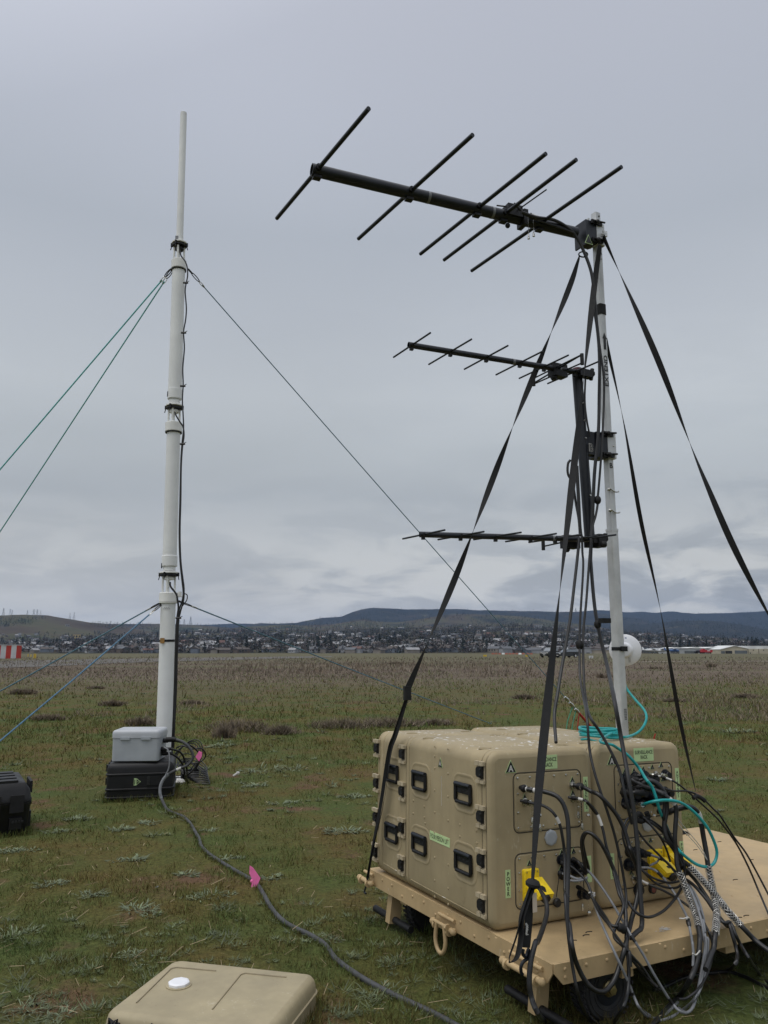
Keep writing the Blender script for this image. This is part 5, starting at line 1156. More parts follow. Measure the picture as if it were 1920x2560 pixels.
    for u, v in ((W_ * .12, .10), (W_ * .12, .60), (W_ * .88, .10), (W_ * .85, .62), (W_ * .2, .86), (W_ * .8, .86)):
        c = T(u, v, Hh_ + .0005); mb.tube([c + RU * .034 * math.cos(a) + RV * .020 * math.sin(a) for a in np.linspace(.2, 5.2, 16)], .0026, 5)
    mb.build('lift_dimple', TAN, body)
    # front panel
    F = lambda u, z, out=0.0: T(u, FV - out, z)
    for u0, u1, z0, z1 in ((.130, .492, .388, .622), (.132, .490, .085, .292)):
        mb = MB(); rsolid(mb, F(u0, z0, -.001), RU, RZ, -RV, u1 - u0, z1 - z0, .022, [(0, 0), (0, .0028), (.002, .0040)], n=5); pnl = mb.build('bulkhead_panel', TAN, t)
        q = rrect(u1 - u0 + .012, z1 - z0 + .012, .027, 5); MB().tube([F(u0 - .006 + a, z0 - .006 + b, .0004) for a, b in q + q[:1]], .0024, 5, cap=False).build('gasket', GASKET, pnl)
        mb = MB(); nx = 5
        for k in range(nx + 1):
            for z in (z0 + .014, z1 - .014): mb.lathe(F(u0 + .014 + (u1 - u0 - .028) * k / nx, z, .003), -RV, [(.0058, 0), (.005, .003), (.0015, .0045)], 8)
        for z in (z0 + (z1 - z0) * .33, z0 + (z1 - z0) * .66):
            for u in (u0 + .014, u1 - .014): mb.lathe(F(u, z, .003), -RV, [(.0058, 0), (.005, .003), (.0015, .0045)], 8)
        mb.build('panel_screw', STEEL, pnl)
    sticker_tri(t, T, .112, .655, .030, FV - .0002)
    if which == 'guidance':
        sticker_text(t, F(.317, .667, .0002), RU, RZ, -RV, .100, .060, 'GUIDANCE\nRACK', .024, .016, .95, .9)
        sticker_text(t, F(.526, .518, .0002), RU, RZ, -RV, .026, .150, 'A\nN\nT\nE\nN\nN\nA\nS', .019, .02, .84)
        sticker_text(t, F(.088, .185, .0002), RU, RZ, -RV, .026, .110, 'P\nO\nW\nE\nR', .022, .02, .88)
        MB().box(F(.530, .200, .0002), RU, RZ, -RV, (-.013, -.055, 0), (.013, .055, .0014)).build('label_sticker', GLOW, t)
        for u, z in ((.180, .528), (.446, .586), (.446, .530), (.197, .258), (.374, .285), (.44, .285), (.368, .222), (.452, .165)): sticker_tri(t, T, u, z, .0145, FV - .0045, big=False)
        for u, z, l in ((.180, .563, .075), (.180, .508, .065), (.444, .561, .065), (.446, .505, .060)):
            mb = MB(); connector(mb, F(u, z, .003), .0105, l); mb.build('coax_connector', STEEL, t)
        for u, z, l, f in ((.195, .555, .11, 0), (.20, .50, .075, 0), (.235, .555, .10, 1), (.235, .50, .085, 0), (.448, .50, .05, 0), (.468, .50, .10, 0), (.505, .555, .12, 1), (.455, .14, .07, 0), (.49, .125, .09, 1)): chain_cap(t, F(u, z, .03), l, f)
        for u, z in ((.368, .255), (.372, .195), (.44, .235), (.445, .20), (.475, .105), (.39, .235)):
            mb = MB(); connector(mb, F(u, z, .003), .014, .05); mb.build('round_connector', BLACKM, t)
        mb = MB(); q = F(.331, .088, .012); mb.lathe(q, -RV, [(.018, 0), (.019, .01), (.015, .016)], 14); mb.tube(smooth_path([F(.352, .21, .02), F(.335, .17, .025), F(.33, .11, .015)], 5), .0018, 5); mb.build('dust_cap', CABLE2, t)
        outlet = [(.160, .238, .108, .236)]
    else:
        sticker_text(t, F(.318, .670, .0002), RU, RZ, -RV, .128, .062, 'SURVEILLANCE\nRACK', .024, .016, .95, .9)
        sticker_text(t, F(.534, .522, .0002), RU, RZ, -RV, .026, .150, 'A\nN\nT\nE\nN\nN\nA\nS', .019, .02, .84)
        sticker_text(t, F(.090, .185, .0002), RU, RZ, -RV, .026, .110, 'R\n\n\n\nS', .019, .02, .88)
        sticker_text(t, F(.536, .200, .0002), RU, RZ, -RV, .026, .110, 'P\nO\nW\nE\nR', .022, .02, .88)
        for u, z in ((.185, .598), (.245, .602), (.305, .606), (.365, .612), (.425, .618), (.187, .530), (.43, .552), (.187, .470), (.193, .272), (.255, .279), (.33, .279), (.42, .285), (.193, .205), (.20, .15)): sticker_tri(t, T, u, z, .0145, FV - .0045, big=False)
        for u, z, r_, l in ((.185, .563, .019, .06), (.19, .505, .022, .08), (.187, .457, .019, .06), (.25, .565, .019, .07), (.314, .565, .020, .08), (.448, .570, .017, .03), (.309, .481, .026, .09), (.396, .499, .019, .05), (.25, .505, .02, .07), (.25, .455, .019, .05), (.375, .455, .018, .04), (.44, .49, .017, .05), (.193, .241, .017, .05), (.182, .184, .018, .06), (.24, .235, .017, .06), (.25, .18, .018, .05), (.241, .068, .02, .02)):
            mb = MB(); connector(mb, F(u, z, .003), r_, l); mb.build('round_connector', BLACKM, t)
        for u, z, l in ((.385, .575, .07), (.39, .505, .03), (.21, .12, .05)):
            mb = MB(); connector(mb, F(u, z, .003), .0105, l); mb.build('coax_connector', STEEL, t)
        for u, z, l, f in ((.41, .46, .05, 0), (.33, .455, .06, 1), (.225, .125, .09, 0), (.40, .5, .09, 0)): chain_cap(t, F(u, z, .03), l, f)
        mb = MB(); mb.lathe(F(.324, .062, .002), -RV, [(.020, 0), (.019, .014), (.015, .015)], 18); rp = mb.build('port_ring', CABLE2, t)
        MB().lathe(F(.324, .062, .016), -RV, [(.014, 0), (.010, .004)], 14).build('port_cap', mat('dull_red_cap', (.20, .06, .045), .6), rp)
        outlet = [(.305, .392, .100, .236), (.405, .492, .118, .246)]
    q = F(.318, .350, .001); MB().lathe(q, -RV, [(.034, 0), (.034, .006), (.028, .009), (.022, .009)], 8, sm=False).build('pressure_valve', GREYBOX if which == 'guidance' else GREYLID, t)
    for u0, u1, z0, z1 in outlet:
        w, h = u1 - u0, z1 - z0
        mb = MB(); rsolid(mb, F(u0, z0, .003), RU, RZ, -RV, w, h, .006, [(0, 0), (0, .016), (.003, .019)], n=3); ot = mb.build('power_outlet', YEL, t)
        c = F((u0 + u1) / 2 + .004, z0 + h * .46, .022); MB().lathe(c, -RV, [(w * .47, 0), (w * .46, .022), (w * .36, .024), (w * .36, .004)], 24).build('collar', YEL, ot)
        up = unit(RZ * .62 - RV * -.0 - RV * .0 + RV * 0); sl = unit(-RV * .86 - RZ * .50); hg_ = c + RZ * h * .28 - RV * .012
        nn = unit(np.cross(RU, sl)); mb = MB(); wl_ = w * .46
        mb.box(hg_, RU, sl, nn, (-wl_, 0, -.004), (wl_, .092, .004)); 
        for s_ in (-1, 1): mb.box(hg_, RU, sl, nn, (s_ * wl_ - .002, .004, -.020 if nn[2] > 0 else .004), (s_ * wl_ + .002, .090, -.0045 if nn[2] > 0 else .020))
        mb.box(hg_, RU, sl, nn, (-wl_ + .0025, .0885, -.020 if nn[2] > 0 else .0045), (wl_ - .0025, .0935, -.0045 if nn[2] > 0 else .020)); mb.build('flip_cover', YEL, ot)
        MB().tube([c - RV * .0, c - RV * .055 - RZ * .01, c - RV * .09 - RZ * .03], [.026, .027, .019], 14).build('plug', BLACKR, ot)
        mb = MB()
        for a, b in ((.15, .1), (.85, .1), (.15, .92), (.85, .92)): mb.lathe(F(u0 + w * a, z0 + h * b, .021), -RV, [(.004, 0), (.003, .0025)], 8)
        mb.build('screw', BRASS, ot)
    return t
TS = lambda u, v, z: OS + MR @ V(u, v, z)
rack(TG, 'tan equipment rack marked GUIDANCE RACK with black handles along its left side', 'rack', .572, .7209, 'guidance')
rack(TS, 'tan equipment rack marked SURVEILLANCE RACK behind a tangle of cables', 'rack', .566, .7212, 'surveillance')

# ------------------------------------------------------------------ aluminium mast with its antennas
YM = 4.5
m0, m1 = at_y(1557, 1850, YM), at_y(1489, 540, YM)
mz = lambda z: m0 + (m1 - m0) * ((z - m0[2]) / (m1[2] - m0[2]))
def my(x, y):   # point on the mast seen at row y
    lo, hi = 0., 5.5
    for _ in range(50):
        q = (lo + hi) / 2
        if proj(mz(q))[1] > y: lo = q
        else: hi = q
    return mz(lo)
foot = mz(.28); t = thing('telescopic_mast', 'bare aluminium telescopic mast standing on the cart deck and lettered EXTEND', 'mast', foot)
def tube_sec(name, za, zb, w, m=ALU):
    a, b = mz(za), mz(zb); q = [(x - w / 2, y - w / 2) for x, y in rrect(w, w, w * .17, 3)]
    r_ = [[p + UX * x + VX * y for x, y in q] for p in (a, b)]; return MB().loft(r_, 0, False).build(name, m, t)
zsp = my(0, 1325)[2]; zt = my(0, 535)[2]
tube_sec('lower_tube', .28, zsp, .054); up_ = tube_sec('upper_tube', zsp, zt, .045); tube_sec('joint_collar', zsp - .010, zsp + .005, .0575)
tube_sec('foot_socket', .279, .38, .08, DECK)
fo = lambda z, x=0.0, w=.045: mz(z) + UX * x - VX * (w / 2 + .0015)       # on the left-front face of the mast
lf = lambda z, x=0.0, w=.045: mz(z) - UX * (w / 2 + .0015) - VX * x
# which face carries the lettering: the one looking towards the camera
z0 = my(0, 930)[2]
m = MB(); text(m, 'EXTEND', fo(z0, -.002), ZX, -UX, .042, bold=.025, stretch=1.25); c = fo(my(0, 858)[2], -.002); m.prism([(-.05, -.010), (.02, -.010), (.02, -.018), (.06, 0), (.02, .018), (.02, .010), (-.05, .010)], c, ZX, -UX, -VX, .0005); m.build('lettering', INK, t)
m = MB(); text(m, 'A', fo(my(0, 634)[2], -.002), UX, ZX, .045, bold=.02); m.build('lettering', INK, t)
m = MB(); text(m, 'B', fo(my(0, 1166)[2], -.002), UX, ZX, .045, bold=.02); m.build('lettering', INK, t)
m = MB(); c = fo(my(0, 652)[2], -.002); e_ = unit(UX + ZX * .25)
for k in range(6): m.box(c + e_ * (-.016 + .0055 * k), e_, ZX, -VX, (0, -.003, 0), (.0032, .003, .0004))
m.build('stencil_mark', CABLE2, t)
z = my(0, 776)[2]; a = mz(z); q = [(x - .0265, y - .0265) for x, y in rrect(.053, .053, .010, 3)]
MB().loft([[mz(z + d) + UX * x + VX * y for x, y in q] for d in (-.034, .034)], 0, False).build('hook_and_loop_band', WEB, t)
z = my(0, 1622)[2]; q = [(x - .0295, y - .0295) for x, y in rrect(.059, .059, .011, 3)]
MB().loft([[mz(z + d) + UX * x + VX * y for x, y in q] for d in (-.010, .010)], 0, False).box(mz(z), UX, VX, ZX, (-.012, -.041, -.014), (.034, -.030, .014)).build('clamp_band', BLACKP, t)
for y_, s_ in ((1230, 1), (1282, 1)):
    zz = my(0, y_)[2]; w = .0225; mb = MB(); mb.tube(smooth_path([mz(zz) + UX * a_ * .75 - VX * (w + .010) + ZX * b_ for a_, b_ in ((-.04, .012), (-.02, .004), (.01, -.004), (.045, -.002), (.05, .004))], 4), .004, 6); mb.ball(mz(zz) - UX * .03 - VX * w + ZX * .008, .01); mb.build('locking_pin', STEEL, t)
MB().cyl(fo(my(0, 545)[2], .004) , fo(my(0, 545)[2], .004) - VX * .003, .005, n=10).build('pin_hole', INK, t)
m = MB(); c = fo(my(0, 1785)[2], -.004, .054)
for k in range(7):
    for j in (0, 1): m.box(c + ZX * (-.03 + .009 * k) + UX * .010 * j, UX, ZX, -VX, (0, 0, 0), (.0055, .0055, .0004))
m.build('stencil_mark', CABLE2, t)
def plane_v(x, y, dv=0.0):      # on the vertical plane through the mast along UX
    r = ray(x, y); return CAM + r * (np.dot(mz(3.0) + VX * dv - CAM, VX) / np.dot(r, VX))
def bracket(yc, hpx, zlab, letter, label, wid):
    zc = my(0, yc)[2]; h = hpx / FPX * YM; c = mz(zc); k = thing('antenna_bracket', label, 'bracket', c, None)
    MB().box(c, UX, VX, ZX, (-.0365, -.040, -h / 2), (-.0232, .040, h / 2)).box(c, UX, VX, ZX, (.0232, -.036, -h / 2), (.033, .034, h / 2)).box(c, UX, VX, ZX, (-.0230, -.040, -h / 2), (.0230, -.027, h / 2)).build('clamp_plate', ALU, k)
    MB().box(c, UX, VX, ZX, (-.037 - wid, -.038, -h / 2 * 1.06), (-.0368, .045, h / 2 * .94)).build('standoff_block', BLACKM, k)
    for s_ in (-1, 1):
        mb = MB(); mb.box(c, UX, VX, ZX, (-.085, -.054, s_ * h * .42 - .013), (.0, -.0405, s_ * h * .42 + .013)); mb.ball(c + UX * -.045 - VX * .058 + ZX * s_ * h * .42, .016); mb.tube([c - UX * .075 - VX * .06 + ZX * s_ * h * .42, c + UX * .02 - VX * .056 + ZX * (s_ * h * .42 + .012)], .006, 6)
        mb.build('clamp_knob', BLACKP, k)
    mb = MB()
    for s_ in (-1, 0, 1): mb.lathe(c + UX * .033 + ZX * s_ * h * .35 - VX * .012, UX, [(.008, 0), (.008, .006)], 6, sm=False).lathe(c + UX * .010 - VX * .040 + ZX * s_ * h * .38, -VX, [(.007, 0), (.006, .005)], 6, sm=False)
    mb.build('bolt', STEEL, k)
    if letter:
        o = plane_v(1478, 1119, -.0395); pl = MB(); text(pl, letter, o - VX * .001, UX, ZX, .066, bold=.035); lb = pl.build('lettering', LIGHTLBL, k); pl = MB(); text(pl, letter, o - VX * .003, UX, ZX, .066, bold=-.012); pl.build('letter_core', INK, lb)
    return k, c, h
kA, cA_, hA = bracket(592, 62, 0, None, 'black and silver bracket clamping the large antenna boom to the mast top', .075)
MB().box(cA_, UX, VX, ZX, (-.135, -.05, -hA * .72), (-.124, .055, hA * .40)).build('boom_plate', BLACKM, kA)
pl = MB().prism([(-.032, -.030), (.032, -.030), (0, .034)], cA_ - UX * .12 - VX * .051 - ZX * hA * .52, VX * 0 + UX, ZX, -VX, .001).build('warning_sticker', GLOW, kA)
MB().prism([(-.026, -.026), (.026, -.026), (0, .026)], cA_ - UX * .12 - VX * .0525 - ZX * hA * .52, UX, ZX, -VX, .001).build('triangle', INK, pl)
MB().box(cA_, UX, VX, ZX, (-.052, .012, hA * .5), (-.040, .046, hA * .85)).build('index_plate', ALU, kA)
kB, cB_, hB = bracket(1118, 66, 0, 'B', 'black bracket lettered B clamping the vertical antenna pipe to the mast', .085)

MAXIS = V(m0[0], m0[1], 0)
def yagi(name, label, b0, b1, boom_r, els, el_r, group=None, bandpts=(), dv=0.0):
    """boom seen from pixel b0 (free end) to b1 (clamped end); els = pixel pairs of the rod ends"""
    B = plane_v(*b1, dv); zb = B[2]
    A = at_z(b0[0], b0[1], zb); 
    t = thing(name, label, 'antenna', B, group); d = unit(B - A); pd = V(-d[1], d[0], 0)
    mb = MB(); mb.lathe(A, d, [(boom_r * .84, .012), (boom_r * .86, 0), (boom_r, 0), (boom_r, np.linalg.norm(B - A))], 20); mb.build('boom', BLACKM, t)
    for (xa, ya), (xb, yb) in els:
        P, Q = at_z(xa, ya, zb), at_z(xb, yb, zb); c = A + d * np.dot((P + Q) / 2 - A, d); hl = np.linalg.norm(Q - P) / 2; dr = unit(Q - P)
        e = MB().tube([P, P * .999 + Q * .001, Q], el_r, 10).build('element', BLACKM, t)
        MB().lathe(c - pd * boom_r * 1.35, pd, [(el_r * 1.5, 0), (el_r * 1.5, boom_r * 2.7)], 10).box(c - ZX * boom_r * 1.1, d, pd, ZX, (-el_r * 1.8, -el_r * 1.6, -.01), (el_r * 1.8, el_r * 1.6, .004)).build('element_clamp', BLACKP, e)
    for px in bandpts:
        f = (px - b0[0]) / (b1[0] - b0[0]); c = A + (B - A) * f
        MB().lathe(c, d, [(boom_r + .0008, -.008), (boom_r + .0008, .008)], 20, cap=False).build('tape_band', GREYC, t)
    return t, A, B, d, pd, zb
t, A, B, d, pd, zb = yagi('large_beam_antenna', 'large black five-rod beam antenna at the top of the aluminium mast', (779, 424), (1440, 582), .034,
    [((692, 546), (922, 271)), ((896, 597), (1182, 337)), ((1051, 635), (1365, 384)), ((1110, 650), (1441, 399)), ((1179, 677), (1554, 417))], .0118, None, (1047, 1209))
bx = lambda x: A + d * (np.linalg.norm(B - A) * (x - 779) / (1440 - 779))
mb = MB(); c = bx(1262); mb.box(c, d, pd, ZX, (-.05, -.045, -.01), (.05, .03, .062)); mb.box(c, d, pd, ZX, (.055, -.05, -.05), (.085, .035, .045)); mb.ball(bx(1250) - ZX * .06, .016); mb.build('feed_housing', BLACKP, t)
MB().tube([at_z(1290, 528, zb + .03), at_z(1366, 474, zb + .03)], .0042, 8).build('matching_rod', BLACKM, t)
MB().tube([bx(1222) + ZX * .055, bx(1265) + ZX * .05 - pd * .03], .0045, 6).build('matching_strap', BLACKM, t)
mb = MB(); connector(mb, bx(1300) - pd * .05 + ZX * .01, .009, .05, d); mb.build('coax_connector', STEEL, t)
for x, l in ((1293, .12), (1307, .095)):
    mb = MB(); p = bx(x) - pd * .05; mb.tube([p, p - ZX * l], .0015, 4); mb.tube([p - ZX * l, p - ZX * (l + .03)], [.004, .008], 8); mb.build('dust_cap', STEEL, t)
# the black pipe with its two smaller beams
pt0, pt1 = plane_v(1442, 925), plane_v(1476, 1368)
pc = (pt0 + pt1) / 2; pr = .030; tp = thing('support_pipe', 'vertical black pipe held off the mast, carrying the two small beam antennas', 'pipe', pt1)
MB().cyl(pt1, pt0, pr, n=20).build('tube', BLACKM, tp); dz = unit(pt0 - pt1)
MB().lathe(pt0, dz, [(pr + .003, -.012), (pr + .003, .006), (pr * .7, .012)], 20).build('pipe_cap', mat('maroon_cap', (.10, .02, .03), .5), tp)
MB().lathe(pt1, dz, [(pr + .006, 0), (pr + .006, .06)], 20).build('pipe_end', BLACKP, tp)
mb = MB()
for f in (.14, .28, .6, .7, .8): mb.lathe(pt1 + (pt0 - pt1) * f - UX * .0 - VX * pr, -VX, [(.006, -.002), (.006, .006)], 8)
mb.build('screw', STEEL, tp)
for f in (.965, .035):
    c = pt1 + (pt0 - pt1) * f; MB().box(c, UX, VX, ZX, (-.038, -.072, -.022), (.060, -.026, .022)).ball(c + UX * .07 - VX * .05 + ZX * .01, .020).tube([c + UX * .06 - VX * .05 - ZX * .03, c + UX * .075 - VX * .05 + ZX * .04], .012, 8).build('boom_clamp', BLACKP, tp)
MB().box(cB_, UX, VX, ZX, (np.dot(pt1 + (pt0 - pt1) * .55 - cB_, UX), -.028, -hB * .45), (-.123, .02, hB * .45)).build('link_plate', BLACKM, tp)
t1, A, B, d, pd, zb = yagi('small_beam_antenna', 'upper small beam antenna with seven thin rods on the black pipe', (1021, 862), (1472, 935), .0165,
    [((984, 893), (1076, 832)), ((1072, 911), (1179, 848)), ((1161, 923), (1270, 864)), ((1240, 937), (1357, 878)), ((1298, 946), (1421, 888)), ((1334, 958), (1452, 888)), ((1369, 959), (1496, 904))], .0052, 'small beam antennas on the pipe', (1272, 1392), -.052)
el1 = [t1, A, B, d, pd, zb]
def dipole(t, zb, ends, feed, tri):
    for (xa, ya), (xb, yb) in ends: 
        P, Q = at_z(xa, ya, zb), at_z(xb, yb, zb); MB().tube([P, Q], .0048, 8).build('dipole_rod', BLACKM, t)
    for x, y in tri: p = at_z(x, y, zb); MB().tube([p + ZX * .03, p - ZX * .035], .011, 8).build('dipole_end', BLACKP, t)
    p = at_z(*feed, zb); MB().box(p, UX, VX, ZX, (-.05, -.03, -.045), (.05, .03, .03)).ball(p - UX * .03 - ZX * .05, .022).build('feed_housing', BLACKP, t)
dipole(t1, zb, [((1336, 945), (1454, 887)), ((1337, 959), (1458, 906))], (1394, 925), [(1334, 951), (1455, 897)])
t2, A, B, d, pd, zb = yagi('small_beam_antenna', 'lower small beam antenna seen almost edge-on at the foot of the black pipe', (1049, 1336), (1492, 1349), .0165,
    [((1007, 1347), (1112, 1325)), ((1095, 1349), (1210, 1329)), ((1184, 1349), (1303, 1331)), ((1264, 1354), (1391, 1334)), ((1322, 1356), (1455, 1336)), ((1480, 1345), (1540, 1337))], .0052, 'small beam antennas on the pipe', (1380, 1448), -.052)
dipole(t2, zb, [((1358, 1366), (1470, 1342)), ((1394, 1358), (1500, 1338))], (1425, 1352), [(1358, 1361)])
mb = MB(); mb.box(B, UX, VX, ZX, (-.01, -.03, -.045), (.035, .035, .03)); mb.ball(B - VX * .03 - ZX * .03 + UX * .02, .022); mb.build('boom_clamp', BLACKP, t2)

# white radio dish behind the mast
dc = at_y(1563, 1625, YM + .12); dr = 38.5 / FPX * (YM + .1); da = unit(V(.35, 1, .02))
t = thing('radio_dish', 'small white radio dish strapped behind the lower mast', 'dish', dc)
MB().lathe(dc - da * .02, da, [(.028, -.055), (.034, -.05), (.040, 0), (dr * .62, .005), (dr * .9, .013), (dr, .022), (dr * .985, .026), (dr * .6, .014), (.02, .01)], 48).build('reflector', DISH, t)
MB().lathe(dc - da * .02, da, [(.032, -.08), (.038, -.075), (.040, -.02), (.046, .001)], 24).build('hub', DISH, t)
e1_ = unit(np.cross(da, ZX)); q = at_y(1574, 1650, YM + .068)
mb = MB()
for k in range(6): mb.box(q + ZX * (-.013 + .005 * k), V(1, 0, 0), ZX, V(0, -1, 0), (-.006, 0, 0), (-.001, .0025, .001)); mb.box(q + ZX * (-.013 + .005 * k), V(1, 0, 0), ZX, V(0, -1, 0), (.002, 0, 0), (.005, .0025, .001))
mb.build('label_mark', CABLE2, t)
mb = MB(); mb.box(at_y(1563, 1595, YM + .068), V(1, 0, 0), ZX, V(0, -1, 0), (-.003, -.003, 0), (.008, .003, .001)); mb.build('emblem', PB, t)

# ------------------------------------------------------------------ ratchet straps, flat webbing twisting in the wind
def pv(x, y, v): return at_plane(x, y, MC, OC, 1, v)
def strap(pts, w, label, twist=5.0, n=14, a0=.3, parts=None, twf=None):
    P = smooth_path(pts, n); L_ = np.cumsum([0] + [np.linalg.norm(P[i + 1] - P[i]) for i in range(len(P) - 1)])
    t = thing('guy_strap', label, 'strap', P[-1], 'webbing straps bracing the mast')
    MB().ribbon(P, w, .0016, [a0 + (twf(l / L_[-1]) if twf else twist * l / L_[-1]) for l in L_]).build('webbing', WEB, t); return t, P
sp = lambda x, y, out=.02: at_plane(x, y, MR, OG, 0, -out)
top = mz(my(0, 628)[2])
t, P = strap([at_y(1449, 642, 4.44), pv(1413, 745, .86), pv(1270, 1098, .95), pv(1140, 1440, 1.0), pv(1018, 1725, 1.03)], .034, 'black webbing strap from the mast top to the rear left corner of the cart', 13.5, 22)
MB().box(P[-1], UX, VX, ZX, (-.018, -.01, -.05), (.018, .01, .02)).build('buckle', BLACKP, t)
for k, o_ in enumerate((0, .022)):
    Q = smooth_path([P[-1] - ZX * .03, sp(988 + o_ * 200, 1832, .035), sp(972 + o_ * 260, 1880, .03), sp(952 + o_ * 300, 2010, .03), sp(930, 2130, .05), at_plane(919, 2196, MC, OC, 0, -.04)], 6)
    MB().ribbon(Q, .020, .0016, [k * 1.1 + .06 * i for i in range(len(Q))]).build('strap_tail', WEB, t)
Q = [at_plane(919, 2196, MC, OC, 0, -.04), at_plane(915, 2215, MC, OC, 0, -.045), at_plane(911, 2230, MC, OC, 0, -.05), at_plane(915, 2234, MC, OC, 0, -.05)]
MB().tube(smooth_path(Q, 5), .005, 6).build('hook', BLACKM, t)
ring = [at_y(1458, 636, 4.43) + V(.028 * math.cos(a), 0, .018 * math.sin(a)) for a in np.linspace(0, 6.283, 17)]
MB().tube(ring, .0045, 6, cap=False).build('snap_ring', BLACKM, t)
t, P = strap([at_y(1500, 612, 4.42), pv(1489, 690, .80), pv(1476, 800, .72), pv(1420, 1300, .40), pv(1386, 1600, .20), pv(1362, 1820, .08), pv(1345, 2000, .02), pv(1331, 2208, -.045)], .036, 'black webbing strap crossing the GUIDANCE label down to a knot by the yellow outlet', 8.5, 14, .9)
kn = P[-1]; mb = MB(); mb.lathe(kn - ZX * .012, V(.2, 0, 1), [(.014, -.004), (.026, .002), (.028, .012), (.022, .022), (.012, .026)], 14); mb.build('knot', WEB, t)
def xp(x, y, d=.42): return at_plane(x, y, MR, OG, 1, -d)
def C3(x, y): return 1200 + x * .434, 2100 + y * .434
Q = smooth_path([kn, xp(*C3(255, 400)), xp(*C3(205, 570)), xp(*C3(168, 680), .45), xp(*C3(178, 706), .46), xp(*C3(215, 670), .45), xp(*C3(236, 560)), xp(*C3(243, 440)), kn - ZX * .01], 7)
MB().ribbon(Q, .030, .0016, [.4] * len(Q)).build('strap_tail', WEB, t)
Q = smooth_path([kn, xp(*C3(286, 380)), xp(*C3(278, 500)), xp(*C3(266, 620))], 7); MB().ribbon(Q, [.02 + .012 * min(1, i / 10) for i in range(len(Q))], .002, [1.2] * len(Q)).build('strap_tail', WEB, t)
c = xp(*C3(262, 655)); MB().tube(smooth_path([xp(*C3(a, b)) for a, b in ((250, 628), (246, 650), (258, 672), (272, 655), (278, 630), (286, 655), (276, 682), (250, 700), (236, 730), (238, 765), (246, 775))], 4), .0062, 8).build('hook', BLACKM, t)
q = xp(*C3(314, 365), .43); MB().box(q, unit(UX + ZX * .0), ZX, -VX, (-.010, -.030, 0), (.010, .036, .002)).build('paper_tag', TAG, t)
mb = MB()
for k in range(14): q2 = xp(*C3(268 + random.gauss(0, 3), 480 + k * 5), .425); mb.box(q2, UX, ZX, -VX, (-.004, -.001, 0), (.003 + .004 * random.random(), .001, .0012))
mb.build('stitching', LIGHTLBL, t)
strap([at_y(1513, 845, 4.52), pv(1560, 1060, 1.0), pv(1602, 1300, 1.12), pv(1652, 1530, 1.25), pv(1700, 1800, 1.38), pv(1745, 2005, 1.48)], .026, 'thin black webbing strap from behind the mast to the far right deck edge', 7.5, 14, .2)
FR = TC(2.5, .02, -.04)
strap([at_y(1508, 592, 4.45), at_y(1522, 622, 4.44), at_y(1641, 890, 4.42), at_y(1762, 1200, 4.40), at_y(1906, 1508, 4.38), FR], .036, 'black webbing strap slanting right from the mast top out of the photo', 11, 16, 1.0)
p = at_y(1504, 588, 4.47); tag(MB().box(p, UX, VX, ZX, (-.012, -.03, -.02), (.02, -.02, .016)).tube([p + ZX * -.02, p + ZX * -.05 + UX * .015, p + UX * .03 - ZX * .01], .005, 6).build('eye_plate', STEEL), 'bright steel eye plate holding the straps at the mast top', 'eye plate')

# ------------------------------------------------------------------ cables
CR = {'1': (900, 1780, .36166), '2': (1400, 1780, .31344), '3': (1200, 2100, .434), '4': (1500, 1880, .18083), '5': (1500, 2100, .19289), '6': (1250, 2300, .24111),
      '7': (1600, 2250, .19289), '8': (1200, 1880, .18083), 'm': (1300, 1400, .24111), 'p': (0, 0, 1.0), 'w': (200, 1740, .25317)}
def cp(cr, x, y, d, r):
    ox, oy, s = CR[cr]; px, py = ox + x * s, oy + y * s
    if d is None: p = at_z(px, py, 0); return at_z(px, py, float(ground_h(p[0], p[1])) + r * .6)
    p = at_plane(px, py, MR, OG, 1, -d); l = MR.T @ (p - OG)
    if l[2] < r + .004:
        q = at_plane(px, py, MR, OG, 2, r + .004); lq = MR.T @ (q - OG)
        if -.385 < lq[1]: return q
        if d < .40 + r: p = at_plane(px, py, MR, OG, 1, -(.405 + r))
        if p[2] < r: p = at_z(px, py, r)
    return p
def cable(spec, r, m, label, group=None, name='cable', kids=(), n=6, cat='cable'):
    """spec: rows of 'crop', then x, y, depth in front of the rack face"""
    P = []; cr = None; r = r * .76
    for it in spec:
        if isinstance(it, str): cr = it
        else: P.append(cp(cr, it[0], it[1], it[2], r))
    S_ = smooth_path(P, n); t = thing(name, label, cat, S_[len(S_) // 2], group)
    MB().tube(S_, r, 10).build('jacket', m, t)
    for k in kids:      # (part name, fraction from, fraction to, radius factor, material)
        a, b = int(k[1] * (len(S_) - 1)), max(int(k[2] * (len(S_) - 1)), int(k[1] * (len(S_) - 1)) + 1); seg_ = S_[a:b + 1]
        rr = [r * k[3]] * len(seg_); 
        if len(seg_) > 3 and k[3] > 1.3: rr[0] *= .8; rr[-1] *= .75
        MB().tube(seg_, rr, 10).build(k[0], k[4], t)
    return t, S_
con = ('connector', 0, .03, 2.0, STEEL); boot = lambda a, b, f=1.5: ('boot', a, b, f, BLACKR); wl_ = lambda a, b: ('marker_sleeve', a, b, 1.12, LIGHTLBL)
G1, G2, G3, G4 = 'cables down the aluminium mast', 'cables on the guidance rack', 'cables on the surveillance rack', 'cables on the ground by the cart'
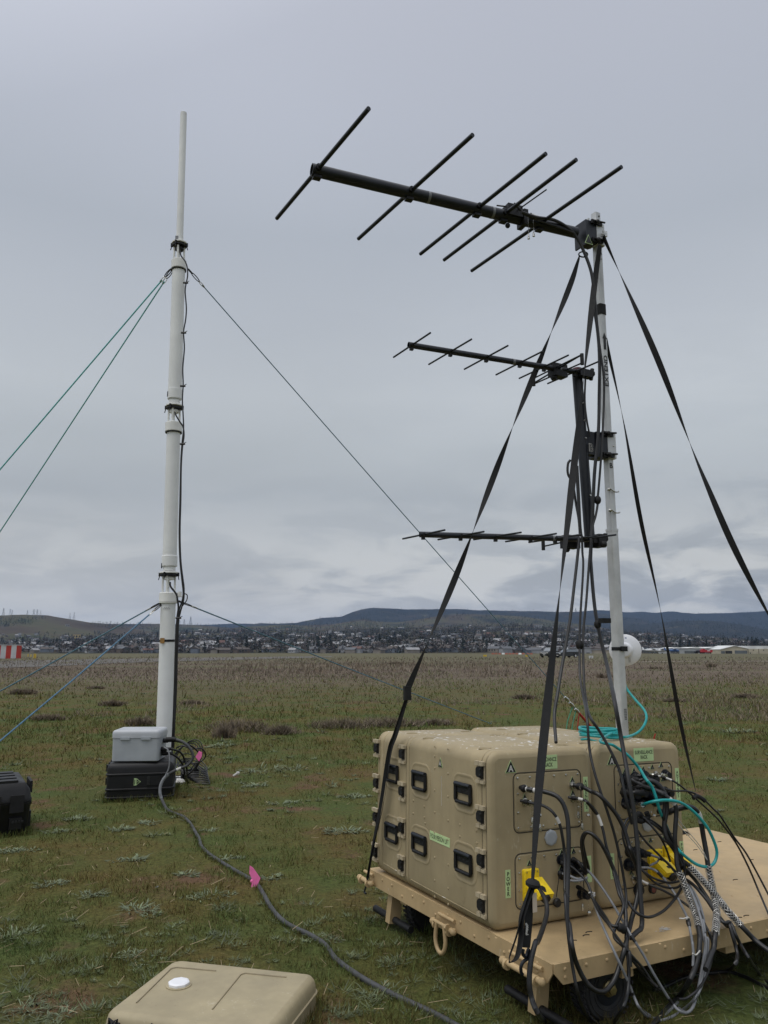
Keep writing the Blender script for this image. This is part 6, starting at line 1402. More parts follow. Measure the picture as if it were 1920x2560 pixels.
# down the mast
def mcable(pts, r, m, label, kids=(), n=6, name='mast_cable'):
    P = smooth_path([at_y(x, y, Y) if not isinstance(Y, str) else cp('p', x, y, float(Y), r) for x, y, Y in pts], n); t = thing(name, label, 'cable', P[-1], G1)
    MB().tube(P, r * .85, 8).build('jacket', m, t)
    for k in kids:
        q = [p for p in P]; i = min(range(len(q)), key=lambda j: abs(proj(q[j])[1] - k[1])); MB().ball(q[i], k[2], 0, 12, (1, 1, 1.25)).build(k[0], BLACKR, t)
    return t, P
mcable([(1303, 530, 4.16), (1340, 543, 4.22), (1385, 550, 4.3), (1420, 570, 4.36), (1440, 592, 4.39), (1458, 625, 4.4), (1478, 680, 4.4), (1486, 740, 4.4), (1491, 800, 4.4), (1497, 860, 4.4), (1499, 920, 4.4), (1498, 990, 4.4), (1496, 1078, 4.36), (1486, 1186, 4.34), (1481, 1300, 4.34), (1477, 1380, 4.32), (1478, 1420, 4.3), (1490, 1540, 4.25), (1518, 1665, 4.15), (1535, 1745, '0.12'), (1552, 1840, '0.16'), (1563, 1900, '0.2'), (1573, 1960, '0.24'), (1586, 2040, '0.26'), (1595, 2130, '0.28'), (1600, 2220, '0.3'), (1605, 2310, '0.33'), (1592, 2330, '0.35'), (1575, 2345, '0.36')], .0115, CABLE2, 'thick cable from the large beam antenna to a plug lying on the deck', [('tie_wrap', 1560, .02)])
mcable([(1285, 508, 4.15), (1320, 540, 4.2), (1390, 566, 4.32), (1436, 583, 4.38)], .008, CABLE2, 'short cable along the large beam antenna boom to its feed box')
mcable([(1482, 760, 4.39), (1497, 850, 4.39), (1509, 940, 4.39), (1510, 1000, 4.39), (1506, 1093, 4.35), (1500, 1180, 4.35), (1494, 1250, 4.35), (1494, 1262, 4.35), (1489, 1290, 4.34), (1481, 1320, 4.33), (1474, 1390, 4.3), (1466, 1500, 4.25), (1458, 1590, 4.2), (1460, 1700, 4.1), (1465, 1750, 4.0), (1474, 1790, '0.06'), (1500, 1830, '0.1'), (1528, 1880, '0.14'), (1550, 1930, '0.17'), (1563, 1990, '0.2'), (1580, 2060, '0.2')], .008, CABLE2, 'cable with a round black choke halfway down, hanging closest to the mast', [('ferrite_choke', 1250, .021)])
mcable([(1455, 1340, 4.3), (1456, 1380, 4.3), (1458, 1420, 4.28), (1451, 1540, 4.22), (1449, 1612, 4.18), (1450, 1690, 4.1), (1460, 1750, 3.95), (1467, 1790, '0.05'), (1474, 1874, '0.09'), (1486, 1930, '0.13'), (1503, 1984, '0.16'), (1522, 2040, '0.18'), (1538, 2093, '0.19'), (1553, 2160, '0.2'), (1563, 2219, '0.21'), (1567, 2270, '0.24')], .0075, CABLE2, 'cable with a black choke near the horizon, below the lower small antenna', [('ferrite_choke', 1612, .022)])
mcable([(1448, 1345, 4.3), (1444, 1390, 4.28), (1436, 1460, 4.24), (1425, 1550, 4.18), (1406, 1660, 4.1), (1393, 1740, 4.0), (1386, 1790, 3.95), (1390, 1856, 3.82)], .010, CABLE2, 'cable hanging left of the others and ending on top of the guidance rack')
mcable([(1426, 1150, 4.36), (1420, 1160, 4.36), (1420, 1185, 4.36), (1432, 1210, 4.36), (1440, 1260, 4.37), (1447, 1300, 4.36), (1450, 1340, 4.36), (1452, 1356, 4.36)], .0085, CABLE, 'looped jumper cable at the left of the black pipe below bracket B')
mcable([(1464, 935, 4.36), (1462, 1000, 4.37), (1467, 1050, 4.37), (1475, 1092, 4.38)], .007, CABLE, 'short cable clipped beside the upper half of the black pipe')
mcable([(1442, 1165, 4.35), (1446, 1240, 4.35), (1450, 1320, 4.35), (1455, 1350, 4.35)], .012, CABLE2, 'bundled cable with a pale worn sleeve beside the lower half of the black pipe')
q = at_y(1511, 1551, 4.22); tag(MB().box(q, UX, VX, ZX, (-.03, -.014, -.014), (.035, .014, .012)).build('cable_strap', WEB), 'black hook-and-loop cable strap sticking out beside the mast near the hilltops', 'cable strap')
# guidance rack
t, _ = cable(['1', (1108, 522, .05), (1150, 532, .09), (1190, 540, .11), (1270, 550, .16), (1370, 590, .22), (1425, 690, .25), (1442, 850, .27), (1438, 1100, .29), (1430, 1400, .34), '6', (720, 60, .38), (745, 260, .43), (790, 440, .43), (870, 610, .44), (950, 705, .45), (1040, 745, .45), (1110, 718, .44), (1185, 620, .43), (1245, 460, .42), (1300, 270, .36), '5', (400, 1060, .32), (470, 800, .28), (508, 560, .26), (480, 360, .25), (400, 140, .25), '4', (400, 1290, .24), (330, 1060, .22), (210, 840, .2), (0, 605, .17), '1', (1600, 550, .12), (1545, 522, .09), (1470, 505, .06)],
         .0125, CABLE, 'thick black cable looping from the guidance rack below the deck and back up', G2, kids=[boot(.012, .03, 1.7), wl_(.034, .044), wl_(.075, .088), boot(.97, .99, 1.7)])
cable(['1', (1110, 612, .05), (1190, 630, .1), (1260, 645, .13), (1330, 690, .18), (1378, 770, .2), (1402, 880, .21), (1415, 1010, .22), (1416, 1250, .28), '3', (490, 320, .36), (508, 540, .41), (535, 740, .43), (575, 920, .44), (640, 1050, None), (690, 1100, None)], .0085, CABLE, 'thin black cable from the lower left connector of the guidance rack down to the ground', G2, kids=[boot(.03, .06, 1.5), wl_(.27, .31)])
cable(['1', (1440, 590, .05), (1510, 600, .09), (1570, 622, .12), (1630, 700, .14), '2', (210, 712, .14), (290, 800, .16), (340, 930, .18), (370, 1070, .2), (410, 1200, .22), (440, 1330, .25), (470, 1450, .28), (505, 1560, .33), '6', (1180, 150, .36), (1290, 290, .39), (1400, 450, .43), (1530, 600, .44), (1640, 705, .5)], .008, CABLE, 'thin black cable with white sleeve from the ANTENNAS side of the guidance rack', G2, kids=[boot(.03, .06, 1.6), wl_(.07, .10), wl_(.33, .37)])
cable(['2', (95, 1180, .04), (150, 1200, .1), (205, 1290, .12), (190, 1180, .13), (172, 1060, .14), (183, 985, .15), (222, 960, .17), (290, 1000, .2), (365, 1110, .22), (440, 1280, .24), (490, 1450, .28), (525, 1600, .34), '6', (1310, 250, .40), (1330, 420, .43), (1335, 600, .44), (1320, 760, .46), (1265, 930, .5), (1170, 1075, None)], .0095, CABLE, 'black cable arching up between the two racks, then falling past the front wheel', G2, n=5)
cable(['2', (100, 1285, .05), (170, 1290, .10), (225, 1260, .11), (200, 1150, .12), (180, 1040, .12), (200, 975, .13), (240, 965, .15), (320, 1040, .19), (395, 1180, .21), (455, 1340, .25), (500, 1500, .29), (525, 1640, .35), '5', (330, 1080, .36), (345, 1250, .38), (350, 1440, .41), '3', (860, 650, .43), (865, 730, .44)], .0105, CABLE, 'second black cable arching between the two racks and dropping over the deck edge', G2)
cable(['3', (450, 190, .05), (500, 200, .08), (560, 225, .12), (605, 225, .13), (640, 310, .18), (685, 440, .28), (740, 570, .38), (795, 690, .43), (850, 810, .44), (888, 905, .45), (920, 970, .47), (970, 1020, None), (1030, 1025, None), (1090, 985, None), (1140, 935, None)], .0072, GREYC, 'left of two grey cables from the guidance rack, drooping below the deck edge', G2, kids=[boot(0, .04, 2.2), ('dark_sleeve', .20, .235, 1.25, CABLE), ('dark_sleeve', .62, .64, 1.3, CABLE)])
cable(['3', (530, 110, .05), (570, 130, .08), (640, 195, .13), (700, 270, .18), (760, 360, .24), (815, 455, .33), (870, 550, .40), (940, 660, .43), (1000, 770, .45), (1060, 870, .46), (1110, 945, .47), (1150, 985, .5), (1190, 995, .5), (1225, 965, .5), (1250, 890, .48), (1270, 780, .46), (1290, 660, .44), (1297, 560, .42), (1285, 440, .36), (1250, 330, .28), (1200, 250, .2)], .0072, GREYC, 'long grey cable looping from the guidance rack across and up to the yellow outlets', G2, kids=[boot(0, .03, 2.2), ('dark_sleeve', .30, .32, 1.25, CABLE), ('dark_sleeve', .48, .50, 1.25, CABLE), ('dark_sleeve', .86, .89, 1.25, CABLE)])
cable(['3', (465, 130, .05), (520, 150, .08), (580, 200, .12), (625, 260, .17), (650, 340, .21), (690, 420, .28), (750, 500, .37), (790, 560, .40), (860, 650, .43), (940, 740, .44), (1000, 830, .46), (1040, 868, .5)], .0070, CABLE, 'thin black cable running diagonally over the deck corner from the guidance rack', G2, kids=[boot(0, .05, 2.2)])
cable(['3', (500, 230, .1), (550, 236, .13), (600, 228, .14), (618, 215, .14)], .0065, GREYC, 'short grey cable link across the guidance rack lower panel', G2)
cable(['3', (560, 270, .04), (600, 290, .1), (640, 325, .17), (680, 380, .24), (720, 440, .31), (755, 490, .36), (800, 500, .38), (835, 520, .38)], .0085, CABLE, 'black cable ending in a plug lying on the deck between the racks', G2, kids=[boot(.84, 1.0, 2.6), boot(0, .10, 1.5)])
cable(['1', (1230, 1225, .10), (1262, 1260, .14), (1288, 1320, .18), (1290, 1400, .22), (1262, 1500, .28), (1228, 1590, .36), '3', (320, 590, .42), (293, 700, .44), (284, 820, .45), (300, 920, .46), (335, 1000, .5), (370, 1040, None), (410, 1075, None)], .0125, CABLE2, 'thick charcoal power cable hanging from the yellow outlet past the cart corner', G2, kids=[('strain_relief', 0, .05, 1.35, BLACKR)])
# surveillance rack
def sleeve(S_, a, b, r, t, name='mesh_grip'):
    seg_ = S_[int(a * (len(S_) - 1)):int(b * (len(S_) - 1)) + 1]; P = smooth_path(seg_, 4); mb = MB(); Lc = np.cumsum([0] + [np.linalg.norm(P[i + 1] - P[i]) for i in range(len(P) - 1)])
    tt = [unit(P[min(i + 1, len(P) - 1)] - P[max(i - 1, 0)]) for i in range(len(P))]; x, _ = perp(tt[0]); fr = []
    for i in range(len(P)): x = unit(x - tt[i] * np.dot(x, tt[i])); fr.append((x, np.cross(tt[i], x)))
    step = .004; ns_ = int(Lc[-1] / step); 
    def at(l):
        i = min(np.searchsorted(Lc, l, 'right') - 1, len(P) - 2); f = (l - Lc[i]) / max(Lc[i + 1] - Lc[i], 1e-9); return P[i] * (1 - f) + P[i + 1] * f, fr[i]
    for sg in (-1, 1):
        for k in range(5):
            W_ = []
            for j in range(ns_ + 1):
                c, (a_, b_) = at(j * step); ph = sg * j * step / .062 * 2 * math.pi + k * 2 * math.pi / 5; W_.append(c + (a_ * math.cos(ph) + b_ * math.sin(ph)) * (r + .0006))
            mb.tube(W_, .00115, 4)
    mb.build(name, MESHW, t)
t, S_ = cable(['4', (430, 380, .08), (500, 420, .10), (620, 480, .13), (760, 530, .16), (880, 590, .19), (980, 670, .21), (1040, 740, .22), (1055, 830, .22), (1045, 1000, .22), (1035, 1200, .22), '5', (985, 150, .22), (1000, 330, .23), (1040, 440, .24), (1080, 540, .25), (1130, 680, .27), (1200, 860, .31), (1258, 1030, .36), (1290, 1240, .41), '7', (775, 520, .43), (768, 640, .44), (730, 830, .45), (640, 1050, .47), (520, 1240, None), (360, 1400, None), (200, 1580, None), (60, 1700, None)], .0135, CABLE2, 'thick white-banded cable whose steel mesh grip is leftmost on the deck', G3, kids=[('heat_shrink', 0, .17, 1.35, CABLE), wl_(.19, .235)])
sleeve(S_, .47, .665, .0135, t)
t, S_ = cable(['2', (780, 790, .12), (850, 800, .16), (920, 778, .19), (1000, 757, .21), (1060, 765, .22), (1105, 810, .22), (1128, 900, .22), (1145, 1000, .22), (1165, 1110, .23), '5', (1400, 330, .24), (1445, 560, .26), (1485, 760, .30), (1512, 950, .35), (1505, 1100, .39), (1495, 1200, .41), '7', (968, 500, .43), (955, 620, .44), (915, 720, .46), (850, 900, .5)], .0145, CABLE2, 'thick cable with white band, its steel mesh grip hanging upright in the middle', G3, kids=[('heat_shrink', 0, .20, 1.2, CABLE), wl_(.27, .33)])
sleeve(S_, .50, .80, .0145, t)
t, S_ = cable(['2', (610, 620, .1), (680, 560, .13), (740, 555, .15), (800, 600, .17), (845, 690, .18), (850, 790, .18), (832, 900, .18), (850, 1000, .19), (900, 1080, .20), (960, 1170, .21), (1010, 1210, .22), '5', (1190, 370, .23), (1300, 490, .25), (1420, 620, .28), (1540, 770, .32), (1640, 900, .37), '7', (1250, 270, .39), (1350, 375, .41), (1460, 490, .43), (1560, 580, .46), (1680, 670, .5)], .0140, CABLE2, 'thick cable whose steel mesh grip slants right over the deck edge', G3, kids=[('heat_shrink', 0, .2, 1.2, CABLE)])
sleeve(S_, .52, .84, .0140, t)
cable(['5', (1040, 330, .2), (1110, 390, .21), (1250, 540, .23), (1400, 760, .28), (1500, 930, .33), (1640, 1110, .38), '7', (1160, 330, .41), (1205, 480, .43), (1245, 620, .44), (1262, 730, .46), (1230, 840, .5), (1150, 910, None), (1020, 935, None), (880, 950, None)], .0105, CABLE, 'black cable dropping over the deck edge and curling left on the dark turf', G3)
cable(['5', (1020, 480, .2), (1110, 510, .21), (1230, 600, .23), (1370, 760, .28), (1480, 920, .34), (1600, 1070, .40), '7', (1170, 290, .40), (1240, 450, .43), (1310, 590, .44), (1420, 770, .5), (1550, 960, None), (1680, 1100, None)], .0095, CABLE, 'black cable running over the deck edge to the bottom right of the photo', G3)
cable(['3', (1000, 868, None), (1080, 838, None), (1160, 800, None), (1260, 775, None), (1350, 765, None), (1430, 760, None), (1530, 790, None), (1610, 830, None), (1680, 862, None)], .011, CABLE, 'black cable lying on the turf behind the front wheel, leaving at the right', G4)
cable(['6', (300, 900, None), (250, 860, None)], .004, LIGHTLBL, 'white stub of cord beside the foam roll of the cart leg', None, 'cord_stub', cat='cord')
cable(['4', (430, 400, .06), (520, 330, .1), (620, 350, .12), (720, 400, .14), (800, 460, .16), (860, 540, .17), (885, 640, .18), (890, 760, .18), (880, 880, .18), (900, 1000, .18), (960, 1130, .19), (1010, 1250, .2), '5', (1000, 180, .2), (1040, 290, .2), (1060, 380, .2)], .0105, CABLE, 'black cable bending down in front of the surveillance rack right of the teal cable', G3, kids=[boot(0, .08, 1.9), wl_(.26, .30)])
cable(['4', (300, 560, .05), (400, 570, .1), (520, 560, .13), (600, 580, .13)], .014, CABLE, 'stubby black connector cable across the middle of the surveillance panel', G3, kids=[boot(0, .5, 1.4), boot(.6, 1, 1.3)])
cable(['4', (440, 370, .08), (540, 390, .11), (640, 375, .13), (740, 410, .14), (810, 470, .15), (870, 560, .16)], .0095, CABLE, 'short black cable crossing the top of the surveillance panel', G3, kids=[boot(0, .2, 1.9)])
cable(['4', (470, 520, .08), (560, 480, .12), (680, 520, .14), (760, 560, .15), (860, 560, .17)], .010, CABLE, 'short thick black cable looping over the centre of the surveillance panel', G3, kids=[boot(0, .25, 1.8)])
cable(['4', (310, 720, .05), (370, 760, .08), (420, 820, .1), (500, 870, .12), (560, 880, .13), (640, 940, .15), (760, 1080, .18), (880, 1220, .2), '5', (880, 40, .2), (1000, 200, .21), (1065, 330, .22)], .007, CABLE, 'thin black cable leaving the lowest left connector of the surveillance panel', G3, kids=[boot(0, .06, 2.0)])
cable(['2', (600, 850, .11), (555, 840, .12), (515, 890, .13), (500, 980, .14), (540, 1120, .15), (620, 1230, .16), (720, 1310, .19), (800, 1345, .2), (880, 1362, .2), (950, 1350, .21)], .0068, CABLE, 'thin black loop swinging below the yellow outlets of the surveillance rack, the upper one', G3)
cable(['2', (600, 865, .11), (560, 870, .12), (530, 920, .13), (530, 1000, .14), (570, 1130, .15), (640, 1240, .16), (720, 1330, .18), (800, 1385, .2), (900, 1405, .21), (960, 1380, .22), (990, 1300, .22), (985, 1200, .22), (950, 1100, .2), (880, 990, .18), (780, 900, .15), (700, 850, .13), (640, 830, .12)], .0068, CABLE, 'thin black cable forming a large round loop in front of the yellow outlets', G3)
cable(['2', (640, 850, .12), (720, 900, .14), (800, 1000, .16), (850, 1100, .17), (880, 1195, .18)], .0062, CABLE, 'thin black cable hanging down to the right yellow outlet', G3)
cable(['2', (650, 845, .12), (740, 890, .15), (830, 970, .17), (900, 1070, .19), (960, 1160, .2), (995, 1230, .21), (990, 1330, .22), (960, 1420, .23), (900, 1510, .26), (820, 1590, .3), (720, 1635, .34), (640, 1620, .34), (580, 1570, .32), (545, 1510, .30)], .0078, CABLE, 'black cable drooping in one wide loop onto the deck below the surveillance rack', G3)
cable(['2', (610, 930, .13), (680, 1030, .15), (780, 1130, .17), (870, 1220, .19), (940, 1290, .21)], .0068, CABLE, 'thin straight black cable slanting down to the yellow outlets', G3)
cable(['2', (655, 838, .13), (630, 812, .13), (600, 838, .13), (640, 870, .13), (700, 840, .13), (690, 800, .13)], .016, WEB, 'black hook-and-loop wrap gathering the cables in front of the surveillance rack', None, 'cable_wrap', cat='cable wrap')
cable(['5', (455, 500, .05), (540, 530, .1), (600, 560, .12), (700, 605, .15), (830, 660, .18), (960, 735, .21), (1100, 825, .25), (1230, 930, .3), (1320, 1040, .35), (1390, 1150, .38), (1440, 1280, .41), '7', (900, 420, .42), (940, 560, .43), (940, 700, .44), (900, 880, .45), (820, 1060, .47), (720, 1190, .5), (600, 1275, .5), (500, 1285, .5)], .0070, CABLE, 'thin black cable with a white sleeve sweeping from the surveillance rack past the mesh grips', G3, kids=[boot(0, .05, 1.6), wl_(.06, .13)])
cable(['5', (540, 360, .1), (620, 360, .12), (690, 380, .14), (760, 430, .16), (850, 530, .18), (930, 640, .21), (1010, 760, .25), (1070, 880, .30), (1130, 1010, .36), (1170, 1180, .40), (1200, 1350, .42), '7', (680, 560, .43), (692, 700, .44), (685, 860, .45)], .0072, GREYC, 'grey cable tied with a white cord, left of the mesh grips', G3, kids=[('dark_sleeve', .22, .27, 1.3, CABLE), ('dark_sleeve', .64, .67, 1.8, CABLE)])
cable(['5', (590, 170, .1), (680, 200, .13), (790, 245, .15), (880, 300, .17), (960, 400, .19), (1040, 500, .21), (1100, 560, .23), (1170, 640, .26), (1240, 790, .31), (1300, 950, .36), (1350, 1120, .40), (1370, 1300, .42), '7', (880, 500, .43), (875, 700, .44), (850, 900, .45), (800, 1100, .47), (740, 1240, .5), (650, 1430, None), (580, 1450, None), (500, 1400, None)], .0072, GREYC, 'grey cable running down beside the left mesh grip and looping on the turf', G3, kids=[boot(0, .05, 2.0), ('dark_sleeve', .10, .12, 1.4, CABLE), ('dark_sleeve', .47, .50, 1.4, CABLE)])
cable(['5', (1090, 540, .22), (1150, 610, .26), (1220, 760, .31), (1280, 930, .36), (1330, 1120, .40), (1350, 1320, .42), '7', (852, 480, .43), (855, 640, .44), (830, 850, .45), (780, 1080, .47), (700, 1290, .5), (560, 1420, None), (420, 1510, None), (250, 1560, None), (100, 1480, None), (0, 1400, None)], .0070, GREYC, 'outer grey cable falling past the deck edge to the bottom of the photo', G3)
cable(['5', (650, 330, .14), (730, 290, .14), (770, 250, .14), (800, 245, .14)], .0062, GREYC, 'short grey lead curling over the left yellow outlet cover', G3)
for k, (x, y, d) in enumerate(((1140, 1010, .37), (1060 + 100, 1020, .37))):
    pass
def cord(pts, label): cable(pts, .0035, LIGHTLBL, label, 'white cord ties', 'cord_tie', cat='cord', n=4)
cord(['7', (510, 238, .36), (570, 240, .37), (620, 225, .38), (645, 250, .37), (600, 245, .37)], 'white cord tie round the grey cables on the deck')
cord(['7', (680, 690, .455), (720, 712, .455), (750, 690, .455), (778, 655, .455)], 'white cord tie with a loose end below the deck edge')
cord(['3', (625, 305, .19), (645, 300, .19), (662, 318, .19), (640, 325, .19), (662, 303, .19)], 'white cord tie round the grey cables leaving the guidance rack')
cable(['4', (690, 310, .05), (760, 325, .08), (850, 340, .1), (940, 370, .12), (1020, 405, .14), (1110, 465, .15), (1210, 545, .16), (1320, 640, .17), (1430, 740, .18), (1560, 860, .19), (1660, 965, .2), '2', (1400, 1040, .21), (1500, 1230, .23), (1590, 1440, .26), (1680, 1650, .3)], .0058, CABLE, 'thin cable with white sleeves arching from the panel out of the photo at right', G3, kids=[('connector', 0, .06, 1.9, STEEL), boot(.06, .10, 1.9), wl_(.11, .135), wl_(.20, .27)])
cable(['4', (850, 480, .16), (920, 515, .16), (1040, 540, .16), (1190, 540, .16), (1320, 580, .17), (1450, 670, .18), (1570, 790, .19), (1660, 880, .2), '2', (1390, 1000, .21), (1480, 1120, .23), (1570, 1280, .25), (1680, 1490, .29)], .0058, CABLE, 'thin black cable arching right beside the one with white sleeves, out of the photo', G3)
cable(['4', (1290, 640, .172), (1340, 610, .172), (1420, 650, .178), (1450, 680, .18)], .013, WEB, 'black hook-and-loop wrap holding two thin cables over the far strap', None, 'cable_wrap', cat='cable wrap')
for k, (a, b) in enumerate((((1090, 1010), (1340, 1290)), ((1115, 975), (1390, 1310)))):
    cable(['4', (a[0] - 40, a[1] - 90, .19), (*a, .2), (*b, .23), '5', (1390, 260, .245)], .0022, MESHW, ['left of the two thin steel leader wires of the upright mesh grip', 'right of the two thin steel leader wires of the upright mesh grip'][k], 'steel leader wires', 'leader_wire', cat='wire')
# teal cable: from the dish, coiled on the rack top, down to the panel
topz = .7245
def tp_(x, y, dz=.0): return at_plane(x, y, MR, OG, 2, topz + dz)
P = [at_y(1560, 1700, 4.55), at_y(1567, 1722, 4.5), at_y(1589, 1750, 4.42), at_y(1611, 1776, 4.36), at_y(1616, 1797, 4.32), at_y(1606, 1820, 4.28), at_y(1588, 1835, 4.25), tp_(1560, 1843, .01)]
cc = tp_(1501, 1841, .008); rx_, ry_ = .098, .105
th0 = 0.1
for k in range(6 * 14):
    a = th0 + k / 14 * 2 * math.pi; f = 1 - .035 * math.sin(k * 1.7 / 3) - .05 * (k // 14) / 6
    P.append(cc + MR[:, 0] * rx_ * f * math.cos(a) + MR[:, 1] * ry_ * f * math.sin(a) + RZ * (.006 + .0062 * (k // 14) + .004 * math.sin(a * 2.3)) + MR[:, 0] * .006 * math.sin(k // 14 * 2.1))
P += [tp_(1500, 1852, .02), tp_(1530, 1862, .01)] + [cp('2', x, y, d, .007) for x, y, d in ((455, 285, .04), (530, 335, .06), (580, 385, .07), (640, 460, .08), (685, 535, .17), (735, 600, .18), (765, 680, .19), (790, 770, .19), (815, 835, .17), (845, 900, .14), (870, 960, .13), (900, 1040, .15), (945, 1100, .22), (1010, 1160, .23), (1090, 1215, .23), (1170, 1235, .24), (1228, 1205, .24), (1252, 1120, .24), (1220, 1010, .24), (1160, 900, .235), (1060, 790, .23), (960, 722, .23), (850, 703, .225), (740, 715, .2), (660, 738, .12), (605, 745, .05))]
S_ = smooth_path(P, 4); t = thing('network_cable', 'teal network cable coiled on the rack top and looping past the panel', 'cable', cc); MB().tube(S_, .0068, 8).build('jacket', TEAL, t)
MB().tube(S_[-5:], .012, 8).build('connector', STEEL, t)
cable(['p', (1452, 1849, -.25), (1470, 1848, -.22), (1500, 1856, -.2), (1530, 1860, -.2)], .0065, TEAL, 'loose teal cable end poking left from the coil on the rack top', None, 'network_cable')

# grey power cable across the turf, with its flag, and the tangle behind the black rack case
def gcable(spec, r, m, label, group=None, kids=(), name='cable'):
    P = []
    for x, y, Y in spec: P.append(at_y(x, y, Y * .891) if Y is not None else cp('p', x, y, None, r))
    S_ = smooth_path(P, 7); t = thing(name, label, 'cable', S_[len(S_) // 2], group); MB().tube(S_, r, 10).build('jacket', m, t)
    for k in kids:
        a, b = int(k[1] * (len(S_) - 1)), int(k[2] * (len(S_) - 1)); MB().tube(S_[a:b + 1], r * k[3], 10).build(k[0], k[4], t)
    return t, S_
POWC = mat('dusty_grey_power_cable', (.058, .060, .064), .55, var=.15, scale=8)
_, PATH = gcable([(415, 1848, 8.62), (440, 1849, 8.62), (462, 1858, 8.62), (478, 1876, 8.62), (482, 1895, 8.62), (470, 1912, 8.62), (450, 1921, 8.62), (430, 1930, 8.60), (412, 1944, 8.58), (402, 1962, 8.56), (400, 1982, 8.54), (406, 2002, 8.5), (418, 2024, None), (438, 2034, None), (458, 2042, None), (475, 2058, None), (488, 2080, None), (498, 2098, None), (503, 2115, None), (520, 2133, None), (548, 2152, None), (580, 2172, None), (612, 2190, None), (640, 2208, None), (658, 2235, None), (675, 2265, None), (698, 2294, None), (730, 2317, None), (775, 2338, None), (812, 2362, None), (840, 2398, None), (885, 2432, None), (945, 2468, None), (1010, 2500, None), (1080, 2532, None), (1150, 2570, None), (1200, 2600, None)], .0132, POWC, 'long grey power cable snaking across the turf from the black case', kids=[wl_(.165, .18), ('pale_sleeve', .21, .30, 1.12, GREYC), ('strain_relief', 0, .03, 1.6, BLACKR)])
PATH = [p for p in PATH if p[2] < .05]
def flag(x, y, pts, label, pole=None, Y=None):
    p = at_y(x, y, Y) if Y else at_z(x, y, .03); s = p[1] / FPX; t = thing('marker_flag', label, 'flag', p, 'pink marker flags')
    F1 = [(a - x) * s for a, b in pts]; F2 = [(y - b) * s for a, b in pts]; mb = MB(); e = unit(V(1, -.12, 0))
    mb.prism(list(zip(F1, F2)), p, e, ZX, V(0, 1, 0), .0015);
    mb.build('pennant', PINK, t)
    if pole: MB().tube([at_z(*pole, 0) - ZX * .03, p + V(0, .004, F2[0])], .0028, 6).build('wire_stem', STEEL, t)
    else: MB().lathe(at_z(632, 2204, .012), V(.45, -.9, 0), [(.0130, -.012), (.0130, .012)], 14).build('tape_wrap', PINK, t)
flag(628, 2205, [(627, 2219), (631, 2201), (623, 2186), (623, 2169), (631, 2173), (650, 2196), (638, 2222)], 'bright pink flag taped to the grey power cable on the turf')
flag(493, 1888, [(489, 1892), (497, 1878), (505, 1881), (504, 1892), (498, 1902)], 'bright pink flag on a wire beside the cable coil at the white mast', (486, 1925), 8.0)
p = at_z(1636, 1842, .10); tag(MB().prism([(-.025, -.05), (.0, -.05), (.03, .05), (.005, .045)], p, V(1, 0, 0), ZX, V(0, 1, 0), .004).tube([p - ZX * .12, p + ZX * .02], .004, 6).build('marker_flag', RED), 'small red flag in the turf just beyond the surveillance rack', 'flag')
Yc = 9.2
for spec, r, lab in (([(418, 1850, 8.75), (455, 1856, 8.8), (480, 1866, 8.9), (495, 1880, 9.0), (500, 1895, 9.05), (495, 1910, Yc), (478, 1930, Yc), (468, 1938, Yc)], .009, 'black lead curving right from the grey box beside the pink flag'),
                     ([(425, 1872, 8.8), (450, 1880, 8.9), (462, 1900, 9.0), (467, 1925, 9.1), (466, 1950, None)], .010, 'black lead falling from the white mast foot into the cable coil'),
                     ([(420, 1880, 8.8), (445, 1895, 8.9), (458, 1915, 9.0), (463, 1940, 9.1), (470, 1955, None)], .010, 'second black lead falling into the cable coil beside the first'),
                     ([(440, 1870, 9.0), (456, 1864, 9.0), (478, 1872, 9.0), (505, 1872, 9.1), (514, 1890, Yc), (500, 1905, Yc), (478, 1909, Yc), (462, 1907, Yc)], .007, 'thin black lead circling behind the pink flag on a wire'),
                     ([(410, 1868, 8.62), (420, 1875, 8.6), (424, 1895, 8.58), (422, 1920, 8.57), (414, 1938, 8.56)], .007, 'pale grey lead hanging down the right end of the black rack case')):
    gcable(spec, r, GREYC if 'pale' in lab else CABLE, lab, 'leads at the foot of the white mast')
c0_ = at_z(470, 1950, 0); c1_ = at_z(530, 1968, 0)
t = thing('cable_coil', 'slumped coil of spare black cable trailing right on the turf by the white mast', 'cable coil', c0_); mb = MB(); dd_ = unit(c1_ - c0_); nn_ = V(-dd_[1], dd_[0], 0)
for k in range(8):
    L2 = np.linalg.norm(c1_ - c0_) * (1 - .05 * k); ph = k * .3; P = []
    for j in range(21):
        a = 2 * math.pi * j / 20; u = (.5 - .5 * math.cos(a)); P.append(c0_ + dd_ * (L2 * u - .10) + nn_ * (.085 + .01 * k) * math.sin(a) + ZX * (.02 + .014 * k + .13 * (1 - u) ** 2 * (1 + .3 * math.sin(k))))
    mb.tube(P, .0062, 6)
mb.build('loop', CABLE, t)
mb = MB()
for k in range(3):
    P = [c0_ + V(.06 * math.cos(a) - .05 + .02 * k, .05 * math.sin(a), .22 + (.17 + .02 * k) * math.sin(a + .4)) + V(.10 * math.cos(a), 0, 0) for a in np.linspace(0, 6.28, 21)]; mb.tube(P, .006, 6)
mb.build('upright_loop', CABLE, t)
MB().box(c0_ + ZX * .05, dd_, nn_, ZX, (.02, -.10, -.02), (.06, .10, .07)).build('strap_wrap', WEB, t)
p = at_z(447, 1962, 0); mb = MB(); mb.ball(p + ZX * .03, .05, 0, 8, (1.4, .8, .8)); tag(mb.build('sandbag', LIGHTLBL), 'small pale bag on the turf behind the black rack case', 'bag')
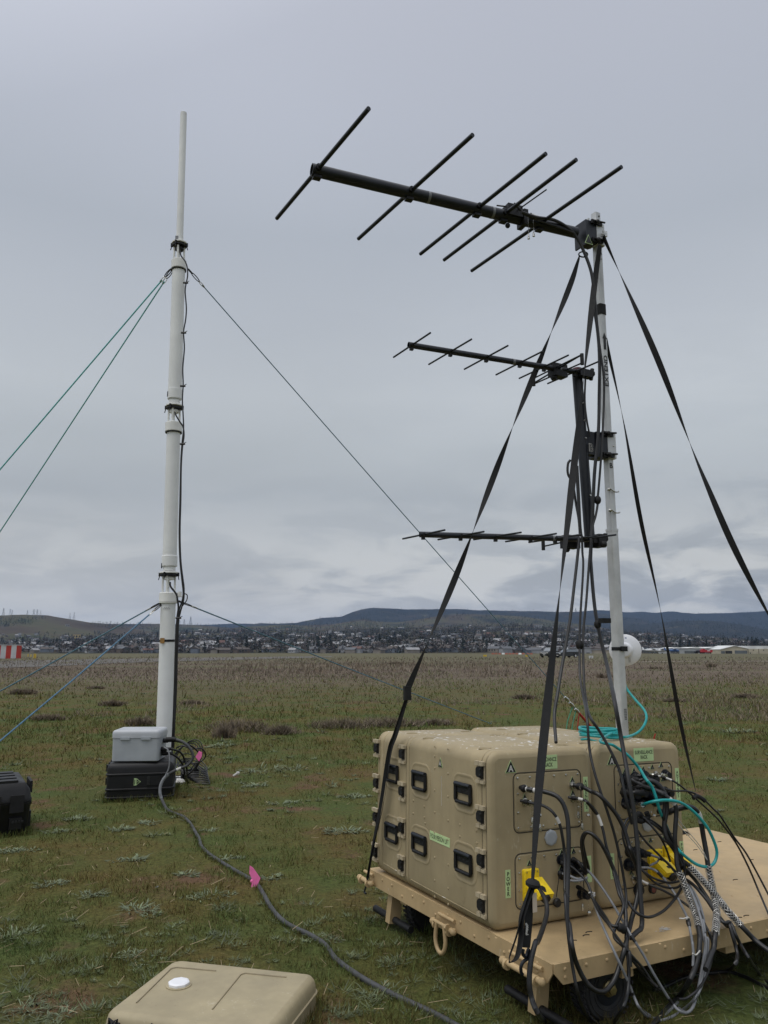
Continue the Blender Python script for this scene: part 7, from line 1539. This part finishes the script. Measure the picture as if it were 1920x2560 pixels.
p = at_z(583, 1940, 0); tag(MB().tube(smooth_path([p, p + V(.03, .01, .02), p + V(.05, .02, .03)], 4), [.012] * 9, 6).ball(p + V(.05, .02, .03), .022, 0, 8).build('litter_scrap', LIGHTLBL), 'white scrap of litter lying on the turf right of the cable coil', 'litter')
p = at_z(390, 2222, 0); tag(MB().tube([p + V(.012 * math.cos(a), .012 * math.sin(a), .012) for a in np.linspace(-1.6, 1.4, 9)], .003, 6).build('plastic_hook', GREYC), 'tiny pale curved plastic scrap on the left turf', 'litter')

# grass standing up against whatever has been set down on it
r_ = np.random.default_rng(5); E = []
def edge_line(a, b, n, hmax=.06):
    for _ in range(n):
        f = r_.random(); p = np.asarray(a) * (1 - f) + np.asarray(b) * f; E.append((p[0] + r_.normal(0, .014), p[1] + r_.normal(0, .014), .02 + hmax * r_.random() ** 1.5))
def edge_rect(o_, x_, y_, w_, d_, dens):
    P4 = [o_, o_ + x_ * w_, o_ + x_ * w_ + y_ * d_, o_ + y_ * d_]
    for q in range(4): edge_line(P4[q], P4[(q + 1) % 4], int(dens * np.linalg.norm(P4[(q + 1) % 4] - P4[q])))
edge_rect(cA - ey_case * .01 - ex_case * .01, ex_case, ey_case, wc + .02, .64, 700); edge_rect(bc - exb * wb, exb, eyb, wb, db, 700); edge_rect(lo - e1 * .006 - e2 * .006, e1, e2, lw + .012, ld + .012, 1100)
for q in range(0, len(PATH) - 1): edge_line(PATH[q] + V(.008, 0, 0), PATH[q + 1] + V(.008, 0, 0), 12, .02); edge_line(PATH[q] - V(.012, .012, 0), PATH[q + 1] - V(.012, .012, 0), 12, .02)
for u_, v_ in ((.31, .085), (.215, DW - .25), (DL - .31, .085), (DL - .31, DW - .085)): q = TC(u_, v_, 0); edge_line(q - UX * .06 - VX * .05, q + UX * .06 - VX * .05, 90); edge_line(q - UX * .06 + VX * .05, q + UX * .06 + VX * .05, 90)
E = np.array(E); N = len(E); x, y, h = E.T; z = ground_h(x, y) - .004; a = r_.random(N) * 6.283; w = .00055 * np.maximum(y, 2.5); v = np.empty((N, 3, 3))
v[:, 0] = np.stack([x - np.cos(a) * w, y - np.sin(a) * w, z], 1); v[:, 1] = np.stack([x + np.cos(a) * w, y + np.sin(a) * w, z], 1); v[:, 2] = np.stack([x + r_.normal(0, .35, N) * h, y + r_.normal(0, .35, N) * h, z + h], 1)
kind(np_mesh('edge_grass', v.reshape(-1, 3), np.arange(3 * N).reshape(-1, 3), TURF, False), 'stuff')

# ------------------------------------------------------------------ the air between here and the hills
def haze_box():
    m = bpy.data.materials.new('haze_air'); m.use_nodes = True; t = m.node_tree; t.nodes.clear()
    v = nd(t, 'ShaderNodeVolumePrincipled'); v.inputs['Color'].default_value = (.36, .58, 1.0, 1); v.inputs['Density'].default_value = 4.2e-5; v.inputs['Anisotropy'].default_value = .2
    o = nd(t, 'ShaderNodeOutputMaterial'); t.links.new(v.outputs[0], o.inputs['Volume'])
    mb = MB(); mb.box(V(0, 0, 0), V(1, 0, 0), V(0, 1, 0), ZX, (-9200, -620, -8.0), (9200, 9200, float(Hh2.max()) + 45))
    h = mb.build('haze', m); h['kind'] = 'stuff'
haze_box()
for o in bpy.data.objects:
    if '_o' in o.keys(): del o['_o']
